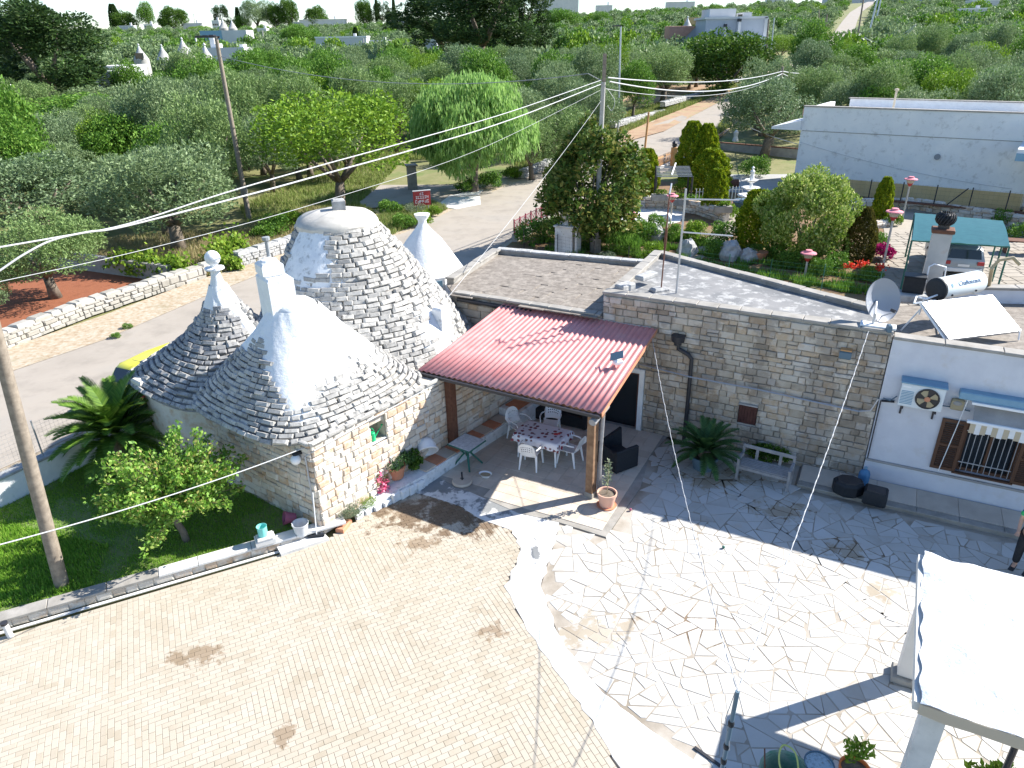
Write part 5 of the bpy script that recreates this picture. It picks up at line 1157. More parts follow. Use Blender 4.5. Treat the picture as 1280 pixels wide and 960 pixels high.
# parasol base
pb = G(578, 605); ub = thing('parasol_base', 'round beige concrete parasol base with short metal stem', 'parasol base', (pb[0], pb[1], ZF)); mb = MB(); mb.lathe([(.25, 0), (.26, .03), (.24, .07), (.001, .075)], (0, 0, 0), 28); smoothang(mb.build('disc', m_tile, ub, local=True)); mb = MB(); mb.tube([(0, 0, .06), (0, 0, .3)], .022, 8); mb.tube([(-.05, 0, .12), (.05, 0, .12)], .012, 6); mb.build('stem', m_dark, ub, local=True)
wb_ = G(607, 598); bs = thing('pet_bowl', 'oval white bowl with murky water on the porch floor', 'bowl', (wb_[0], wb_[1], ZF), -.3); mb = MB(); mb.lathe([(.09, 0), (.14, .09), (.15, .095), (.135, .085), (.09, .03), (.001, .03)], (0, 0, 0), 24, None, 1.15, .85); smoothang(mb.build('bowl', m_whitep, bs, local=True)); mb = MB(); mb.lathe([(.12, .065), (.001, .066)], (0, 0, 0), 20, None, 1.15, .85); mb.build('water', m_beige, bs, local=True)
# white domed tub lying on the masonry bench
dt_ = G(535, 575, .5); R = Vector((.25, -.75, -.6)).to_track_quat('Z', 'Y').to_matrix()
mb = MB(); mb.lathe([(.001, -.34), (.12, -.33), (.20, -.27), (.245, -.15), (.26, 0), (.29, .0), (.29, .03), (.25, .03), (.23, -.1), (.15, -.24), (.001, -.28)], (dt_[0] - .02, dt_[1] + .15, .68), 28, R); smoothang(mb.build('domed_tub', m_whitep, label='white domed plastic tub tipped on the masonry bench', cat='tub'))
# leafy helpers ----------------------------------------------------------------
def leafq(cen, nrm, L, Wd, up=None, r=None, jitter=.8):
    """diamond leaves: cen Nx3, direction nrm Nx3 (axis), L, Wd arrays"""
    N = len(cen); a = nrm + r.normal(0, jitter, (N, 3)); a /= np.linalg.norm(a, axis=1, keepdims=True) + 1e-9
    b = np.cross(a, r.normal(0, 1, (N, 3))); b /= np.linalg.norm(b, axis=1, keepdims=True) + 1e-9
    L = np.broadcast_to(L, (N,))[:, None]; Wd = np.broadcast_to(Wd, (N,))[:, None]
    v = np.empty((N, 4, 3)); v[:, 0] = cen - a * L / 2; v[:, 1] = cen + b * Wd / 2; v[:, 2] = cen + a * L / 2; v[:, 3] = cen - b * Wd / 2
    return v.reshape(-1, 3), np.arange(N * 4).reshape(-1, 4)
def crown(seed, R, cz, n, leaf, asp=.5, lumps=16, lr=(.30, .48), droop=0, up=.5, zmin=-.5, jit=.7, fill=.62, sparse=0, shape=None):
    r = np.random.default_rng(seed); R = np.array(R, float); lc = []
    while len(lc) < lumps:
        d = r.normal(0, 1, 3); d /= np.linalg.norm(d)
        if d[2] < zmin: continue
        if lc and min(np.linalg.norm(d - q[0]) for q in lc) < 1.15 / math.sqrt(lumps): continue
        lc.append((d, r.uniform(fill - .1, fill + .12), r.uniform(*lr)))
    D = np.array([q[0] for q in lc]); F_ = np.array([q[1] for q in lc]); Q = np.array([q[2] for q in lc]); k = r.choice(lumps, n, p=Q ** 2 / np.sum(Q ** 2))
    dd = r.normal(0, 1, (n, 3)); dd /= np.linalg.norm(dd, axis=1, keepdims=True); rad = Q[k] * (1 - .35 * r.random(n) ** 2) * (1 + .18 * np.sin(dd[:, 0] * 9 + k) * np.sin(dd[:, 1] * 8 + k * 2))
    P = D[k] * F_[k][:, None] + dd * rad[:, None]
    inner = np.linalg.norm(P, axis=1) < .35; keep = ~inner | (r.random(n) < .3); P, dd = P[keep], dd[keep]
    if shape is not None: P = shape(P)
    P = P * R + (0, 0, cz)
    ax = dd * .6 + (0, 0, up) ; 
    if droop: ax = dd * .2 + (0, 0, -1.2 * droop)
    N = len(P); L = leaf * r.uniform(.7, 1.3, N)
    return leafq(P, ax, L, L * asp, r=r, jitter=jit)
def trunkmesh(seed, h, r0, spread, limbs=4, crz=None):
    r = np.random.default_rng(seed); mb = MB(); lean = r.uniform(-.12, .12, 2)
    mb.tube([(0, 0, -.1), (lean[0] * h * .5, lean[1] * h * .5, h * .5), (lean[0] * h, lean[1] * h, h)], [r0 * 1.35, r0, r0 * .85], 8)
    for k in range(limbs):
        a = k * 2 * math.pi / limbs + r.uniform(-.4, .4); mb.tube([(lean[0] * h, lean[1] * h, h * .92), (lean[0] * h + math.cos(a) * spread * .45, lean[1] * h + math.sin(a) * spread * .45, h + (crz - h) * .45), (lean[0] * h + math.cos(a) * spread, lean[1] * h + math.sin(a) * spread, crz + .3)], [r0 * .6, r0 * .4, r0 * .12], 6)
    return mesh_np('trunk', np.array(mb.v), mb.f, m_bark, True)
PROTO = {}
def proto(key, mat, cr, tr):
    v, f = cr; PROTO[key] = (mesh_np('crown', v, f, mat), trunkmesh(*tr))
for i in range(5): proto(f'olive{i}', L_olive[i % 3], crown(20 + i, (2.5, 2.5, 2.15), 2.9, 15000, .15, .40, lumps=24, lr=(.24, .42), up=.6, zmin=-.55, fill=.66), (i, 1.3, .22, 1.3, 4, 3.0))
for i in range(3): proto(f'green{i}', L_green, crown(40 + i, (2.6, 2.6, 2.3), 3.2, 11000, .17, .6, lumps=22, zmin=-.5), (10 + i, 1.4, .18, 1.3, 4, 3.2))
for i in range(2): proto(f'ygreen{i}', L_ygreen, crown(50 + i, (2.8, 2.8, 2.3), 3.4, 9000, .15, .5, lumps=22, lr=(.22, .4), zmin=-.5), (14 + i, 1.5, .16, 1.5, 5, 3.2))
proto('carob0', L_carob, crown(60, (3, 3, 2.7), 2.9, 14000, .21, .6, lumps=30, lr=(.25, .38), zmin=-.8, fill=.72), (20, .8, .25, 1.2, 4, 2.5))
proto('pepper0', L_pepper, crown(70, (3, 3, 2.9), 3.2, 24000, .34, .19, lumps=44, lr=(.2, .36), droop=1.0, zmin=-.85, fill=.68, jit=.22), (22, 1.2, .2, 1.2, 4, 3))
def pinecr(seed, n=16000):
    r = np.random.default_rng(seed); P = []; A = []
    for k in range(46):
        z = r.uniform(.12, 1.0); a = r.uniform(0, 6.28); rr = (1 - abs(z - .45) ** 1.4 * 1.3) * r.uniform(.55, 1.0); c = np.array([math.cos(a) * rr, math.sin(a) * rr, z]); m = n // 46
        q = r.normal(0, 1, (m, 3)); q /= np.linalg.norm(q, axis=1, keepdims=True); s = r.uniform(.18, .34); P.append(c + q * np.array([s, s, s * .42]) * (1 - .4 * r.random((m, 1)) ** 2)); A.append(q + (0, 0, .3))
    P = np.concatenate(P) * (3.2, 3.2, 9.0) + (0, 0, 1.6); return leafq(P, np.concatenate(A), .30, .11, r=r, jitter=.6)
proto('pine0', L_dark, pinecr(80), (30, 3.5, .3, 1.5, 4, 8)); proto('pine1', L_dark, pinecr(81), (31, 3.5, .3, 1.5, 4, 8))
def cyp(seed, mat, n=7000, w=1.0, leaf=.16, key=None, lumpy=.12, taper=1.0, asp=.45, h=4.0):
    r = np.random.default_rng(seed); z = r.random(n) ** .9; a = r.uniform(0, 6.28, n); prof = np.sin(np.pi * np.clip(z * .80 + .15, 0, 1)) ** .5 * (1 - .22 * z * taper)
    lum = 1 + lumpy * np.sin(a * 5 + z * 9) * np.sin(z * 21 + a * 3) + lumpy * np.sin(a * 9 - z * 15) * .6; rr = prof * lum * (1 - .22 * r.random(n) ** 2)
    P = np.stack([np.cos(a) * rr * w, np.sin(a) * rr * w, z * h], 1); A = np.stack([np.cos(a) * .35, np.sin(a) * .35, np.ones(n)], 1); v, f = leafq(P, A, leaf, leaf * asp, r=r, jitter=.35)
    PROTO[key] = (mesh_np('crown', v, f, mat), trunkmesh(seed, .5, .10, .2, 2, 1.2))
cyp(90, L_gold, key='gold0', n=15000, w=.95, lumpy=.14); cyp(91, L_gold, key='gold1', n=15000, w=1.0, lumpy=.18); cyp(92, L_bronze, key='bronze0', n=9000, w=.95, lumpy=.05, taper=1.6); cyp(93, L_dark, key='cypress0', n=6000, w=.62, h=6, lumpy=.06, leaf=.22)
PROTO['photinia0'] = (mesh_np('crown', *crown(95, (2.2, 2.2, 2.1), 2.2, 26000, .15, .45, lumps=48, lr=(.17, .30), zmin=-1, fill=.74, up=.9), L_photinia), trunkmesh(33, .6, .12, .9, 5, 2))
PROTO['magnolia0'] = (mesh_np('crown', *crown(96, (2.3, 2.3, 3.3), 3.7, 15000, .26, .5, lumps=60, lr=(.15, .3), zmin=-1, fill=.72, up=.3, jit=.8, shape=lambda P: P * np.stack([1.12 - .38 * P[:, 2], 1.12 - .38 * P[:, 2], np.ones(len(P))], 1)), L_magn), trunkmesh(34, 1.4, .14, 1.0, 5, 4.5))
PROTO['bush0'] = (mesh_np('foliage', *crown(97, (.6, .6, .5), .42, 2200, .085, .5, lumps=14, zmin=-.6), L_green), None)
PROTO['bush1'] = (mesh_np('foliage', *crown(98, (.6, .6, .5), .42, 2200, .085, .5, lumps=14, zmin=-.6), L_ygreen), None)
PROTO['bush2'] = (mesh_np('foliage', *crown(99, (.6, .6, .45), .38, 2400, .07, .3, lumps=14, zmin=-.6, up=1), L_grey), None)
PROTO['bush3'] = (mesh_np('foliage', *crown(100, (.6, .6, .5), .42, 1600, .12, .6, lumps=12, zmin=-.6), L_magenta), None)
PROTO['bush4'] = (mesh_np('foliage', *crown(101, (.6, .6, .5), .42, 2600, .16, .14, lumps=12, zmin=-.4, up=1.3, jit=.4), L_green), None)
def tree(nm, key, p, sc, label, cat='tree', group=None, rz=None, sz=None):
    p = np.array(p, float); sz = sz or sc
    t = link(nm, None, None, Matrix.Translation(p) @ Matrix.Rotation(rz if rz is not None else rng.uniform(0, 6.28), 4, 'Z') @ Matrix.Diagonal((sc, sc, sz, 1)), label=label, cat=cat, group=group)
    cr, tk = PROTO[key]; link('crown' if tk else 'foliage', cr, t, WM[t])
    if tk: link('trunk', tk, t, WM[t])
    return t
def plant(nm, key, p, sc, label, group=None, sz=None, cat='shrub'):
    p = np.array(p, float); cr, tk = PROTO[key]
    return link(nm, cr, None, Matrix.Translation(p) @ Matrix.Rotation(rng.uniform(0, 6.28), 4, 'Z') @ Matrix.Diagonal((sc, sc, sz or sc, 1)), label=label, cat=cat, group=group)
def pot(parent, p, r, h, mat, rim=True, soil=True):
    mb = MB(); mb.lathe([(r * .72, 0), (r * .95, h * .82), (r * 1.02, h * .82), (r * 1.04, h), (r * .92, h), (r * .90, h * .85), (.001, h * .84)], p, 24); smoothang(mb.build('pot', mat, parent))
    mb = MB(); mb.lathe([(r * .90, h * .86), (.001, h * .88)], p, 20); mb.build('soil', m_bark, parent)
# cycas
def cycas(nm, p, n, L, mat, label, seed, trunk=.25, potmat=None, elev=(.15, 1.3)):
    r = np.random.default_rng(seed); t = thing(nm, label, 'palm', p); V = []; Fq = []; nv = 0; p = np.array(p, float) if len(p) == 3 else np.array([*p, 0.])
    for k in range(n):
        a = k * 2.399 + r.uniform(-.2, .2); el = elev[0] + (elev[1] - elev[0]) * (k / n) ** .8; Lf = L * r.uniform(.85, 1.1); pts = []
        for j in range(15):
            s = j / 14; e_ = el - s * s * .85; 
            if j == 0: q = np.array([0, 0, trunk])
            else: q = pts[-1] + np.array([math.cos(a) * math.cos(e_), math.sin(a) * math.cos(e_), math.sin(e_)]) * Lf / 14
            pts.append(q)
        side = np.array([-math.sin(a), math.cos(a), 0])
        for j in range(2, 15):
            for h_ in (0, .33, .66):
                if j == 14 and h_: continue
                q = pts[j] * (1 - h_) + pts[min(j + 1, 14)] * h_; d = pts[min(j + 1, 14)] - pts[j - 1]; d /= np.linalg.norm(d); up_ = np.cross(side, d) * (-1 if np.cross(side, d)[2] < 0 else 1)
                s = (j + h_) / 14.5; ll = L * .18 * math.sin(math.pi * min(1, s * .85 + .12)) ** .7
                for sg in (-1, 1):
                    dr_ = side * sg * .72 + d * .62 + up_ * .22; dr_ /= np.linalg.norm(dr_); wv = np.cross(dr_, up_); wv /= np.linalg.norm(wv); w_ = .0115 * L / .9
                    V += [q - d * w_, q + d * w_, q + dr_ * ll * .6 + d * w_ * .8, q + dr_ * ll, q + dr_ * ll * .6 - d * w_ * .8]; Fq.append([nv, nv + 1, nv + 2, nv + 3, nv + 4]); nv += 5
        for j in range(14): # rachis
            w_ = .012; V += [pts[j] - side * w_, pts[j] + side * w_, pts[j + 1] + side * w_ * .7, pts[j + 1] - side * w_ * .7]; Fq.append([nv, nv + 1, nv + 2, nv + 3]); nv += 4
    o = link('fronds', mesh_np('fronds', np.array(V), [tuple(q) for q in Fq], mat), t, WM[t])
    mb = MB(); mb.lathe([(.16, 0), (.17, trunk), (.05, trunk + .1)], (0, 0, 0), 12); mb.build('trunk', m_bark, t, local=True)
    return t
q = G(140, 600); cycas('cycas_palm', (q[0] + .25, q[1] + .35, .18), 80, 1.62, L_cycas, 'large bright green cycas palm on the lawn beside the white roadside wall', 3, trunk=.95, elev=(-.1, 1.35))
q = G(880, 588); cy = cycas('cycas_palm', (q[0], q[1] + .1, .36), 46, .98, L_cycasd, 'dark cycas palm in a blue grey pot before the stone house', 4, trunk=.12, elev=(-.15, 1.3))
pot(cy, (q[0], q[1] + .1, .02), .36, .40, m_bluegrey)
# potted sapling by the post
q = G(758, 634); t = thing('potted_sapling', 'thin sapling in a pink terracotta pot beside the porch post', 'potted plant', (q[0], q[1], .045)); pot(t, (q[0], q[1], .07), .23, .36, m_pinkpot)
mb = MB(); mb.lathe([(.20, 0), (.24, .035), (.22, .03), (.001, .02)], (q[0], q[1], .045), 24); mb.build('saucer', m_terra, t); mb = MB(); mb.tube([(q[0], q[1], .36), (q[0] + .01, q[1], .8), (q[0], q[1] + .02, 1.3)], [.012, .009, .004], 5); mb.build('stem', m_beige, t)
r = np.random.default_rng(3); z = r.uniform(.62, 1.32, 150); a = r.uniform(0, 6.28, 150); rr = r.uniform(.02, .13, 150) * (1.4 - z * .6); v, f = leafq(np.stack([q[0] + np.cos(a) * rr, q[1] + np.sin(a) * rr, z], 1), np.stack([np.cos(a), np.sin(a), a * 0 + .6], 1), .07, .04, r=r, jitter=.4); stuffmesh('foliage', v, f, L_grey, t)
# pots on the ledge
q = G(498, 598, .3); t = thing('potted_shrub', 'dense dark green shrub in a leaning terracotta pot on the planter ledge', 'potted plant', (q[0], q[1], .3)); pot(t, (q[0] - .06, q[1] + .04, .33), .26, .34, m_terra)
v, f = crown(111, (.46, .42, .30), 0, 3800, .05, .35, lumps=16, zmin=-.5, up=.8); stuffmesh('foliage', v + (q[0] + .05, q[1] + .08, .74), f, L_cycasd, t); v, f = crown(112, (.30, .28, .26), 0, 900, .08, .6, lumps=8); stuffmesh('foliage', v + (q[0] + .33, q[1] + .38, .62), f, L_carob, t, label='brighter broad leaved shoots at the right of the pot')
q = G(474, 612, .2); t = thing('flowering_plant', 'pink flowering geranium tumbling beside the terracotta pot', 'flower', (q[0], q[1], .1)); v, f = crown(113, (.22, .26, .42), 0, 700, .065, .7, lumps=10); stuffmesh('foliage', v + (q[0], q[1], .48), f, L_hib, t)
r = np.random.default_rng(8); V = []; 
for c_ in [(.10, .12, .88), (.02, -.02, .72), (-.12, -.02, .55), (.12, -.1, .30), (-.05, .02, .40), (.16, -.05, .42), (-.16, .05, .35), (.0, -.12, .62)]:
    d = r.normal(0, .07, (60, 3)); V.append(d + np.array([q[0] + c_[0], q[1] + c_[1], c_[2]]))
v, f = leafq(np.concatenate(V), np.tile([0, 0, .3], (480, 1)), .085, .07, r=r, jitter=1); stuffmesh('blossom', v, f, L_flower, t)
for k, (px, py, s) in enumerate([(457, 633, .42), (437, 650, .40)]):
    q = G(px, py); t = thing('low_shrub', ('feathery olive green shrub just below the pink flowers', 'rounded grey green shrub nearest the sunlit wall corner')[k], 'shrub', q); v, f = crown(120 + k, (s * .8, s * .8, s * .62), s * .55, 3400, .05, .22, lumps=14, up=1, jit=.5, zmin=-.4); link('foliage', mesh_np('foliage', v, f, L_grey if k else L_vine), t, WM[t])
q = G(945, 585); t = thing('low_shrub', 'leafy green shrub growing behind the bleached wooden bench', 'shrub', Wp(3.7, -.22)); v, f = crown(130, (.55, .22, .30), .3, 1500, .09, .5, lumps=12); link('foliage', mesh_np('foliage', v, f, L_carob), t, WM[t] @ Matrix.Rotation(WANG, 4, 'Z'))
# bleached bench
bq = [G(917, 600), G(983, 618)]; bang = math.atan2((bq[1] - bq[0])[1], (bq[1] - bq[0])[0]); bL = np.linalg.norm(bq[1] - bq[0]); bnc = thing('wooden_bench', 'bleached grey wooden bench against the stone house wall', 'bench', (bq[0] + bq[1]) / 2 + np.array([.05, .06, .02]), bang)
for k in range(6): mb = MB(); mb.box((0, .03 + k * .068, .40 + .004 * k), (bL - .06, .055, .022), bev=.004); mb.build('seat_slat', m_bleach, bnc, local=True)
for sx in (-1, 1):
    x = sx * (bL / 2 - .03); mb = MB(); mb.box((x, 0, .27), (.06, .06, .58), bev=.006); mb.build('leg', m_bleach, bnc, local=True); mb = MB(); mb.box((x, .43, .36), (.06, .05, .74), 0, Matrix.Rotation(-.12, 3, 'X'), bev=.006); mb.build('leg', m_bleach, bnc, local=True); mb = MB(); mb.box((x, .20, .575), (.07, .48, .035), bev=.006); mb.build('armrest', m_bleach, bnc, local=True)
mb = MB(); mb.box((0, .475, .72), (bL, .035, .09), 0, Matrix.Rotation(-.12, 3, 'X'), bev=.006); mb.build('top_rail', m_bleach, bnc, local=True)
for x in (-.30, .32): mb = MB(); mb.box((x * bL / 1.4, .45, .56), (.07, .03, .30), 0, Matrix.Rotation(-.12, 3, 'X'), bev=.004); mb.build('back_slat', m_bleach, bnc, local=True)
mb = MB(); mb.box((0, .0, .34), (bL - .08, .03, .08), bev=.004); mb.build('front_apron', m_bleach, bnc, local=True)
# poufs and bottle
for k, (px, py, lb_) in enumerate([(1060, 620, 'black wicker pouf left of the blue water bottle'), (1094, 632, 'black wicker pouf right of the blue water bottle')]):
    q = G(px, py, .12); t = thing('wicker_pouf', lb_, 'pouf', (q[0] + .02, q[1] + .12, .128), WANG + (.25, -.05)[k], 'black poufs on the walkway'); mb = MB()
    prof = [(.27, 0), (.34, .06), (.34, .30), (.29, .36)]; mb.lathe([(a_ * 1.05, z_) for a_, z_ in prof], (0, 0, 0), 8 if k == 0 else 4, Matrix.Rotation(math.pi / (8 if k == 0 else 4), 3, 'Z')); mb.v = [(x, y * .82, z) for x, y, z in mb.v]; smoothang(mb.build('body', m_black, t, local=True), 30)
    mb = MB(); mb.lathe([(.28, .355), (.27, .375), (.001, .38)], (0, 0, 0), 8 if k == 0 else 4, Matrix.Rotation(math.pi / (8 if k == 0 else 4), 3, 'Z')); mb.v = [(x, y * .82, z) for x, y, z in mb.v]; mb.build('cushion', m_dark, t, local=True)
q = G(1079, 606, .12); t = thing('water_bottle', 'large blue water bottle standing between the two black poufs', 'bottle', (q[0], q[1] + .05, .128)); mb = MB(); mb.lathe([(.12, 0), (.13, .03), (.13, .12), (.12, .13), (.13, .14), (.13, .28), (.10, .36), (.035, .40), (.035, .44)], (0, 0, 0), 18); smoothang(mb.build('bottle_body', M('blue_bottle', (.12, .32, .55), rough=.15, spec=.6, trans=.4), t, local=True)); mb = MB(); mb.lathe([(.04, .44), (.04, .47), (.001, .475)], (0, 0, 0), 12); mb.build('cap', m_blueac, t, local=True)
# buckets
q = G(377, 668, .18); t = thing('bucket', 'scuffed white bucket standing at the trullo wall foot', 'bucket', (q[0] + .0, q[1] + .02, .185)); mb = MB(); mb.lathe([(.14, 0), (.175, .30), (.185, .30), (.185, .27), (.17, .27), (.165, .29), (.13, .02), (.001, .02)], (0, 0, 0), 24); smoothang(mb.build('pail', m_bucketw, t, local=True)); mb = MB(); mb.tube([(.18 * math.cos(a), .18 * math.sin(a) , .28 - .10 * math.sin(a)) for a in np.linspace(0, math.pi, 9)], .006, 5); mb.build('handle', m_metal, t, local=True)
q = G(361, 657, .18); R = Vector((-.75, -.35, .25)).to_track_quat('Z', 'Y').to_matrix(); mb = MB(); mb.lathe([(.10, 0), (.15, .26), (.165, .26), (.155, .24), (.09, .02), (.001, .02)], (q[0] + .14, q[1] + .12, .31), 20, R); smoothang(mb.build('flower_pot', m_mauve, label='mauve plastic pot lying on its side behind the white bucket', cat='pot'))
q = kp_(Lk - .25, .12); bk_ = thing('stone_block', 'pale stone block on the end of the lawn kerb', 'block', (q[0], q[1], .2)); mb = MB(); mb.box((q[0], q[1], .31), (.42, .30, .14), KANG, bev=.02); mb.box((q[0] + .02, q[1] - .02, .40), (.34, .26, .05), KANG, bev=.01); mb.build('block', m_cream, bk_)
t = thing('bucket', 'turquoise plastic tub on the pale stone block at the kerb', 'bucket', (q[0] - .02, q[1], .426)); mb = MB(); mb.lathe([(.10, 0), (.105, .24), (.112, .24), (.10, .225), (.09, .02), (.001, .02)], (0, 0, 0), 20); smoothang(mb.build('tub', m_turq, t, local=True))
q = G(396, 670, .1); t = thing('broom', 'white handled floor squeegee leaning on the trullo corner', 'broom', q); mb = MB(); mb.tube([(q[0], q[1], .14), tuple(onray(391, 616, q[1] + .12))], .013, 6); mb.build('handle', m_whitep, t); mb = MB(); mb.box((q[0], q[1] - .02, .13), (.36, .09, .05), .15, bev=.015); mb.build('head', m_black, t)
a_ = TL(-.06, .12); mb = MB(); mb.tube([a_ + (0, 0, .1), a_ + (0, 0, 2.05), tuple(TL(.05, -.05)) [:2] + (2.2,), tuple(TL(3.9, 0)[:2] + TN * .04) + (2.3,)], .018, 6); mb.build('corner_pipe', m_cable, label='white pipe climbing the front trullo corner and following its eave', cat='pipe')
q = TL(0, .33)[:2] + LNn * .16; t = thing('globe_lamp', 'white globe wall lamp under the eave at the trullo corner', 'lamp', (q[0], q[1], 1.9)); mb = MB(); mb.sphere((q[0], q[1], 1.96), .115, 16); smoothang(mb.build('globe', m_whitep, t)); mb = MB(); mb.lathe([(.05, 0), (.07, .06), (.04, .1)], (q[0], q[1] + .02, 2.05), 10); mb.box((q[0] + .06, q[1] + .06, 2.10), (.16, .1, .06), .5); mb.build('bracket', m_black, t)
# watering can in the niche
p = TL(1.80, .10)[:2]; t = thing('watering_can', 'bright green watering can in the wall niche', 'watering can', (p[0], p[1], 1.58)); mb = MB(); mb.lathe([(.07, 0), (.065, .20), (.05, .22)], (p[0], p[1], 1.585), 14); mb.build('can', m_bgreen, t); mb = MB(); mb.tube([(p[0] + .05, p[1] + .05, 1.66), (p[0] + .20, p[1] + .20, 1.88)], [.015, .01], 6); mb.lathe([(.012, 0), (.035, .03)], (p[0] + .20, p[1] + .20, 1.87), 10); mb.build('spout', m_bgreen, t); mb = MB(); mb.tube(catm([(p[0] - .05, p[1], 1.80), (p[0] - .03, p[1], 1.90), (p[0] + .03, p[1], 1.88), (p[0] + .05, p[1], 1.78)], 4), .010, 5); mb.build('handle', m_bgreen, t)
mb = MB(); tb(mb, niche[0], niche[1], -.4, .02, niche[2] - .04, niche[2]); mb.build('niche_sill', m_white, ft)
# floor drain bar, balls
mb = MB(); a, b = G(868, 934, .045), G(925, 975, .045); beam(mb, a, b, .05, .02); mb.build('metal_strip', m_dark, label='dark metal strip lying on the sunlit paving near the grey pole', cat='metal strip')
q = G(904, 687); mb = MB(); mb.sphere((q[0], q[1], .07), .035, 8); mb.build('ball', m_greenp, label='small dark green ball lying on the shaded paving', cat='ball')
q = G(788, 640); mb = MB(); mb.sphere((q[0], q[1], .07), .035, 8); mb.build('ball', m_mauve, label='small purple ball lying right of the sapling pot', cat='ball')
# ------------------------------------------------------------------ white canopy (right foreground)
cpA = G(1150, 880, 2.5); cpB = G(1154, 690, 2.5); uY = (cpB - cpA); uYl = np.linalg.norm(uY); uY /= uYl; uX = np.array([*WU, 0]); cw = 3.6
cn = thing('canopy', 'white tarpaulin canopy on stout grey white pillars over the paving', 'canopy', (cpA + uY * uYl / 2 + uX * cw / 2) * (1, 1, 0))
v = []; f = []; nx = 36; ny = 36
for j in range(ny + 1):
    for i in range(nx + 1):
        s, t = i / nx, j / ny; p = cpA + uX * cw * s + uY * uYl * t; ed = min(s, 1 - s, t, 1 - t); z = p[2] + .10 * min(1, ed * 5) - .05 * math.sin(math.pi * s) * math.sin(math.pi * t) + .03 * tri_noise(s * 5, t * 4, 0, 1.6) + .012 * tri_noise(s * 14 + t * 9, t * 6, 1, 1.7) + .012 * math.sin(s * 30 + 8 * t) * (1 if ed < .12 else .3)
        p = p + (uX * .02 * math.sin(t * 40) * (ed < .02)) - (0, 0, .05 * (ed < .001)); v.append((p[0], p[1], z))
for j in range(ny):
    for i in range(nx): a = j * (nx + 1) + i; f.append((a, a + 1, a + nx + 2, a + nx + 1))
N = len(v); v = v + [(a, b, c - .012) for a, b, c in v]; f = f + [tuple(q + N for q in g[::-1]) for g in f]
stuffmesh('tarpaulin', np.array(v), f, m_tarp, cn, smooth=True)
mb = MB()
for s0, s1 in ((0, 1),):
    pts = [cpA + uX * cw * k / 12 for k in range(13)]; vv = []
    for k, p in enumerate(pts): vv += [p + (0, 0, .0), p + (0, 0, -.16 - .03 * abs(math.sin(k * 1.3)))]
    vv2 = [p - uY * .008 for p in vv]; mb.add(vv + vv2, [(2 * k, 2 * k + 2, 2 * k + 3, 2 * k + 1) for k in range(12)] + [(26 + 2 * k + 1, 26 + 2 * k + 3, 26 + 2 * k + 2, 26 + 2 * k) for k in range(12)])
mb.build('valance', m_valance, cn)
for s0 in (0, 1):
    mb = MB(); a, b = cpA + uX * cw * s0, cpB + uX * cw * s0; beam(mb, a + uY * .05, b - uY * .05, .12, .14, -.10); mb.build('side_beam', m_pillar, cn)
    for (e, mt) in ((cpA + uY * .28 + uX * .22, m_pillar), (cpB + uY * -.25 + uX * .22, m_pillarw)):
        p = e + uX * (cw - .4) * s0; mb = MB(); mb.box((p[0], p[1], 1.28), (.27, .24, 2.28), WANG, bev=.04); o = mb.build('pillar', mt, cn); mb = MB(); mb.box((p[0], p[1], .10), (.42, .38, .14), WANG, bev=.02); mb.build('pillar_base', m_cement, o)
        mb = MB(); mb.box((p[0], p[1], 2.36), (.31, .28, .1), WANG, bev=.02); mb.build('pillar_head', mt, o)
q = G(1212, 955, 1.2); mb = MB(); q0 = cpA + uX * 1.15 + uY * .35; mb.tube([(q0[0], q0[1], .03), (q0[0], q0[1], 2.4)], .04, 8); mb.build('thin_post', m_dark, cn)
# things at the bottom edge
q = G(985, 975, .3); t = thing('green_planter', 'mossy green tub with a looped hose at the bottom edge', 'planter', (q[0], q[1] + .06, .04)); mb = MB(); mb.lathe([(.28, 0), (.36, .30), (.39, .32), (.39, .28), (.34, .28), (.28, .05), (.001, .06)], (0, 0, 0), 20); smoothang(mb.build('tub', M('mossy_green', [(.06, .20, .13), (.30, .34, .26)], ns=5), t, local=True)); mb = MB(); mb.tube(catm([(-.05, -.25, .3), (-.12, .05, .48), (.0, .28, .55), (.16, .2, .5), (.14, -.05, .38), (.05, -.3, .3)]), .014, 6); smoothang(mb.build('hose', M('yellow_green_hose', (.45, .50, .16)), t, local=True)); mb = MB(); mb.tube([(-.36, -.2, .1), (-.30, .2, .6)], .012, 5); mb.tube([(-.3, .1, .3), (.1, -.1, .28)], .012, 5); mb.build('stick', m_polered, t, local=True)
q = G(1027, 965, .35); t = thing('plant_tray', 'round blue grey tub full of patterned water beside the green planter', 'tub', (q[0], q[1] + .10, .04)); mb = MB(); mb.lathe([(.15, 0), (.20, .36), (.215, .36), (.20, .34), (.001, .33)], (0, 0, 0), 24); smoothang(mb.build('tub', m_bluegrey, t, local=True)); mb = MB(); mb.lathe([(.195, .342), (.001, .343)], (0, 0, 0), 24); mb.build('water', M('scummy_water', [(.18, .16, .12), (.30, .40, .46), (.40, .48, .52)], ns=22, rough=.3), t, local=True)
q = G(1066, 960, .35); t = thing('potted_citrus', 'young citrus plant in a bright orange pot at the bottom edge', 'potted plant', (q[0], q[1] - .05, .04)); pot(t, (q[0], q[1] - .05, .04), .21, .38, m_orange); v, f = crown(140, (.24, .20, .24), 0, 260, .11, .32, lumps=9, up=.8); stuffmesh('foliage', v + (q[0] + .06, q[1] + .05, .66), f, L_vine, t)
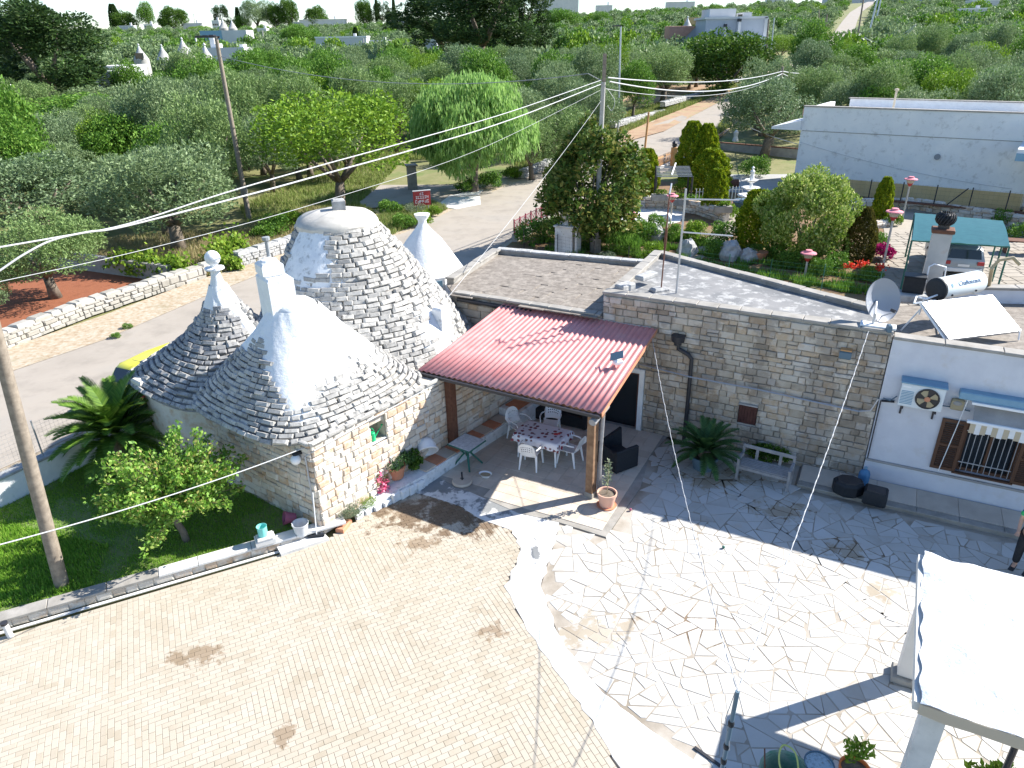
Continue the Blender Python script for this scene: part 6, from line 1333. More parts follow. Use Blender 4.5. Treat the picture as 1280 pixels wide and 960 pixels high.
q = G(1235, 985, .6); t = thing('citrus_tree', 'leafy citrus bush at the bottom right corner under the canopy edge', 'shrub', (q[0], q[1] - .1, 0)); v, f = crown(141, (.42, .34, .40), 0, 620, .13, .42, lumps=12, up=.5); stuffmesh('foliage', v + (q[0], q[1] - .05, .72), f, L_vine, t); mb = MB(); mb.tube([(q[0], q[1] - .1, 0), (q[0], q[1] - .05, .6)], .02, 6); mb.build('stem', m_bark, t)
# grey pole that carries the light strings
ptop = G(922, 864, 2.3); pft = G(913, 975, .3); pft = np.array([ptop[0] - .0, ptop[1], 0]); pt = thing('string_pole', 'slim grey pole with black ties standing in the sunlit paving', 'pole', (pft[0] - .03, pft[1], 0))
mb = MB(); mb.tube([(pft[0] - .05, pft[1], 0), tuple(ptop)], .030, 10); mb.build('pole', m_bluegrey, pt)
for z in (1.65, 1.2, .9): mb = MB(); mb.lathe([(.04, 0), (.045, .05), (.035, .09)], (pft[0] - .05 * (1 - z / 2.3), pft[1], z), 10); mb.build('tie', m_black, pt)
mb = MB(); mb.tube([ptop - (.03, 0, .02), ptop - (.10, 0, .5), ptop - (.05, 0, .75)], .006, 5); mb.tube([ptop - (.03, 0, .7), ptop - (.0, .03, 1.1)], .014, 5); mb.build('loose_wire', m_cabled, pt)
# ------------------------------------------------------------------ cables
def cable(nm, a, b, sag, r, mat, label, cat='cable', n=24, twist=0, group=None):
    a = np.array(a, float); b = np.array(b, float); pts = []
    for k in range(n + 1):
        s = k / n; p = a * (1 - s) + b * s; p[2] -= sag * 4 * s * (1 - s); pts.append(p)
    mb = MB(); mb.tube(pts, r, 6)
    if twist:
        m_ = n * 6; q = []
        for k in range(m_ + 1):
            s = k / m_; p = a * (1 - s) + b * s; p[2] -= sag * 4 * s * (1 - s); an = s * twist; q.append(p + np.array([math.cos(an), math.sin(an), math.sin(an + 1)]) * r * 1.6)
        mb.tube(q, r * .8, 5)
    return smoothang(mb.build(nm, mat, label=label, cat=cat, group=group), 80)
cable('string_light_cable', Wp(.30, -.1, 3.12), ptop, .42, .0055, m_cable, 'twisted white cord from the porch roof corner to the grey pole', n=30, twist=150)
cable('string_light_cable', Wp(5.35, -.12, 3.92), ptop, .30, .0065, m_cable, 'twisted white cord from under the satellite dish to the grey pole', n=30, twist=150)
cable('roof_cable', rp_(.42, .0) + (0, 0, .12), Wp(.3, -.1, 3.2), .06, .007, m_cable, 'thin white cord along the top of the red roof')
# poles
def pole(nm, foot, top, r0, r1, mat, label, cat='utility pole', extra=None):
    t = thing(nm, label, cat, foot); mb = MB(); mb.tube([foot, np.array(foot) * .5 + np.array(top) * .5, top], [r0, (r0 + r1) / 2, r1], 10); smoothang(mb.build('shaft', mat, t)); return t
f0 = G(78, 733, .15); tp0 = onray(-26, 340, f0[1] + .1); pole('utility_pole', f0, tp0, .135, .105, m_pole, 'thick leaning wooden pole rising from the lawn at the left edge')
fp = G(312, 277); tp1 = onray(270, 46, fp[1] + .3); t1_ = pole('utility_pole', fp, tp1, .17, .11, m_pole, 'tall leaning wooden pole with lamp arm among the left olive trees')
mb = MB(); mb.tube([tp1 + (-.75, 0, .05), tp1 + (.2, 0, -.02)], .06, 6); mb.box(tp1 + (-.8, 0, .02), (.8, .2, .12), 0); mb.build('lamp_arm', m_dark, t1_); mb = MB(); c_ = fp * .83 + tp1 * .17; mb.box(c_ + (.0, 0, 0), (.35, .3, .5), 0, bev=.03); mb.build('junction_box', m_cement, t1_)
pf2 = G(744, 316); c2_ = onray(756, 70, pf2[1]); t2_ = pole('utility_pole', pf2, (pf2 * .12 + c2_ * .88), .14, .11, m_polegrey, 'grey concrete pole carrying the cable junction beside the magnolia')
mb = MB(); mb.box((pf2[0], pf2[1], .45), (.42, .42, .9), .4, bev=.04); mb.build('concrete_base', m_cement, t2_); mb = MB(); mb.box((*c2_[:2], c2_[2] - .9), (.16, .1, 2.0), .1); mb.build('timber_top', m_pole, t2_)
jn = onray(757, 103, pf2[1]); mb = MB(); mb.tube(catm([jn + (.1, -.15, -.3), jn + (.45, -.1, -.8), jn + (.35, 0, -1.25), jn + (.1, -.1, -1.0)]), .012, 5); mb.build('coiled_wire', m_cable, t2_)
eL = tp0 + (0, 0, -.05)
def pixcable(pts, y0, y1, r, label, mat=m_cable):
    """hanging cable through measured points; depth runs evenly from the near pole (y0) to the far pole (y1)"""
    x0, x1 = pts[0][0], pts[-1][0]; P = []
    for px, py in pts: s_ = (px - x0) / (x1 - x0); P.append(onray(px, py, 1 / ((1 - s_) / y0 + s_ / y1)))
    mb = MB(); mb.tube(catm(P, 6), r, 6); return smoothang(mb.build('overhead_cable', mat, label=label, cat='cable'), 80)
pixcable([(-28, 314), (0, 309), (75, 296), (160, 280), (285, 240), (400, 207), (520, 174), (640, 139), (752, 100)], f0[1], pf2[1], .015, 'upper thick white overhead cable from the grey pole to the left pole')
pixcable([(-28, 356), (0, 338), (30, 318), (66, 300), (110, 290), (160, 282), (320, 241), (400, 219), (520, 186), (640, 149), (752, 105)], f0[1], pf2[1], .019, 'lower thick white overhead cable that dips at the left edge')
pixcable([(-28, 358), (0, 352), (160, 317), (320, 276), (445, 239), (560, 202), (640, 168), (752, 112)], f0[1], pf2[1], .006, 'thin white overhead wire below the two thick cables')
fr1 = GT(965, 180); tr1 = onray(978, 88, fr1[1]); pole('utility_pole', fr1, tr1 + (0, 0, .3), .14, .10, m_pole, 'dark wooden pole against the big dark olive behind the garden wall')
fr2 = GT(1066, 86); tr2 = onray(1075, 40, fr2[1])
for (pa, pb, sag, rr) in [((760, 97), (978, 89), .5, .03), ((762, 102), (978, 92), .9, .035), ((757, 111), (975, 95), .9, .015)]:
    cable('overhead_cable', onray(*pa, pf2[1]), onray(*pb, fr1[1]), sag, rr, m_cable, {.03: 'upper white overhead cable from the grey pole toward the hill', .035: 'lower white overhead cable from the grey pole toward the hill', .015: 'thin grey wire under the cables running toward the hill'}[rr], n=30)
for k, (dz, rr) in enumerate(((0, .045), (-.35, .045))): cable('overhead_cable', onray(978, 89 + 3 * k, fr1[1]), onray(1075, 42 + 2 * k, fr2[1]), 2.2 + k * .8, rr, m_cable, ('upper', 'lower')[k] + ' white cable climbing beside the far road on the hill'); 
for k in range(2): cable('overhead_cable', onray(1075, 42 + 2 * k, fr2[1]), onray(1145, 30 + k, fr2[1] * .93), 2.0 + k * .7, .045, m_cable, ('upper', 'lower')[k] + ' white cable looping right from the far hill pole')
cable('overhead_cable', tp1 + (0, 0, -1.0), onray(735, 92, pf2[1]), .9, .018, m_cabled, 'thin grey cable between the lamp pole and the grey pole', n=30)
mb = MB(); a, b = onray(735, 92, pf2[1]), onray(752, 101, pf2[1]); mb.tube([a, b], .02, 6); mb.build('cable_drop', m_cabled, label='short grey cable piece joining the cable junction', cat='cable')
cable('stay_wire', onray(752, 125, pf2[1]), cb.pt(thb + 1.15, .35), .15, .008, m_cable, 'thin white wire from the grey pole down to the big trullo')
cable('overhead_cable', onray(905, 140, 95), onray(1001, 181, 52), .4, .03, m_cable, 'white service cable crossing to the long white building')
a_ = TL(.25, .1); cable('overhead_cable', (a_[0], a_[1], 2.25), onray(-20, 686, 9.0), .12, .012, m_cable, 'thick white cable from the trullo eave across the lawn tree', n=30)
# ================================================================== ROADSIDE, GARDEN
# white wall with wire fence at the left of the lawn
a, b = G(-60, 676)[:2], G(128, 580)[:2]; t = thing('boundary_wall', 'white rendered wall with grey top between the lawn and the lane', 'wall', (*(a + b) / 2, 0))
u = (b - a) / np.linalg.norm(b - a); ang = math.atan2(u[1], u[0]); L = np.linalg.norm(b - a) ; nrm = np.array([-u[1], u[0]])
mb = MB(); c = (a + b) / 2 + nrm * .12; mb.box((*c, .42), (L, .22, .86), ang); mb.build('wall', m_white, t); coping(t, a + nrm * .12, b + nrm * .12, .30, .88, m_rock, (.7, 1.2))
fe = thing('wire_fence', 'fine grey wire mesh fence on top of the white roadside wall', 'fence', (*(a + b) / 2, .9)); mb = MB()
for k in range(int(L / .10)):
    p = a + nrm * .12 + u * k * .10; mb.tube([(p[0], p[1], .9), (p[0], p[1], 1.85)], .0022, 3, cap=False)
for k in range(10): z = .92 + k * .10; mb.tube([(*(a + nrm * .12), z), (*(b + nrm * .12), z)], .0022, 3, cap=False)
mb.build('mesh_wires', m_metal, fe, kind='stuff')
for k in (0, .33, .66, .98): p = a + nrm * .12 + u * L * k; mb = MB(); mb.tube([(*p, .9), (*p, 1.9)], .02, 6); mb.build('fence_post', m_metal, fe)
# dry stone wall across the lane
def drywall(nm, pts, h, th, mat, label, cell=(.2, .65), lim=300, z0=0, tf=False):
    t = thing(nm, label, 'wall', (*pts[0], 0)); pc = Pieces()
    for i in range(len(pts) - 1):
        a, b = np.array(pts[i]), np.array(pts[i + 1]); u = (b - a) / np.linalg.norm(b - a); n_ = np.array([u[1], -u[0]]); 
        if n_ @ (-(a + b) / 2) < 0: n_ = -n_
        L = np.linalg.norm(b - a); gz = float(terr(*((a + b) / 2))) if tf else 0
        mb = MB(); c = (a + b) / 2 - n_ * th / 2; mb.box((*c, gz + h / 2 - .03), (L, th * .85, h - .04), math.atan2(u[1], u[0])); mb.build('wall_core', m_mortar, t)
        stonewall(pc, a, b, gz, gz + h, n_, ch=(.12, .30), cl=cell, depth=.09, gap=.012)
        s = 0
        while s < L:  # cap stones
            l = rng.uniform(.35, .8); c = a + u * (s + l / 2) - n_ * th * .55; uu = np.array([u[0], u[1], 0]); up_ = np.array([rng.normal(0, .05), rng.normal(0, .05), 1]); up_ /= np.linalg.norm(up_); uu = uu - up_ * (uu @ up_); uu /= np.linalg.norm(uu)
            pc.put((c[0], c[1], gz + h + .0), uu, up_, (l - .03, rng.uniform(.08, .16), th * 1.1), np.cross(uu, -up_)); s += l
    pc.emit(t, 'wall_stones', mat, lim); return t
drywall('dry_stone_wall', [tuple(G(*p)[:2]) for p in [(-70, 462), (0, 440), (105, 398), (200, 366), (258, 348)]], .55, .5, M('lime_washed_stone', [(.26, .245, .21), (.36, .34, .30), (.44, .42, .39)], ns=5, bump=.8, bs=20, rnd=.6, dirt=((.26, .24, .21), 5, .55, .75, .6)), 'long low whitish dry stone wall between the lane and the red soil field')
drywall('dry_stone_wall', [tuple(G(*p)[:2]) for p in [(300, 334), (350, 318), (385, 306)]], .6, .5, m_rock, 'grey rubble stone wall beyond the white ball finial', lim=120)
mb = MB(); p1, p2, p3 = G(95, 335), G(215, 352), G(40, 330); t = thing('field_wall', 'low brown earth retaining wall at the back of the red soil field', 'wall', p1); lowwall(t, p1[:2], p2[:2], .3, 0, .8, m_wall_low, 'wall'); lowwall(t, p3[:2], p1[:2], .3, 0, .8, m_wall_low, 'wall')
# vines sprawling on that wall
def vine(a, b, n, h, label, wd=.5, lf=.17, mat=None, nm='grape_vine'):
    r = np.random.default_rng(int(a[0] * 10) % 999 + n); s = r.random(n); c = np.array(a)[None] * (1 - s[:, None]) + np.array(b)[None] * s[:, None]; c = c + r.normal(0, wd * .5, (n, 3)) * (1, 1, .0); c[:, 2] = np.abs(r.normal(0, h * .4, n)) + h * (.5 + .4 * np.sin(s * 17)) ; v, f = leafq(c, np.tile([0, 0, .6], (n, 1)), lf, lf * .85, r=r, jitter=.9); return stuffmesh(nm, v, f, mat or L_vine, label=label, cat='vine')
vine(G(152, 342), G(235, 350), 2600, .7, 'bright green vine sprawling over the field wall corner', .55, .2)
vine(G(268, 338), G(305, 322), 1100, .9, 'bright green vine climbing behind the white ball finial', .5, .2)
vine(G(282, 338), G(300, 338), 500, .4, 'small trailing vine clump right below the climbing vine', .3, .18)
# weeds
for k, (px, py, s, key, lb_) in enumerate([(145, 423, .35, 'bush0', 'small green weed tuft on the rubble verge left of the car'), (160, 411, .35, 'bush0', 'second flat weed tuft on the rubble verge'), (505, 285, 1.3, 'bush0', 'dark green weeds at the lane edge left of the red sign'), (530, 282, 1.2, 'bush1', 'bright weeds under the red sign'), (520, 268, 1.2, 'bush2', 'grey green plant just below the red sign'), (543, 270, .9, 'bush1', 'pale clump of weeds right of the red sign'), (488, 268, 1.4, 'bush0', 'leafy shrub left of the red sign'), (345, 295, 1.8, 'bush0', 'dark leafy bush beside the lamp pole foot'), (365, 285, 1.5, 'bush1', 'yellow green bush beyond the big trullo left edge'), (330, 300, 1.3, 'bush0', 'low green bush above the rubble wall'), (610, 236, 1.9, 'bush0', 'ivy covered stump under the pepper tree'), (585, 240, 1.5, 'bush0', 'dark shrub at the foot of the pepper tree'), (640, 225, 1.4, 'bush1', 'roadside weed clump right of the pepper tree'), (515, 165, 2, 'bush0', 'shrub hidden behind the gate pillar')]):
    plant('weed_clump', key, G(px, py), s, lb_, sz=s * .8)
# verge grass strips
def vgrass(poly, n, label, h=.25, w_=.05, seed=1, mat=None):
    v, f = blades(poly, lambda x, y: float(terr(x, y)) + .03, n, h * .4, h, w_, seed, lambda x, y: .25 + .75 * (tri_noise(x, y, 0, .5) > -.2)); stuffmesh('verge_grass', v, f, mat or m_vergegrass, label=label, cat='grass', kind='stuff')
vg = [tuple(GT(*p)[:2]) for p in [(640, 225), (692, 203), (800, 158), (900, 118), (925, 108), (915, 104), (850, 122), (775, 145), (700, 185), (640, 205)]]
vgrass(vg, 22000, 'yellow green grass verge left of the climbing lane', .5, .12, 3)
vgrass([tuple(G(*p)[:2]) for p in [(478, 300), (500, 290), (560, 262), (535, 252), (490, 265), (440, 290), (420, 300)]], 9000, 'grassy verge round the red sign', .4, .06, 4)
vgrass([tuple(G(*p)[:2]) for p in [(270, 345), (330, 325), (400, 300), (470, 270), (380, 262), (300, 290), (150, 300), (100, 330), (200, 345)]], 30000, 'tall dry grass under the olive trees across the lane', .45, .06, 5, leafmat('dry_grass', [(.30, .25, .12), (.42, .35, .20), (.22, .28, .08)]))
vgrass([tuple(GT(*p)[:2]) for p in [(880, 178), (915, 158), (905, 150), (893, 165)]] + [tuple(GT(*p)[:2]) for p in [(900, 192)]], 3000, 'bright grass patch at the lane bend by the dark olive', .5, .1, 6)
vgrass([tuple(G(*p)[:2]) for p in [(320, 300), (470, 268), (448, 255), (480, 228), (505, 205), (560, 204), (470, 196), (380, 225), (300, 260)]], 26000, 'weedy grass under the walnut tree beside the driveway', .4, .07, 8)
# red sign
q = G(523, 266); t = thing('road_sign', 'small weathered red sign with white lettering leaning at the lane junction', 'sign', (q[0] + .3, q[1], 0), .35)
mb = MB(); mb.box((0, 0, .95), (1.15, .05, .95), 0, bev=.01); o = mb.build('sign_board', m_redp, t, local=True)
for k in (-.4, .4): mb = MB(); mb.tube([(k, .05, 0), (k, .05, 1.2)], .03, 6); mb.build('sign_post', m_metal, t, local=True)
mb = MB(); mb.box((0, -.02, 1.43), (1.2, .08, .05)); mb.build('sign_top_edge', m_whitep2, o, local=True)
r = np.random.default_rng(4)
# illegible white marks: a short top row over two fuller rows of characters
mb = MB()
def glyph(mb, x, z, w_, h):
    st = r.integers(0, 5); t_ = .028
    if st in (0, 1, 2): mb.box((x - w_ / 2 + t_ / 2, -.032, z), (t_, .012, h))
    if st in (0, 3): mb.box((x + w_ / 2 - t_ / 2, -.032, z), (t_, .012, h))
    if st in (1, 2, 4): mb.box((x, -.0335, z + h / 2 - t_ / 2), (w_ * .9, .012, t_))
    if st in (0, 1, 3): mb.box((x, -.035, z), (w_ * .9, .012, t_))
    if st in (2, 4, 3): mb.box((x, -.0335, z - h / 2 + t_ / 2), (w_ * .9, .012, t_))
    if st == 4: mb.box((x, -.032, z), (t_, .012, h))
for k in range(2): glyph(mb, -.1 + k * .16, 1.24, .12, .17)
for k in range(6): glyph(mb, -.36 + k * .145, 1.01, .12, .17)
for k in range(6): glyph(mb, -.40 + k * .155, .74, .13, .18)
mb.build('white_lettering', m_whitep2, o, local=True)
# gate pillars at the driveway
for (px, py, h, lb_) in [(516, 236, 1.7, 'squat grey stone gate pillar beside the pepper tree'), (545, 205, 1.6, 'farther pale gate pillar behind the pepper tree')]:
    q = G(px, py); t = thing('gate_pillar', lb_, 'pillar', q); mb = MB(); mb.box((q[0], q[1], h / 2), (.65, .6, h), .3, bev=.03); mb.build('shaft', m_cement, t); mb = MB(); mb.box((q[0], q[1], h + .05), (.9, .85, .12), .3, bev=.02); mb.build('cap', m_cement, t)
# maroon ornamental railing on low wall (road side of garden)
a, b = G(643, 303)[:2], G(700, 270)[:2]; u = (b - a) / np.linalg.norm(b - a); L = np.linalg.norm(b - a); t = thing('garden_railing', 'maroon ornamental iron railing on a low wall along the lane', 'railing', (*a, 0)); lowwall(t, a, b, .3, 0, .45, m_cement, 'base_wall')
nb_ = int(L / .75)
for k in range(nb_ + 1):
    p = a + u * L * k / nb_; mb = MB(); mb.box((*p, .85), (.06, .06, .85), math.atan2(u[1], u[0])); mb.build('railing_post', m_rail, t)
    if k < nb_:
        p2_ = a + u * L * (k + 1) / nb_; mb = MB()
        mb.tube([(*p, 1.18), (*p2_, 1.18)], .02, 5); mb.tube([(*p, .55), (*p2_, .55)], .02, 5)
        for j in range(1, 5): q = p * (1 - j / 5) + p2_ * j / 5; mb.tube([(*q, .55), (*q, 1.18)], .012, 4)
        mb.tube([(*p, .55), (*p2_, 1.18)], .014, 4); mb.tube([(*p, 1.18), (*p2_, .55)], .014, 4); mb.build('railing_panel', m_rail, t)
# orange timber fence with lamp pillar farther along
def slatfence(nm, a, b, h, mat, label, step=.16, z0=.45, base=True, wd=.08):
    a, b = np.array(a[:2]), np.array(b[:2]); u = (b - a) / np.linalg.norm(b - a); L = np.linalg.norm(b - a); ang = math.atan2(u[1], u[0]); t = thing(nm, label, 'fence', (*a, 0))
    if base: lowwall(t, a, b, .25, 0, z0, m_cream, 'base_wall')
    for k in range(int(L / step) + 1):
        p = a + u * k * step; mb = MB(); mb.box((*p, z0 + h / 2), (wd, .03, h), ang); mb.build('fence_slat', mat, t)
    mb = MB(); c = (a + b) / 2 - np.array([-u[1], u[0]]) * .03
    for z in (.2, .8): mb.box((*c, z0 + h * z), (L, .03, .07), ang)
    mb.build('fence_rail', mat, t); return t
slatfence('picket_fence', G(820, 217), G(842, 207), .9, m_orangew, 'orange wooden fence panel on a white base left of the twin cypress', .3)
slatfence('picket_fence', G(896, 184), G(905, 178), .7, m_orangew, 'orange wooden fence end by the lane bend', .35)
q = G(841, 212); t = thing('gate_pillar', 'brown gate pillar with dark lantern at the garden entrance', 'pillar', q); mb = MB(); mb.box((q[0], q[1], .9), (.4, .4, 1.8), .3, bev=.02); mb.build('shaft', m_orangew, t); mb = MB(); mb.lathe([(.12, 0), (.2, .1), (.2, .3), (.26, .34), (.1, .5), (.001, .55)], (q[0], q[1], 1.8), 8); mb.build('lantern', m_dark, t)
q = GT(806, 187); pole('wooden_stake', q, onray(811, 140, q[1]), .11, .09, m_orangew, 'short bare orange wooden post beside the lane verge', 'post')
# garden back wall
a, b = G(893, 193)[:2], G(1001, 203)[:2]; t = thing('garden_wall', 'grey garden wall with brown capping at the back of the yard', 'wall', (*a, 0)); lowwall(t, a, b, .3, 0, 1.1, m_wall_low, 'wall'); coping(t, a, b, .4, 1.13, m_polered, (1.2, 1.6), .08)
q = G(918, 185); mb = MB(); mb.lathe([(.3, 0), (.35, .6), (.2, 1.1), (.25, 1.5), (.001, 1.8)], q, 8); mb.build('pale_stone', m_cream, label='pale upright stone at the foot of the dark olive by the wall', cat='stone')
# retaining walls of coursed stones round the beds
for pts, h, lb_ in [([(795, 262), (830, 262), (870, 268), (905, 280)], .7, 'low coursed stone bed wall behind the rockery plants'), ([(1045, 262), (1140, 262), (1280, 285)], .55, 'low rubble wall under the fence of the long white building'), ([(1085, 288), (1110, 284), (1125, 278)], .3, 'low bed edging stones beside the flagstone drive')]:
    drywall('bed_wall', [tuple(G(*p)[:2]) for p in pts], h, .35, m_wallstone, lb_, (.35, .7), 120)
# urn on pedestal
q = G(708, 318); t = thing('urn_pedestal', 'white stone urn on a square white pedestal behind the low wing', 'urn', q)
mb = MB(); mb.box((q[0], q[1], .75), (.95, .85, 1.5), WANG, bev=.02); mb.box((q[0], q[1], 1.53), (1.08, .98, .1), WANG, bev=.02); mb.build('pedestal', m_cream, t)
mb = MB(); mb.lathe([(.24, 0), (.22, .05), (.10, .14), (.10, .24), (.26, .36), (.36, .56), (.40, .62), (.46, .64), (.46, .70), (.36, .70), (.32, .58), (.001, .5)], (q[0], q[1], 1.58), 24); smoothang(mb.build('urn', m_cream, t)); 
q = G(722, 320); mb = MB(); mb.box((q[0], q[1], 1.05), (.10, .6, 2.1), WANG); mb.build('upright_slab', m_cream, label='upright white slab right of the urn pedestal', cat='slab')
# plants of the garden
GB = [('tree', 'magnolia0', (742, 312), 1.35, 'large glossy magnolia with bronze tipped leaves beside the grey concrete pole'), ('gc', 'gold0', (806, 243), 1.0, 'egg shaped golden cypress beside the magnolia'), ('gc', 'gold1', (861, 226), 1.35, 'tallest golden cypress, left stem of the twin tops'), ('gc', 'gold0', (879, 226), 1.28, 'tall golden cypress forming the right twin top'), ('gc', 'gold1', (886, 243), 1.05, 'broad golden cypress in front of the twin tops'), ('gc', 'gold0', (892, 270), .95, 'rounded golden cypress behind the antenna arm'), ('gc', 'gold1', (940, 308), 1.05, 'golden cypress left of the pale tipped shrub'), ('gc', 'gold0', (1099, 276), .85, 'small golden cypress in front of the long white building'), ('gc', 'bronze0', (1070, 328), 1.15, 'cone shaped bronze green cypress beside the flagstone drive'), ('tree', 'photinia0', (1004, 322), 1.1, 'big rounded shrub tree with pale yellow leaf tips')]
for kd, key, p, s, lb_ in GB:
    hpx = {(806, 243): 58, (861, 226): 76, (879, 226): 73, (886, 243): 58, (892, 270): 60, (940, 308): 72, (1099, 276): 56, (1070, 328): 70}.get(p)
    q = G(*p)
    if kd == 'gc':
        h = zat(q[:2], p[1] - hpx); s = h / 4.0 * .98; wsc = {(806, 243): 36, (861, 226): 34, (879, 226): 34, (886, 243): 48, (892, 270): 34, (940, 308): 46, (1099, 276): 25, (1070, 328): 46}[p] / F * q[1] / 2 * 1.02
        tree('golden_cypress' if 'gold' in key else 'bronze_cypress', key, q, wsc, lb_, group=None, sz=s)
    elif key == 'magnolia0':
        h = zat(q[:2], 148); tree('magnolia_tree', key, q, 1.12, lb_, sz=h / 6.9)
    else:
        h = zat(q[:2], 207); tree('ornamental_tree', key, q - np.array([0, 0, .35]), 1.12, lb_, sz=(h + .3) / 4.25)
for key, px, py, s, lb_ in [('bush4', 778, 322, 1.5, 'spiky green juniper clump behind the low wing roof'), ('bush0', 806, 300, 1.35, 'round dark green shrub beside the rockery'), ('bush1', 815, 330, 1.2, 'yellow green ground shrub behind the rusty mast foot'), ('bush1', 868, 305, 1.4, 'yellow green shrub behind the antenna mast'), ('bush0', 838, 300, 1.1, 'green shrub between the rockery stones'), ('bush2', 757, 330, .8, 'silver green cushion plant beside the concrete pole base'), ('bush0', 665, 305, 1.6, 'low dark hedge plant inside the maroon railing'), ('bush0', 690, 298, 1.5, 'second dark hedge plant inside the maroon railing'), ('bush0', 735, 300, 1.5, 'dark shrub under the magnolia'), ('bush1', 910, 275, 1.1, 'leafy pot plant right of the bed wall'), ('bush0', 905, 305, 1.4, 'dark clipped shrub left of the grey rock'), ('bush0', 893, 322, 1.2, 'green undergrowth along the roof parapet'), ('bush0', 970, 325, 1.2, 'dark green undergrowth left of the pale tipped shrub'), ('bush0', 1025, 345, 1.05, 'bright rounded little shrub by the roof edge'), ('bush3', 1100, 325, 1.0, 'magenta flowering bush beside the flagstone drive'), ('bush0', 1093, 308, 1.0, 'green bush above the magenta flowers'), ('bush0', 1085, 352, .9, 'green clump under the red flowers'), ('bush1', 1115, 283, .9, 'low bright plants beside the small golden cypress'), ('bush0', 942, 222, 2.0, 'small leafy tree behind the white fountain'), ('bush1', 853, 245, 1.2, 'light green bush under the pergola slats'), ('bush0', 868, 262, 1.2, 'green bush left of the rounded cypress'), ('bush0', 1252, 280, 1.0, 'potted bush at the far end of the flagstone drive'), ('bush0', 1272, 300, 1.1, 'leafy bush above the garden bench at the right edge'), ('bush0', 1250, 235, 1.2, 'red flowered bush by the ochre wall'), ('bush0', 820, 285, 1.0, 'small green shrub in front of the bed wall'), ('bush1', 770, 300, 1.1, 'yellowish low plant right of the magnolia'), ('bush0', 1045, 340, 1.1, 'green plant below the bronze cypress'), ('bush0', 985, 335, 1.0, 'dark low plant behind the roof parapet middle')]:
    q = G(px, py); plant('garden_shrub', key, q, s, lb_)
r = np.random.default_rng(2); V = []
for px, py in [(1075, 350), (1096, 354), (1060, 352)]: q = G(px, py); V.append(r.normal(0, .12, (90, 3)) * (1, 1, .6) + q + (0, 0, .75))
v, f = leafq(np.concatenate(V), np.tile([0, 0, .3], (270, 1)), .10, .09, r=r, jitter=1); stuffmesh('red_flowers', v, f, L_redfl, label='small red flowers just behind the roof parapet', cat='flower')
for px, py, s, lb_ in [(820, 300, .45, 'tall pale grey rockery stone beside the round dark shrub'), (858, 320, .5, 'rough grey rock right of the antenna mast'), (912, 325, .55, 'grey rock beside the potted plants behind the parapet'), (935, 328, .42, 'smaller grey rock next to the broad grey rock')]:
    q = G(px, py); r = np.random.default_rng(px); mb = MB(); mb.sphere((0, 0, 0), s, 16, sz=1.2); mb.v = [(x * (1 + .25 * tri_noise(x, y, z, 4)), y * (1 + .25 * tri_noise(y, z, x, 4)), z * (1 + .2 * tri_noise(z, x, y, 5))) for x, y, z in mb.v]; mb.v = [(x + q[0], y + q[1], z + s * .6) for x, y, z in mb.v]; mb.build('rockery_stone', m_rock, label=lb_, cat='rock')
# garden lamps with pink hats
for px, py, top, lb_ in [(838, 278, 243, 'pink capped garden lamp behind the rusty mast'), (789, 292, 266, 'low pink capped garden lamp under the magnolia'), (1100, 350, 262, 'pink capped garden lamp post right of the bronze cypress'), (1126, 282, 222, 'farther pink capped garden lamp in front of the long white building'), (1006, 345, 314, 'small pink garden lamp among leaves behind the parapet')]:
    q = G(px, py); h = zat(q[:2], top); t = thing('garden_lamp', lb_, 'lamp', q, group=None); mb = MB(); mb.tube([(0, 0, 0), (0, 0, h - .45)], .05, 8); mb.build('lamp_post', m_polegrey, t, local=True)
    mb = MB(); mb.lathe([(.05, 0), (.16, .16), (.16, .18)], (0, 0, h - .48), 12); mb.build('lamp_neck', m_redp, t, local=True); mb = MB(); mb.lathe([(.16, 0), (.24, .18), (.24, .2)], (0, 0, h - .30), 12); mb.build('lamp_glass', m_valance, t, local=True); mb = MB(); mb.lathe([(.36, 0), (.34, .04), (.16, .09), (.14, .16), (.001, .17)], (0, 0, h - .1), 16); mb.build('lamp_cap', m_pink, t, local=True)
q = G(832, 308); t = thing('globe_lamp', 'white globe garden lamp behind the rusty mast', 'lamp', q); mb = MB(); mb.tube([(0, 0, 0), (0, 0, 1.4)], .04, 6); mb.build('lamp_post', m_polegrey, t, local=True); mb = MB(); mb.sphere((0, 0, 1.55), .2, 14); smoothang(mb.build('globe', m_whitep, t, local=True))
# fountain
q = G(935, 262); t = thing('fountain', 'three tiered white fountain with statue on top in the garden', 'fountain', q); h = zat(q[:2], 212)
mb = MB(); mb.lathe([(.9, 0), (1.0, .5), (1.05, .55), (.9, .55), (.001, .4)], (0, 0, 0), 24); mb.build('basin', m_bluegrey, t, local=True)
for z, r_ in ((.9, .75), (1.5, .55), (2.1, .38)):
    zz = z * h / 3.1; mb = MB(); mb.lathe([(.10, -.3), (.10, -.02), (r_, .14), (r_ + .03, .2), (r_ - .05, .2), (.10, .05), (.001, .05)], (0, 0, zz), 20); smoothang(mb.build('bowl_tier', m_whitep2, t, local=True))
mb = MB(); mb.tube([(0, 0, .2), (0, 0, 2.2 * h / 3.1)], .10, 8); mb.build('stem', m_whitep2, t, local=True); mb = MB(); mb.lathe([(.12, 0), (.15, .25), (.10, .42), (.15, .62), (.06, .74), (.10, .84), (.001, .95)], (0, 0, 2.2 * h / 3.1), 10); smoothang(mb.build('statue', m_whitep2, t, local=True))
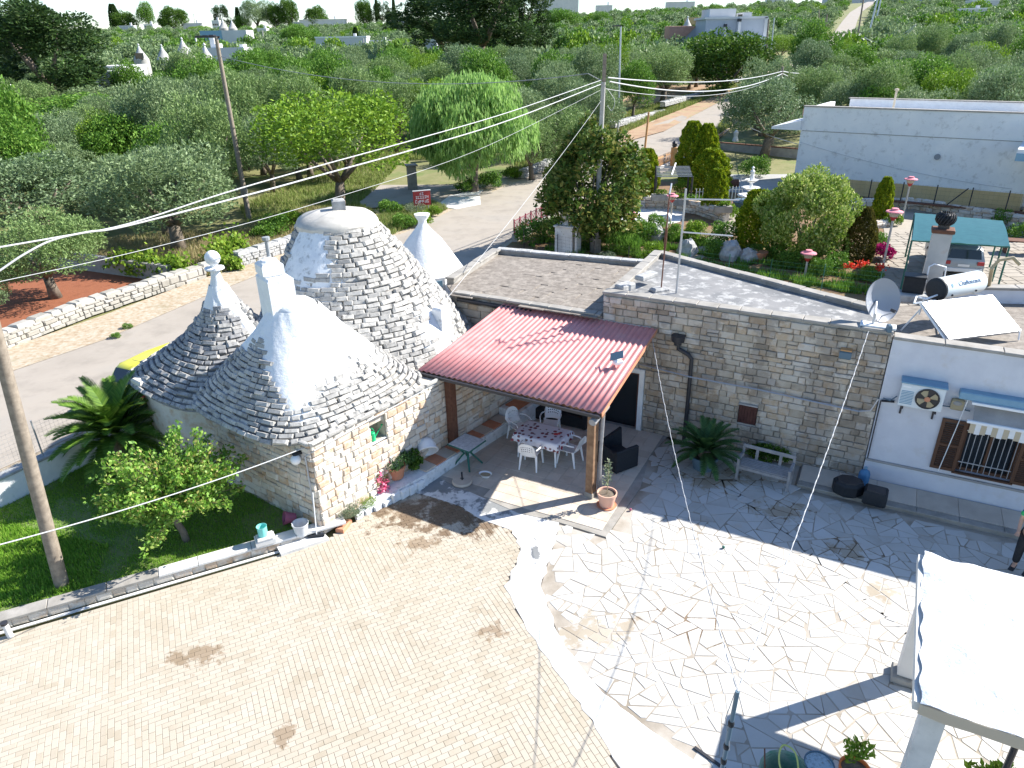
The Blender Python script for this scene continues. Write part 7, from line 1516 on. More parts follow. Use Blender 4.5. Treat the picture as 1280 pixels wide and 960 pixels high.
# white picket railing behind, pergola slats
a, b = G(868, 266)[:2], G(925, 262)[:2]; t = thing('picket_fence', 'thin white picket railing in front of the rounded cypress', 'fence', (*a, 0)); u = (b - a)
for k in range(15): p = a + u * k / 14; mb = MB(); mb.tube([(*p, 0), (*p, 1.5)], .025, 5); mb.build('picket', m_whitep2, t)
mb = MB(); mb.tube([(*a, 1.3), (*b, 1.3)], .02, 5); mb.tube([(*a, .3), (*b, .3)], .02, 5); mb.build('rail', m_whitep2, t)
t = thing('pergola', 'dark slatted pergola frame between the egg shaped and twin cypresses', 'pergola', G(840, 260)); g0 = G(818, 262)[:2]; g1 = G(862, 262)[:2]
for k in range(8): p0 = g0 + np.array([.1, .55]) * k; p1 = g1 + np.array([.1, .55]) * k; mb = MB(); beam(mb, (*p0, 2.1), (*p1, 2.1), .07, .05); mb.build('slat', m_cabled, t)
for p in (g0, g1, g0 + np.array([.7, 3.85]), g1 + np.array([.7, 3.85])): mb = MB(); mb.tube([(*p, 0), (*p, 2.1)], .06, 6); mb.build('post', m_dark, t)
mb = MB(); beam(mb, (*(g0 + (g1 - g0) * .42), 2.2), (*(g0 + (g1 - g0) * .55 + np.array([.9, 4.4])), 2.25), .08, .06); mb.build('white_beam', m_whitep2, t)
for px, py, lb_ in [(822, 262, 'grey stone flower box on the bed wall, left one'), (847, 268, 'grey stone flower box on the bed wall, middle one'), (900, 278, 'grey stone flower box below the white picket railing')]:
    q = G(px, py); t = thing('flower_box', lb_, 'planter', q); mb = MB(); mb.box((q[0], q[1] - .3, .85), (1.0, .45, .4), 0, bev=.02); mb.build('box', m_cement, t); v, f = crown(px, (.5, .25, .25), 0, 300, .12, .5, lumps=6); stuffmesh('foliage', v + (q[0], q[1] - .3, 1.15), f, L_ygreen, t)
q = G(908, 238); mb = MB(); mb.tube([(q[0] - 1.0, q[1], .5), (q[0] + .8, q[1], .5)], .28, 10); mb.build('dark_barrel', m_polered, label='dark red barrel lying in the pale concrete yard', cat='barrel')
q = G(935, 325); t = thing('clay_planter', 'wide brown clay planter behind the roof parapet beside the grey rock', 'planter', (q[0] + .2, q[1] - .3, 0)); mb = MB(); mb.lathe([(.35, 0), (.5, .5), (.42, .5), (.001, .4)], (0, 0, 0), 18, None, 1.3, .8); mb.build('pot', m_terra, t, local=True); v, f = crown(150, (.5, .4, .3), .65, 400, .11, .4, lumps=8); link('foliage', mesh_np('foliage', v, f, L_carob), t, WM[t])
# black wire fence at parapet edge (garden side)
def wirefence(nm, pts, h, label, step=1.8, wires=7, mat=m_dark, z0=0, r0=.02, brace=None):
    t = thing(nm, label, 'fence', (*pts[0], z0)); mb = MB()
    for i in range(len(pts) - 1):
        a, b = np.array(pts[i]), np.array(pts[i + 1]); L = np.linalg.norm(b - a)
        for k in range(wires): z = z0 + .08 + (h - .1) * k / (wires - 1); mb.tube([(*a, z), (*b, z)], .003, 3, cap=False)
        for k in range(int(L / .25)): p = a + (b - a) * k * .25 / L; mb.tube([(*p, z0), (*p, z0 + h)], .002, 3, cap=False)
        for k in range(max(1, int(L / step)) + 1): p = a + (b - a) * k / max(1, int(L / step)); m2 = MB(); m2.tube([(*p, z0 - .1), (*p, z0 + h + .06)], r0, 6); m2.build('fence_post', mat, t)
    mb.build('mesh_wires', mat, t, kind='stuff')
    if brace is not None: m2 = MB(); m2.tube(brace, r0, 6); m2.build('brace', mat, t)
wirefence('wire_fence', [tuple(G(*p)[:2]) for p in [(655, 312), (742, 330), (830, 345)]], 1.1, 'dark wire fence between the low wing roof and the garden plants')
wirefence('wire_fence', [tuple(G(*p)[:2]) for p in [(860, 345), (960, 358), (1095, 375)]], 1.2, 'dark wire fence behind the stone house parapet', mat=m_greenp)
fa, fb = G(1045, 256)[:2], G(1300, 281)[:2]
t_ = fb - fa; wirefence('wire_fence', [tuple(fa), tuple(fb)], 1.15, 'black post and wire fence before the long white building', step=1.75, wires=5, z0=.55, r0=.035, brace=[(*(fa + t_ * .56), .6), (*(fa + t_ * .645), 1.7)])
mb = MB(); c = (fa + fb) / 2; mb.box((*c, .58), (np.linalg.norm(t_), .45, .07), math.atan2(t_[1], t_[0])); mb.build('wall_capping', m_polered, label='dark red capping strip along the rubble wall', cat='capping')
# ------------------------------------------------------------------ long white building (upper right)
BA = G(997, 238)[:2]; BB = G(1250, 262)[:2]; BU = (BB - BA) / np.linalg.norm(BB - BA); BN = np.array([-BU[1], BU[0]]); BANG = math.atan2(BU[1], BU[0]); BL_ = np.linalg.norm(BB - BA) + 1.0
def Bp(t, o=0, z=0): p = BA + BU * t + BN * o; return np.array([p[0], p[1], z])
lbg = thing('white_building', 'long white rendered building with flat terrace roof behind the garden', 'building', Bp(6, 4))
def bb_(mb, t0, t1, o0, o1, z0, z1, bev=0): mb.box(Bp((t0 + t1) / 2, (o0 + o1) / 2, (z0 + z1) / 2), (t1 - t0, o1 - o0, z1 - z0), BANG, bev=bev)
mb = MB(); bb_(mb, -.4, BL_, 0, .35, 0, 5.62); bb_(mb, -.4, -.05, .35, 7.0, 0, 4.95); bb_(mb, -.05, BL_ + 8, .35, 7.0, 0, 4.9); bb_(mb, BL_ - .3, BL_, .35, 6, 4.9, 5.6); mb.build('wall', m_bigwall, lbg)
mb = MB(); bb_(mb, 1.0, BL_ + 8, 6.7, 7.0, 4.9, 5.75); bb_(mb, -.4, -.1, 1.2, 7.0, 4.95, 5.5); mb.build('back_parapet', m_whitep2, lbg)
mb = MB(); bb_(mb, -.1, BL_, .36, 6.7, 4.88, 4.96); mb.build('terrace_floor', m_whitep2, lbg)
mb = MB(); bb_(mb, -.45, BL_ + .05, -.05, .42, 5.62, 5.70); bb_(mb, .9, BL_ + 8, 6.6, 7.08, 5.75, 5.82); mb.build('roof_coping', m_cement, lbg)
mb = MB(); bb_(mb, -.02, BL_ - .02, -.03, 0, 0, 1.05); bb_(mb, BL_, BL_ + .03, 0, 2.0, 0, 1.05); mb.build('ochre_plinth', m_ochre, lbg)
mb = MB(); bb_(mb, -.3, BL_, -.02, 0.005, 4.05, 4.09); mb.build('wall_seam', m_cement, lbg)
mb = MB(); bb_(mb, -2.4, -.4, -.2, 5.0, 4.1, 4.25); mb.add([Bp(-2.4, -.2, 4.26), Bp(-.4, -.2, 4.75), Bp(-.4, 5, 4.75), Bp(-2.4, 5, 4.26), Bp(-2.4, -.2, 4.2), Bp(-.4, -.2, 4.2), Bp(-.4, 5, 4.2), Bp(-2.4, 5, 4.2)], [(0, 1, 2, 3), (7, 6, 5, 4), (0, 4, 5, 1), (1, 5, 6, 2), (2, 6, 7, 3), (3, 7, 4, 0)]); mb.build('side_canopy_roof', m_whitep2, lbg)
mb = MB(); bb_(mb, -.9, .4, 1.6, 5, 4.9, 5.35); mb.build('brick_upstand', m_rooft, lbg)
mb = MB(); bb_(mb, BL_ - .9, BL_ + 3, 2.0, 5.5, 4.9, 7.0); mb.build('stair_tower', m_whitep2, lbg); mb = MB(); bb_(mb, BL_ - 1.0, BL_ + 3.1, 1.9, 5.6, 7.0, 7.2); mb.build('tower_cap', m_cement, lbg)
mb = MB(); p = Bp(BL_ * .62, -.02, 2.9); mb.tube([p, p + np.array([-BN[0] * .12, -BN[1] * .12, 0])], .18, 12); mb.build('wall_vent', m_cabled, lbg)
mb = MB(); q = Bp(BL_ * .36, 2.0, 4.95); mb.tube([q, q + (0, 0, 1.7)], .07, 8); mb.lathe([(.14, 0), (.14, .1), (.001, .14)], q + (0, 0, 1.7), 10); mb.build('roof_pipe', m_valance, lbg)
cable('wall_cable', Bp(-.3, -.05, 3.3), Bp(BL_ * .95, -.05, 1.3), .3, .012, m_cable, 'thin slack cable across the long white building wall')
# ochre porch and white balcony at the right edge
oc = thing('ochre_house', 'ochre walled house with white balcony slabs at the right edge', 'house', Bp(BL_ + 3, 1)); mb = MB(); bb_(mb, BL_ + .6, BL_ + 8, 2.6, 3.2, 0, 3.6); mb.build('ochre_wall', m_ochre, oc); 
mb = MB(); bb_(mb, BL_ - .8, BL_ + 8, -4.2, .2, 3.9, 4.12); bb_(mb, BL_ - .3, BL_ + 8, -2.0, 1.2, 4.9, 5.1); mb.build('balcony_slab', m_whitep2, oc); mb = MB(); bb_(mb, BL_ - .8, BL_ + 8, -4.3, -4.1, 3.5, 3.9); bb_(mb, BL_ - .8, BL_ - .55, -4.1, .2, 3.5, 3.9); mb.build('balcony_fascia', m_blueac, oc)
mb = MB(); mb.prism([tuple(Bp(BL_ + .2, 2.6)[:2]), tuple(Bp(BL_ + 9, 2.6)[:2]), tuple(Bp(BL_ + 9, -1.5)[:2]), tuple(Bp(BL_ + .2, -1.5)[:2])], 0, .3); mb.build('ochre_floor', m_ochre, oc)
q = G(1252, 258); t = thing('clay_pot', 'terracotta pot by the corner of the long white building', 'pot', (q[0] + .4, q[1] + .5, .3)); mb = MB(); mb.lathe([(.3, 0), (.42, .6), (.46, .7), (.38, .7), (.001, .6)], (0, 0, 0), 18); mb.build('pot', m_terra, t, local=True)
# ------------------------------------------------------------------ carport and cars
cq0, cq1, cq2, cq3 = [np.array(G(*p, 2.25)) for p in [(1140, 300), (1262, 308), (1253, 276), (1144, 266)]]
cpt = thing('carport', 'green shade cloth carport over the silver car behind the lilac house', 'carport', (cq0 + cq2) / 2 * (1, 1, 0))
mb = MB(); n_ = 10; v = []; f = []
for j in range(n_ + 1):
    for i in range(n_ + 1): s, t = i / n_, j / n_; p = (cq0 * (1 - s) + cq1 * s) * (1 - t) + (cq3 * (1 - s) + cq2 * s) * t; v.append((p[0], p[1], p[2] + .10 * math.sin(math.pi * t) + .01 * math.sin(s * 40)))
N = len(v)
for j in range(n_):
    for i in range(n_): a = j * (n_ + 1) + i; f += [(a, a + 1, a + n_ + 2, a + n_ + 1), (a + N, a + N + n_ + 1, a + N + n_ + 2, a + N + 1)]
v += [(a, b, c - .01) for a, b, c in v]; stuffmesh('shade_cloth', np.array(v), f, m_teal, cpt, smooth=True)
mb = MB(); beam(mb, cq0, cq1, .05, .05, -.03); beam(mb, cq0, cq3, .05, .05, -.03); beam(mb, cq1, cq2, .05, .05, -.03); beam(mb, cq3, cq2, .05, .05, -.03); mb.build('top_frame', m_greenp, cpt)
for p in (cq0, cq1, cq2, cq3, (cq1 + cq2) / 2): mb = MB(); mb.tube([(p[0], p[1], 0), (p[0], p[1], 2.22)], .04, 6); mb.build('carport_post', m_greenp, cpt)
def make_car(label, loc, rz, mat, hatch=True, wagon=False, rack=False):
    """local: length along y, rear at -y"""
    t = thing('parked_car', label, 'car', loc, rz); L, Wd, Hh = 4.1, 1.66, 1.42
    prof = [(-2.02, .34), (-2.05, .62), (-1.98, .88), (-1.72, 1.30), (-1.55, 1.40), (-.6, 1.44), (.25, 1.38), (.95, .98), (1.85, .82), (2.03, .62), (2.03, .34)]
    if wagon: prof[3] = (-1.86, 1.32); prof[4] = (-1.72, 1.42)
    mb = MB(); n = len(prof); xs = [-.5, -.47, -.40, 0, .40, .47, .5]; vs = []
    for k, xf in enumerate(xs):
        for (y, z) in prof:
            tuck = 1 - .20 * max(0, (z - .85) / .55) ; e = (.5 - abs(xf)) ; drop = .06 * (1 - min(1, e / .12)) * (1 if z > .9 else .3)
            vs.append((xf * Wd * tuck, y * (1 - .02 * (abs(xf) > .45)), z - drop))
    fs = []
    for k in range(len(xs) - 1):
        for i in range(n): a = k * n + i; b = k * n + (i + 1) % n; fs.append((a, b, b + n, a + n))
    fs += [tuple(range(n))[::-1], tuple(range((len(xs) - 1) * n, len(xs) * n))]
    mb.add(vs, fs); smoothang(mb.build('body', mat, t, local=True), 35)
    def pane(nm, pts, m=m_glassd, off=.008):
        P = [Vector(p) for p in pts]; nn = (P[1] - P[0]).cross(P[-1] - P[0]).normalized(); m2 = MB(); k = len(P); m2.add([p + nn * off for p in P] + [p - nn * .02 for p in P], [tuple(range(k))] + [(i, k + i, k + (i + 1) % k, (i + 1) % k) for i in range(k)]); return m2.build(nm, m, t, local=True)
    w0, w1 = Wd * .40, Wd * .35; yr0, zr0 = prof[2]; yr1, zr1 = prof[3]
    pane('rear_window', [(w0, yr0 + .03, zr0 + .05), (-w0, yr0 + .03, zr0 + .05), (-w1, yr1 - .005, zr1 + .0), (w1, yr1 - .005, zr1 + .0)][::-1] if False else [(-w0, yr0 + .02, zr0 + .05), (w0, yr0 + .02, zr0 + .05), (w1, yr1, zr1), (-w1, yr1, zr1)], off=.02)
    pane('windscreen', [(w0, .90, 1.02), (-w0, .90, 1.02), (-w1, .32, 1.34), (w1, .32, 1.34)], off=.02)
    for sx in (-1, 1):
        xo, xi = sx * Wd * .497, sx * Wd * .425
        pts = [(xo * .985, -1.55, .92), (xo * .985, .75, .94), (xi, .25, 1.30), (xi, -1.5, 1.32)]
        pane('side_window', pts if sx > 0 else pts[::-1], off=.012)
        for y in (-1.3, 1.28):
            R = Matrix.Rotation(math.pi / 2, 3, 'Y'); m2 = MB(); m2.lathe([(.001, -.1), (.30, -.1), (.31, -.06), (.31, .06), (.30, .1), (.001, .1)], (sx * (Wd / 2 - .08), y, .31), 20, R); w_ = m2.build('wheel', m_black, t, local=True); m2 = MB(); m2.lathe([(.001, -.115), (.19, -.11), (.19, .11), (.001, .115)], (sx * (Wd / 2 - .08), y, .31), 14, R); m2.build('rim', m_metal, w_, local=True)
        m2 = MB(); m2.box((sx * .66, -2.04, .76), (.26, .06, .16), bev=.01); m2.build('tail_light', m_redp, t, local=True); m2 = MB(); m2.box((sx * .58, 2.0, .68), (.3, .06, .14), bev=.01); m2.build('headlight', m_whitep, t, local=True); m2 = MB(); m2.box((sx * .92, .62, .98), (.18, .1, .12), bev=.03); m2.build('wing_mirror', mat, t, local=True)
    m2 = MB(); m2.box((0, -2.06, .45), (1.5, .08, .18), bev=.02); m2.build('bumper', m_whitep if not hatch else mat, t, local=True); m2 = MB(); m2.box((0, -2.075, .66), (.46, .02, .11)); m2.build('number_plate', m_whitep, t, local=True)
    m2 = MB(); m2.tube([(0.1, -1.35, 1.44), (0.1, -1.62, 1.62)], .008, 5); m2.build('aerial', m_dark, t, local=True)
    if rack:
        for y in (-1.0, -.1): m2 = MB(); m2.tube([(-.62, y, 1.5), (.62, y, 1.5)], .02, 5); m2.build('roof_bar', m_beige, t, local=True)
    return t
q = G(1232, 352)
make_car('silver hatchback seen from behind under the green shade cloth carport', (q[0] - .35, q[1] + 2.2, .03), -.33, m_cargrey, hatch=False, wagon=True, rack=True)
yp0, yp1 = G(142, 458, 1.42), G(178, 432, 1.42)
make_car('bright yellow hatchback parked on the lane behind the left trullo', (*(G(147.5, 455, 1.38)[:2] + np.array([1.27, 1.16])), .04), math.atan2(-.42, .9), m_yellow, hatch=True)
# garden bench at right edge
q = G(1272, 318); t = thing('garden_bench', 'dark wooden garden table set at the right edge behind the carport', 'table', q, -.4); mb = MB(); mb.box((0, 0, .7), (1.4, .7, .06)); mb.build('tabletop', m_polered, t, local=True)
for x in (-.6, .6): mb = MB(); mb.box((x, 0, .34), (.08, .6, .68)); mb.build('leg', m_polered, t, local=True)
# ------------------------------------------------------------------ person at the right edge
pq = G(1275, 712, .12); per = thing('person', 'person in a blue green and yellow shirt and black trousers at the right edge', 'person', (pq[0], pq[1], .13), 2.3)
def skinmesh(nm, verts, edges, radii, mat, par, sub=2):
    me = bpy.data.meshes.new(nm); me.from_pydata(verts, edges, []); o = bpy.data.objects.new(nm, me); C.objects.link(o); md = o.modifiers.new('s', 'SKIN'); md.use_smooth_shade = True
    for i, v in enumerate(me.skin_vertices[0].data): v.radius = radii[i] if hasattr(radii[i], '__len__') else (radii[i], radii[i]); v.use_root = (i == 0)
    s2 = o.modifiers.new('u', 'SUBSURF'); s2.levels = sub; s2.render_levels = sub
    bpy.context.view_layer.update(); dg = bpy.context.evaluated_depsgraph_get(); m2 = bpy.data.meshes.new_from_object(o.evaluated_get(dg)); bpy.data.objects.remove(o, do_unlink=True); m2.materials.clear(); m2.materials.append(mat)
    for p in m2.polygons: p.use_smooth = True
    return link(nm, m2, par, WM[par])
# facing +y locally; x right
bv = [(0, 0, .95), (0, 0, 1.15), (0, .01, 1.35), (0, 0, 1.47), (0, .02, 1.56), (0, .03, 1.64), (0, .02, 1.72)]; be = [(i, i + 1) for i in range(6)]; br = [(.155, .11), (.135, .10), (.17, .11), (.06, .06), (.055, .055), (.085, .10), (.07, .085)]
for sx in (-1, 1):
    i = len(bv); bv += [(sx * .19, 0, 1.42), (sx * .25, .02, 1.16), (sx * .22, .20, 1.0), (sx * .20, .27, .97)]; be += [(2, i), (i, i + 1), (i + 1, i + 2), (i + 2, i + 3)]; br += [.058, .043, .03, .032]
    for k, (dx, ln) in enumerate(((-.03, .075), (-.01, .085), (.01, .08), (.03, .065))): j = len(bv); bv += [(sx * .20 + dx, .32, .955), (sx * .20 + dx * 1.1, .32 + ln * .7, .925)]; be += [(i + 3, j), (j, j + 1)]; br += [.010, .008]
    j = len(bv); bv += [(sx * .17, .31, .985)]; be += [(i + 3, j)]; br += [.010]
    i = len(bv); bv += [(sx * .10, 0, .86), (sx * .11, .02, .50), (sx * .11, -.01, .09), (sx * .12, .15, .04)]; be += [(0, i), (i, i + 1), (i + 1, i + 2), (i + 2, i + 3)]; br += [.095, .065, .04, .038]
body = skinmesh('body', bv, be, br, m_skin, per)
sv = [(0, 0, .90), (0, 0, 1.12), (0, .01, 1.34), (0, 0, 1.46)]; se = [(0, 1), (1, 2), (2, 3)]; sr = [(.185, .14), (.17, .13), (.19, .125), (.085, .085)]
for sx in (-1, 1): i = len(sv); sv += [(sx * .20, 0, 1.40), (sx * .25, .02, 1.20)]; se += [(2, i), (i, i + 1)]; sr += [.078, .07]
mshirt = bpy.data.materials.new('striped_shirt'); mshirt.use_nodes = True; n = mshirt.node_tree.nodes; l = mshirt.node_tree.links; tcx = n.new('ShaderNodeTexCoord'); sx_ = n.new('ShaderNodeSeparateXYZ'); l.new(tcx.outputs['Object'], sx_.inputs[0]); rp2 = n.new('ShaderNodeValToRGB'); rp2.color_ramp.interpolation = 'CONSTANT'; e = rp2.color_ramp.elements; mr = n.new('ShaderNodeMapRange'); mr.inputs[1].default_value = .85; mr.inputs[2].default_value = 1.55; l.new(sx_.outputs[2], mr.inputs[0]); l.new(mr.outputs[0], rp2.inputs[0])
e[0].position = 0; e[0].color = (.75, .72, .12, 1); e[1].position = .50; e[1].color = (.75, .78, .65, 1); x = e.new(.55); x.color = (.02, .42, .12, 1); x = e.new(.68); x.color = (.03, .02, .28, 1); l.new(rp2.outputs[0], n['Principled BSDF'].inputs['Base Color'])
skinmesh('shirt', sv, se, sr, mshirt, per)
tv_ = [(0, 0, .93)]; te = []; trr = [(.175, .135)]
for sx in (-1, 1): i = len(tv_); tv_ += [(sx * .10, 0, .80), (sx * .115, .02, .48), (sx * .12, -.01, .10)]; te += [(0, i), (i, i + 1), (i + 1, i + 2)]; trr += [.115, .085, .07]
skinmesh('trousers', tv_, te, trr, m_black, per)
mb = MB(); mb.sphere((0, .0, 1.69), .115, 14, sz=1.05); smoothang(mb.build('hair', m_hair, per, local=True))
mb = MB(); mb.sphere((0, .07, 1.65), .085, 12, sz=1.25); mb.box((0, .15, 1.64), (.025, .04, .04), bev=.01); smoothang(mb.build('face', m_skin, per, local=True))
for sx in (-1, 1):
    mb = MB(); mb.sphere((sx * .033, .148, 1.665), .010, 8); mb.build('eye', m_black, per, local=True); mb = MB(); mb.sphere((sx * .108, .02, 1.65), .028, 8, sx=.4); mb.build('ear', m_skin, per, local=True); mb = MB(); mb.box((sx * .12, .09, .035), (.10, .28, .07), bev=.03); mb.build('shoe', m_black, per, local=True)
mb = MB(); mb.box((0, .15, 1.60), (.05, .015, .012), bev=.004); mb.build('mouth', m_redp, per, local=True)
q = G(14, 797); t = thing('pipe_bollard', 'short white pipe bollard with dark cap at the lower left kerb', 'bollard', q); mb = MB(); mb.tube([(q[0], q[1], 0), (q[0] - .02, q[1], .34)], .055, 14); mb.build('pipe', m_cream, t); mb = MB(); mb.tube([(q[0] - .02, q[1], .33), (q[0] - .02, q[1], .38)], .062, 14); mb.build('cap', m_dark, t)
# low green ground cover between the garden shrubs
v, f = blades([tuple(G(*p)[:2]) for p in [(660, 308), (700, 285), (790, 280), (880, 300), (900, 320), (1090, 350), (1095, 372), (860, 345), (750, 334)]], .03, 15000, .15, .4, .07, 14, lambda x, y: tri_noise(x, y, 0, 1.1) > .05); stuffmesh('ground_cover', v, f, L_green, label='low green ground cover between the garden shrubs', cat='ground cover', kind='stuff')
# ================================================================== DISTANT BUILDINGS
def simplebox(par, nm, c, d, rz, mat, bev=0):
    mb = MB(); mb.box(c, d, rz, bev=bev); return mb.build(nm, mat, par)
def trullo_far(p, s, label, h=5.5, r=2.6, wallh=1.6, win=False):
    t = thing('trullo', label, 'trullo', p); mb = MB(); mb.lathe([(r * s, -2), (r * s, wallh * s), (r * .93 * s, wallh * s + .05), (r * .45 * s, h * .72 * s), (r * .24 * s, h * .86 * s)], (0, 0, 0), 24); smoothang(mb.build('cone_roof', m_farroof, t, local=True), 50)
    mb = MB(); mb.lathe([(r * .30 * s, h * .80 * s), (r * .12 * s, h * 1.0 * s), (r * .06 * s, h * 1.08 * s), (r * .13 * s, h * 1.1 * s), (r * .13 * s, h * 1.13 * s), (.02, h * 1.2 * s)], (0, 0, 0), 16); smoothang(mb.build('pinnacle', m_farwhite, t, local=True), 60)
    if win: mb = MB(); mb.box((.2, -r * .72 * s, (wallh + .9) * s), (1.2, .5, 1.0)); mb.build('dormer_window', m_glassd, t, local=True)
    return t
def houses(nm, label, p, parts, rz=0, cat='house'):
    t = thing(nm, label, cat, p, rz)
    for pn, (x, y, z, dx, dy, dz), mt in parts:
        mb = MB(); mb.box((x, y, z + dz / 2), (dx, dy, dz)); mb.build(pn, mt, t, local=True)
    return t
def GU(px, py, up=5.0): p = GT(px, py, up); p[2] += up; return p
p = GU(178, 90); k = p[1] / F
houses('white_farmhouse', 'flat roofed white farmhouse beside the nearest left trullo cone', GU(165, 90), [('wall', (-1.5, 0, -6, 30 * k, 8, 5 * k + 6), m_farwhite), ('wing', (5 * k, -5, -6, 22 * k, 6, 3 * k + 6), m_farwhite), ('roof', (-1.5, 0, 5 * k, 31 * k, 8.4, .3), m_whitep2)])
trullo_far(GU(178, 80), k * 24 / 6.4, 'lone distant trullo on the white farmhouse roof with a small dark window', win=True)
for px, py, hp, lb_ in [(205, 70, 19, 'narrow distant trullo, leftmost of the middle hill group'), (231, 66, 22, 'distant trullo with the tallest pinnacle left of the lamp pole'), (239, 69, 15, 'small distant trullo half hidden beside the tallest pinnacle'), (260, 78, 27, 'distant trullo immediately left of the lamp pole top')]:
    p = GU(px, py + 4); trullo_far(p - (0, 0, 1.0), hp * p[1] / F / 5.8, lb_)
p = GU(290, 74); k = p[1] / F
houses('white_farmhouse', 'white farmhouse with two black topped chimneys right of the lamp pole top', p, [('wall', (0, 0, -6, 46 * k, 7, 12 * k + 6), m_farwhite), ('chimney', (-15 * k, -1, 10 * k, 5 * k, 1.4, 12 * k), m_whitep2), ('chimney_top', (-15 * k, -1, 22 * k, 5 * k, 1.4, 3 * k), m_dark), ('chimney', (-10 * k, -1, 10 * k, 5 * k, 1.4, 6 * k), m_whitep2), ('roof_block', (15 * k, 0, 11 * k, 4 * k, 2, 4 * k), m_whitep2)])
p = GU(283, 47); k = p[1] / F
houses('white_farmhouse', 'pale blue roofed farmhouse below the skyline at the left', p, [('wall', (-12 * k, 0, -6, 24 * k, 8, 7 * k + 6), m_blueac), ('wall', (10 * k, 0.1, -6, 34 * k, 8, 7 * k + 6), m_farwhite)])
for px, hp, lb_ in [(286, 11, 'left one of two tiny white cones on the pale blue roofed farmhouse'), (297, 10, 'right one of two tiny white cones on the pale blue roofed farmhouse')]: p = GU(px, 45); t = trullo_far(p + (0, -4, 1.5), hp * p[1] / F / 6.6 * 1.2, lb_)
for px, py, wd, ht, lb_, gm in [(161, 39, 16, 5, 'low grey white shed below the leftmost skyline cypress', m_fargrey), (188, 37, 10, 5, 'tiny white hut left of the far cone group', m_farwhite), (210, 33, 26, 4, 'low white farm buildings with tiny cones on the ridge', m_farroof), (241, 30, 20, 9, 'white square house on the skyline right of the round tree', m_farwhite), (272, 36, 8, 8, 'small brown white hut under the skyline conifer', m_farwhite), (405, 27, 50, 10, 'white skyline villa with several chimneys', m_farwhite), (375, 25, 18, 8, 'white annex left of the skyline villa', m_farwhite), (430, 62, 56, 12, 'pinkish white farmhouse with red roof corner in the olive grove', m_farwhite), (475, 58, 24, 5, 'low white wall wing right of the pink farmhouse', m_farwhite), (330, 44, 10, 6, 'tiny white house left of the dark trees', m_farwhite), (506, 17, 12, 8, 'grey white block on the skyline centre', m_fargrey), (540, 66, 14, 12, 'grey gable wall beside the tall pines', m_fargrey), (695, 8, 48, 22, 'white villa on the hill top behind the pines', m_farwhite), (755, 6, 18, 14, 'far white house on the hill top right of the villa', m_farwhite), (850, 6, 30, 14, 'white flat house high on the hill', m_farwhite), (2, 124, 20, 12, 'white house edge at the left behind the dark conifer', m_whitep2), (20, 160, 26, 7, 'white villa with orange porch under the dark conifer', m_whitep2), (1225, 14, 30, 10, 'pale house high on the right hill', m_farwhite), (1150, 6, 55, 22, 'wide brown roofed house on the right hill', m_fargrey), (1060, 2, 50, 16, 'blue grey building at the top centre right', m_fargrey), (968, 8, 20, 10, 'white house above the flat roofed block', m_farwhite), (1213, 22, 22, 8, 'white roof with two chimneys on the right hill', m_farwhite)]:
    p = GU(px, py, 2.6 if py > 20 else 1.0); k = p[1] / F; t = houses('distant_house', lb_, p, [('wall', (0, 0, -7, wd * k, max(5, wd * k * .4), ht * k + 7), gm), ('roof', (0, 0, ht * k, wd * k * 1.03, max(5.2, wd * k * .42), .35), m_whitep2), ('chimney', (wd * k * .25, 0, ht * k + .3, 1.3 * k + .4, 1, 3 * k), m_farwhite)] + [('window', (wd * k * (-.3 + .25 * j), -max(5, wd * k * .4) / 2 - .02, ht * k * .4, 1.1, .1, 1.3), m_glassd) for j in range(3) if ht * k > 3.5])
for px, hp, lb_ in [(683, 9, 'left one of the twin grey cones before the hill top villa'), (692, 8, 'right one of the twin grey cones before the hill top villa')]: p = GU(px, 12, 2); trullo_far(p + (0, -8, 0), hp * p[1] / F / 5.8, lb_)
# big flat roofed block with chimneys
p = GU(915, 62, 2); k = p[1] / F; t = houses('apartment_block', 'large grey white flat roofed block with two stove chimneys on the hill', p, [('wall', (0, 4, -1, 66 * k, 9, 31 * k + 1), m_fargrey), ('lower_wing', (-4 * k, -3, -1, 78 * k, 6, 10 * k + 1), m_fargrey), ('white_corner', (34 * k, 4, -1, 4 * k, 9.6, 31 * k + 1.2), m_farwhite), ('roof', (0, 4, 31 * k, 70 * k, 9.6, .4), m_farwhite), ('wing_roof', (18 * k, -3, 10 * k, 36 * k, 6.4, .5), m_whitep2), ('chimney', (-12 * k, -1.2, 9 * k, 2.2 * k, 1, 14 * k), m_farwhite), ('chimney_top', (-12 * k, -1.2, 23 * k, 2.5 * k, 1.1, 3 * k), m_dark), ('chimney', (3 * k, -1.2, 9 * k, 3 * k, 1, 19 * k), m_farwhite), ('chimney_top', (3 * k, -1.2, 28 * k, 3 * k, 1.1, 3 * k), m_dark), ('upper_storey', (-8 * k, 8, 31 * k, 30 * k, 7, 11 * k), m_farwhite), ('terrace_room', (22 * k, 8, 31 * k, 10 * k, 5, 7 * k), m_farwhite), ('window', (12 * k, 4.4, 33 * k, 1.0, .1, 3 * k), m_glassd)])
p = GU(858, 60, 2); k = p[1] / F; t = houses('blue_grey_house', 'blue grey gabled house with pinkish roof left of the flat roofed block', p, [('wall', (4 * k, 0, -1, 26 * k, 6, 22 * k + 1), m_fargrey), ('annex', (-13 * k, 1, -1, 14 * k, 5, 12 * k + 1), m_fargrey), ('window', (-8 * k, -1.7, 5 * k, 3 * k, .15, 6 * k), m_glassd)], 0)
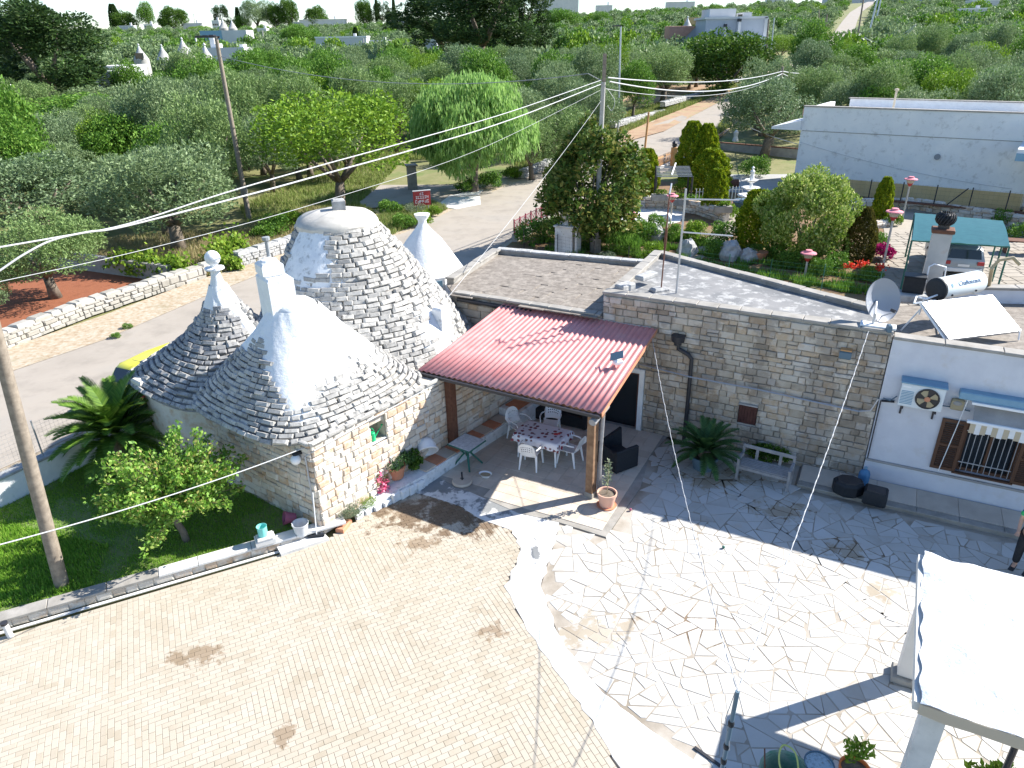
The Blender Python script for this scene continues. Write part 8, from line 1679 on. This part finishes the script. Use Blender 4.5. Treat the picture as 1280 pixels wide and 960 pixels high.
mb = MB(); a = 36 * k; mb.add([(-24 * k, -3, 22 * k), (6 * k, -3, 22 * k), (-6 * k, -3.4, 11 * k), (-24 * k, -3.4, 10 * k), (-24 * k, 2, 22.5 * k), (6 * k, 2, 22.5 * k), (-6 * k, 2, 11 * k), (-24 * k, 2, 10 * k)], [(0, 1, 5, 4), (0, 3, 2, 1), (1, 2, 6, 5), (3, 7, 6, 2), (4, 5, 6, 7), (0, 4, 7, 3)]); mb.build('roof', m_rooft, t, local=True)
p = GU(870, 42, 3); k = p[1] / F; trullo_far(GU(858, 45, 3), 12 * k / 6.6 * 1.6, 'grey distant cone left of the tan roofed house'); trullo_far(GU(882, 42, 3), 12 * k / 6.6 * 1.3, 'grey distant cone touching the flat roofed block')
houses('tan_roofed_house', 'white house with tan roof between the two grey cones', p, [('wall', (2 * k, 0, -1, 24 * k, 6, 10 * k), m_farwhite), ('roof', (0, .5, 9 * k, 22 * k, 6, 7 * k), m_rooftan), ('chimney', (-2 * k, -3, 6 * k, 2.5 * k, 1, 8 * k), m_farwhite)])
p = GT(1168, 10); t = thing('parked_car', 'tiny white car parked before the brown roofed hill house', 'car', p + (0, -3, 0)); mb = MB(); mb.lathe([(2.2, 0), (2.3, .6), (2.0, .8), (1.2, 1.4), (.001, 1.5)], (0, 0, 0), 12, None, 1, .45); mb.build('body', m_whitep2, t, local=True); mb = MB(); mb.box((0, -.55, 1.05), (2.2, .3, .4)); mb.build('window', m_glassd, t, local=True)
# stone verge wall along the far lane edge
drywall('dry_stone_wall', [tuple(GT(*p)[:2]) for p in [(768, 165), (830, 140), (900, 110), (935, 97)]], .5, .6, m_rock, 'rubble field wall left of the climbing lane', (.5, 1.0), 150, tf=True)
drywall('dry_stone_wall', [tuple(GT(*p)[:2]) for p in [(655, 224), (690, 206)]], .5, .5, m_rock, 'short pale stone wall at the lane right of the pepper tree', (.4, .8), 60, tf=True)
# lamp post and far poles
q = GT(772, 180); tl = onray(776, 33, q[1]); t = pole('street_lamp', q, tl, .11, .08, m_metal, 'tall grey street lamp just right of the concrete pole', 'street lamp'); mb = MB(); mb.box(tl + (-.35, 0, .05), (.8, .3, .12), 0, bev=.03); mb.build('lamp_head', m_dark, t)
for (a, b, r_, mt, lb_) in [((961, 88), (968, 22), .13, m_metal, 'grey street lamp right of the flat roofed block'), ((954, 100), (961, 24), .16, m_pole, 'dark wooden pole left of the far street lamp'), ((1030, 58), (1034, 18), .18, m_pole, 'slim pole by the far lane left side'), ((1066, 84), (1080, -5), .16, m_pole, 'dark pole at the far cable junction'), ((1081, 62), (1098, -5), .22, m_metal, 'first grey pole right of the far lane'), ((1092, 40), (1102, -5), .25, m_metal, 'second grey pole right of the far lane'), ((1190, 78), (1200, 32), .18, m_metal, 'grey pole with transformer on the right hill'), ((1022, 62), (1024, 12), .15, m_pole, 'thin pole among trees left of the far lane'), ((783, 40), (783, 20), .2, m_metal, 'distant thin pole behind the street lamp'), ((419, 68), (418, 45), .2, m_polegrey, 'pole before the pinkish farmhouse'), ((456, 75), (454, 48), .2, m_polegrey, 'pole right of the pinkish farmhouse'), ((331, 62), (328, 38), .25, m_polegrey, 'white pole near the tiny white house'), ((479, 10), (479, -3), .3, m_polegrey, 'tiny pole on the skyline top middle'), ((250, 74), (244, 46), .3, m_cream, 'pale pole just left of the lamp pole arm'), ((1141, 48), (1145, 30), .2, m_metal, 'short pole where the white cables end on the hill'), ((243, 32), (242, 17), .4, m_polegrey, 'skyline pole at the white square house'), ((223, 28), (222, 16), .4, m_polegrey, 'skyline pole on the round tree')]:
    q = GT(*a); tp = onray(*b, q[1]); pole('utility_pole', q, tp, r_, r_ * .8, mt, lb_)
# ================================================================== TREES
def hsc(px, py, toppx, base=5.0):
    q = GT(px, py); return q, zat(q[:2], toppx) - q[2]
def T(nm, key, px, py, top, wpx, label, unit=None, group=None):
    """tree with foot at the pixel-derived ground point, measured height and width"""
    q = GT(px, py); lo = zat(q[:2], top) - q[2]; H0 = {'olive': 5.0, 'green': 5.4, 'ygreen': 5.6, 'carob': 5.5, 'pepper': 6.1, 'pine': 10.8, 'cypress': 6.0}[key.rstrip('0123456789')]; W0 = {'olive': 4.9, 'green': 4.9, 'ygreen': 5.1, 'carob': 5.6, 'pepper': 5.6, 'pine': 6.2, 'cypress': 1.25}[key.rstrip('0123456789')]
    wd = wpx / F * math.hypot(q[0], q[1]) / W0; return tree(nm, key, q, wd, label, group=group, sz=lo / H0), q
spec = []
def TT(nm, key, px, py, top, wpx, label): 
    t, q = T(nm, key, px, py, top, wpx, label); spec.append((q[0], q[1], wpx / F * q[1] / 2))
TT('walnut_tree', 'ygreen0', 425, 268, 100, 195, 'large sparse yellow green walnut tree beside the driveway')
TT('pepper_tree', 'pepper0', 592, 240, 92, 140, 'bright weeping pepper tree beside the lane junction')
TT('olive_tree', 'olive0', 225, 316, 178, 165, 'grey green olive tree with dark trunk in dry grass across the lane')
TT('olive_tree', 'olive1', 70, 372, 262, 118, 'leaning young olive tree standing in the red soil field')
TT('olive_tree', 'olive3', -12, 402, 330, 60, 'olive tree cut by the left edge in the red soil field')
TT('olive_tree', 'olive2', 60, 300, 196, 150, 'broad olive tree above the red soil field at the left')
TT('pine_tree', 'pine0', 72, 155, 2, 120, 'tall dark conifer at the upper left with visible trunk')
TT('pine_tree', 'pine1', 14, 125, -22, 90, 'very dark conifer cut by the upper left corner')
TT('pine_tree', 'pine0', 608, 102, -40, 120, 'tallest dark pine in the upper middle')
TT('pine_tree', 'pine1', 560, 92, -20, 105, 'dark pine left of the tallest one')
TT('pine_tree', 'pine0', 648, 90, -25, 80, 'lighter feathery pine right of the tallest one')
TT('pine_tree', 'pine1', 505, 50, 15, 45, 'small dark pine left of the pine group')
TT('carob_tree', 'carob0', 905, 118, 39, 92, 'large round dark green carob tree below the flat roofed block')
TT('olive_tree', 'olive4', 828, 131, 58, 78, 'dense olive tree on bare brown soil beside the carob')
TT('olive_tree', 'olive2', 955, 196, 98, 105, 'big dark olive tree behind the grey garden wall')
TT('olive_tree', 'olive0', 1015, 150, 80, 90, 'olive tree above the side canopy of the long white building')
TT('fig_tree', 'green0', 790, 150, 75, 45, 'bright green tree behind the street lamp')
TT('fig_tree', 'green1', 110, 182, 118, 110, 'round green fig tree among the left olives')
TT('olive_tree', 'olive3', 140, 160, 105, 95, 'pale olive tree behind the round green fig')
TT('olive_tree', 'olive1', 700, 215, 130, 90, 'olive tree left of the magnolia at the lane edge')
TT('olive_tree', 'olive4', 665, 225, 150, 70, 'smaller olive tree at the lane edge left of the magnolia')
TT('olive_tree', 'olive0', 735, 190, 95, 80, 'pale olive tree behind the concrete pole top')
for k, (px, py, top, w_, lb_) in enumerate([(147, 39, 5, 12, 'slanting dark cypress, leftmost on the skyline'), (298, 24, 9, 7, 'tiny dark cypress on the skyline'), (447, 68, 34, 9, 'narrow dark cypress beside the pinkish farmhouse'), (471, 14, -2, 5, 'thin cypress at the top middle'), (492, 8, -4, 5, 'second thin cypress at the top middle')]): TT('cypress_tree', 'cypress0', px, py, top, w_, lb_)
for k, (key, px, py, top, w_, lb_) in enumerate([('carob0', 156, 30, 14, 22, 'dark round skyline tree behind the slanting cypress'), ('green0', 184, 27, 2, 17, 'bare stemmed skyline tree with ragged top'), ('carob0', 218, 28, 9, 28, 'dark double domed tree on the skyline'), ('pine0', 279, 38, 6, 17, 'layered conifer on the skyline at left'), ('olive0', 322, 35, -2, 34, 'pale tall eucalyptus like tree at the top left'), ('carob0', 345, 26, 4, 16, 'dark skyline tree left of the villa annex'), ('carob0', 362, 24, -2, 18, 'taller dark skyline tree left of the villa'), ('carob0', 396, 30, 8, 22, 'dark tree in front of the white skyline villa'), ('carob0', 455, 14, 0, 18, 'dark tree behind the skyline villa'), ('pine1', 478, 18, 3, 22, 'dark tree right of the skyline villa'), ('green2', 380, 68, 30, 42, 'dense green tree left of the pinkish farmhouse'), ('ygreen1', 248, 44, 32, 22, 'yellow flowering round tree below the skyline'), ('green1', 302, 38, 20, 20, 'light green tree right of the skyline conifer'), ('green2', 695, 46, 10, 50, 'leafy green tree right of the pines'), ('green0', 750, 40, 16, 28, 'dark green round tree on the slope below the hill top'), ('ygreen0', 512, 78, 45, 52, 'bright yellow green tree left of the dark pines'), ('green1', 1215, 95, 30, 90, 'dark green creeper covered tree on the right hill'), ('ygreen1', 1170, 78, 38, 48, 'bronze tinted green tree on the right hill'), ('olive3', 1205, 112, 52, 60, 'pale white flowering tree on the right hill'), ('olive4', 1110, 115, 60, 80, 'dark shaded olive tree behind the long white building'), ('ygreen0', 975, 80, 40, 40, 'yellow green tree beside the far street lamp'), ('olive1', 1060, 110, 62, 70, 'pale olive tree behind the long white building roof'), ('olive2', 1160, 118, 78, 70, 'olive tree just above the long white building terrace')]): TT({'c': 'broadleaf_tree', 'g': 'broadleaf_tree', 'p': 'conifer_tree', 'o': 'olive_tree', 'y': 'broadleaf_tree'}[key[0]], key, px, py, top, w_, lb_)
# grove filling
lanepx = [(0, 440), (250, 350), (330, 320), (480, 262), (470, 205), (610, 205), (640, 222), (690, 200), (800, 156), (905, 118), (985, 78), (1030, 52), (1040, 40), (1060, 14), (1085, -30), (1120, -30), (1092, 14), (1078, 62), (1010, 105), (925, 160), (880, 196), (1000, 206), (1500, 270), (1500, 1200), (-300, 1200), (-300, 470)]
bare = [(768, 176), (800, 150), (905, 112), (930, 100), (880, 112), (800, 122), (755, 150)]
drive = [(470, 262), (500, 196), (600, 190), (640, 222)]
redf = [(-300, 460), (0, 425), (240, 348), (180, 318), (50, 318), (-300, 360)]
bld = [(BA[0] - 2, BA[1] - 1), tuple(Bp(BL_ + 12, -4)[:2]), tuple(Bp(BL_ + 12, 9)[:2]), tuple(Bp(-3, 9)[:2])]
cand = []
r = np.random.default_rng(12)
y = 34.0
while y < 640:
    st = 4.4 + (y - 34) * .009; x = -.80 * y - 8
    while x < .80 * y + 8:
        X = x + r.uniform(-.38, .38) * st; Y = y + r.uniform(-.38, .38) * st; x += st
        cand.append((X, Y, st))
    y += st * .9
hp_ = []
for o in S.objects:
    if o.parent is None and o.get('category') in ('house', 'building', 'trullo', 'car') and o.matrix_basis.translation.y > 60: hp_.append((o.matrix_basis.translation.x, o.matrix_basis.translation.y))
near, far = [], []
for X, Y, st in cand:
    z = float(terr(X, Y)); px, py = Pj((X, Y, z))
    if not (-70 < px < 1350 and py > -30): continue
    if inpoly(px, py, lanepx) or inpoly(px, py, bare) or inpoly(px, py, drive) or inpoly(px, py, redf): continue
    # keep crowns off the lane: test points beside the trunk
    if any(inpoly(px + dx, py + dy, lanepx) for dx, dy in ((1.4 / Y * F, 3), (-1.4 / Y * F, 3), (0, 900 / Y))): continue
    if inpoly(X, Y, bld): continue
    if any((X - a) ** 2 + ((Y - b) * .8) ** 2 < (c * .8 + 1.6) ** 2 for a, b, c in spec): continue
    if any(abs(X - a) < 6 + b * .02 and -7 < (Y - b) < 5 for a, b in hp_): continue
    if Y < 150 and len(near) < 297: near.append((X, Y, z, px, py))
    else: far.append((X, Y, z, px, py))
near.sort(key=lambda q: q[1])
def regname(px, py):
    a = 'left' if px < 330 else 'middle' if px < 760 else 'right'
    return a
for i, (X, Y, z, px, py) in enumerate(near):
    ty = r.random(); g = tri_noise(X, Y, 0, .04)
    if px < 420 and py < 150: isg = ty < .65 + .3 * g
    else: isg = ty < .26 + .25 * g
    key = f'green{int(r.integers(3))}' if isg and ty > .06 else (f'ygreen{int(r.integers(2))}' if isg else f'olive{int(r.integers(5))}'); sc = r.uniform(.78, 1.3); sz = sc * r.uniform(.85, 1.4)
    rg = regname(px, py); dist = 'nearest' if Y < 60 else 'mid distance' if Y < 100 else 'farther'
    kind = 'olive_tree' if key[0] == 'o' else 'broadleaf_tree'
    desc = {'o': 'grey green olive tree', 'g': 'bright green leafy tree', 'y': 'yellow green leafy tree'}[key[0]]
    tree(kind, key, (X, Y, z - .05), sc, f'{desc} in the {dist} rows of the {rg} grove beyond the lane', group=f'{desc}s in the {dist} rows of the {rg} grove', sz=sz)
# the far woodland that reads as one mass
lo = []
for s in range(5):
    v, f = crown(200 + s, (2.7, 2.7, 2.1), 2.2, 620, .50, .7, lumps=14, zmin=-.4, jit=1.0, up=.3); lo.append((v, len(v)))
buck = {0: [], 1: [], 2: [], 3: []}
for X, Y, z, px, py in far:
    if Y > 400 and r.random() < .35: continue
    v, n_ = lo[int(r.integers(5))]; s = r.uniform(.8, 1.3); a = r.uniform(0, 6.28); c, sn = math.cos(a), math.sin(a); w_ = v * (s, s, s * r.uniform(.8, 1.35)); w_ = np.stack([w_[:, 0] * c - w_[:, 1] * sn, w_[:, 0] * sn + w_[:, 1] * c, w_[:, 2]], 1) + (X, Y, z - .2)
    g = tri_noise(X, Y, 0, .02) + r.normal(0, .5); buck[3 if r.random() < .07 else (0 if g < .35 else (1 if g < 1.0 else 2))].append(w_)
for k, mt in enumerate((L_olive[0], L_green, L_ygreen, L_carob)):
    if buck[k]:
        v = np.concatenate(buck[k]); stuffmesh('distant_woodland', v, np.arange(len(v)).reshape(-1, 4), mt, kind='stuff', label=['grey green olive groves covering the far hillside', 'green leafy woods dotted over the far hillside', 'yellow green trees dotted over the far hillside', 'dark evergreen trees dotted over the far hillside'][k], cat='woodland')
# near tree on the lawn ------------------------------------------------------------
q = G(233, 676, .18); t = thing('fruit_tree', 'small glossy leaved fruit tree with reddish tips on the lawn', 'tree', q)
r = np.random.default_rng(77); tp = np.array([q[0] - .10, q[1] + .15, 1.12]); mb = MB(); mb.tube(catm([(q[0] + .0, q[1], .12), (q[0] - .03, q[1] + .02, .4), (q[0] - .14, q[1] + .06, .75), tuple(tp)], 5), [.085, .082, .08, .078, .076, .075, .074, .072, .07, .068, .067, .066, .065, .064, .062, .06], 10); P = []; A = []
for k in range(84):
    a = k * 2.399; el = r.uniform(-.05, 1.35) if k % 3 else r.uniform(-.15, .5); Ln = r.uniform(1.0, 1.72) * (1 - .10 * math.sin(el)); d = np.array([math.cos(a) * math.cos(el), math.sin(a) * math.cos(el), math.sin(el) * .95]); d[:2] *= 1.02; mid = tp + d * Ln * .5 + (0, 0, .12); e_ = tp + d * Ln + (0, 0, .25); mb.tube([tp, mid, e_], [.028, .014, .004], 5, cap=False)
    m_ = int(165 * Ln / 1.3); s = r.uniform(.28, 1.02, m_) ** .8; c = (1 - s)[:, None] ** 2 * tp + 2 * (s * (1 - s))[:, None] * mid + (s ** 2)[:, None] * e_; wdt = .20 * (1.15 - s * .75); P.append(c + r.normal(0, 1, (m_, 3)) * wdt[:, None] * .75); A.append(np.tile(d * .8 + (0, 0, .4), (m_, 1)))
P = np.concatenate(P); v, f = leafq(P, np.concatenate(A), .088 * r.uniform(.7, 1.25, len(P)), .064, r=r, jitter=.8); stuffmesh('crown', v, f, L_hib, t); smoothang(mb.build('trunk', m_bark, t))
# ground cover plants in the lawn
v, f = blades([tuple(G(*p)[:2]) for p in [(0, 770), (120, 740), (140, 690), (0, 660)]], .18, 5000, .05, .14, .03, 9); stuffmesh('clover_patch', v, f, m_grass, label='taller weeds and clover round the leaning pole foot', cat='weeds', kind='stuff')
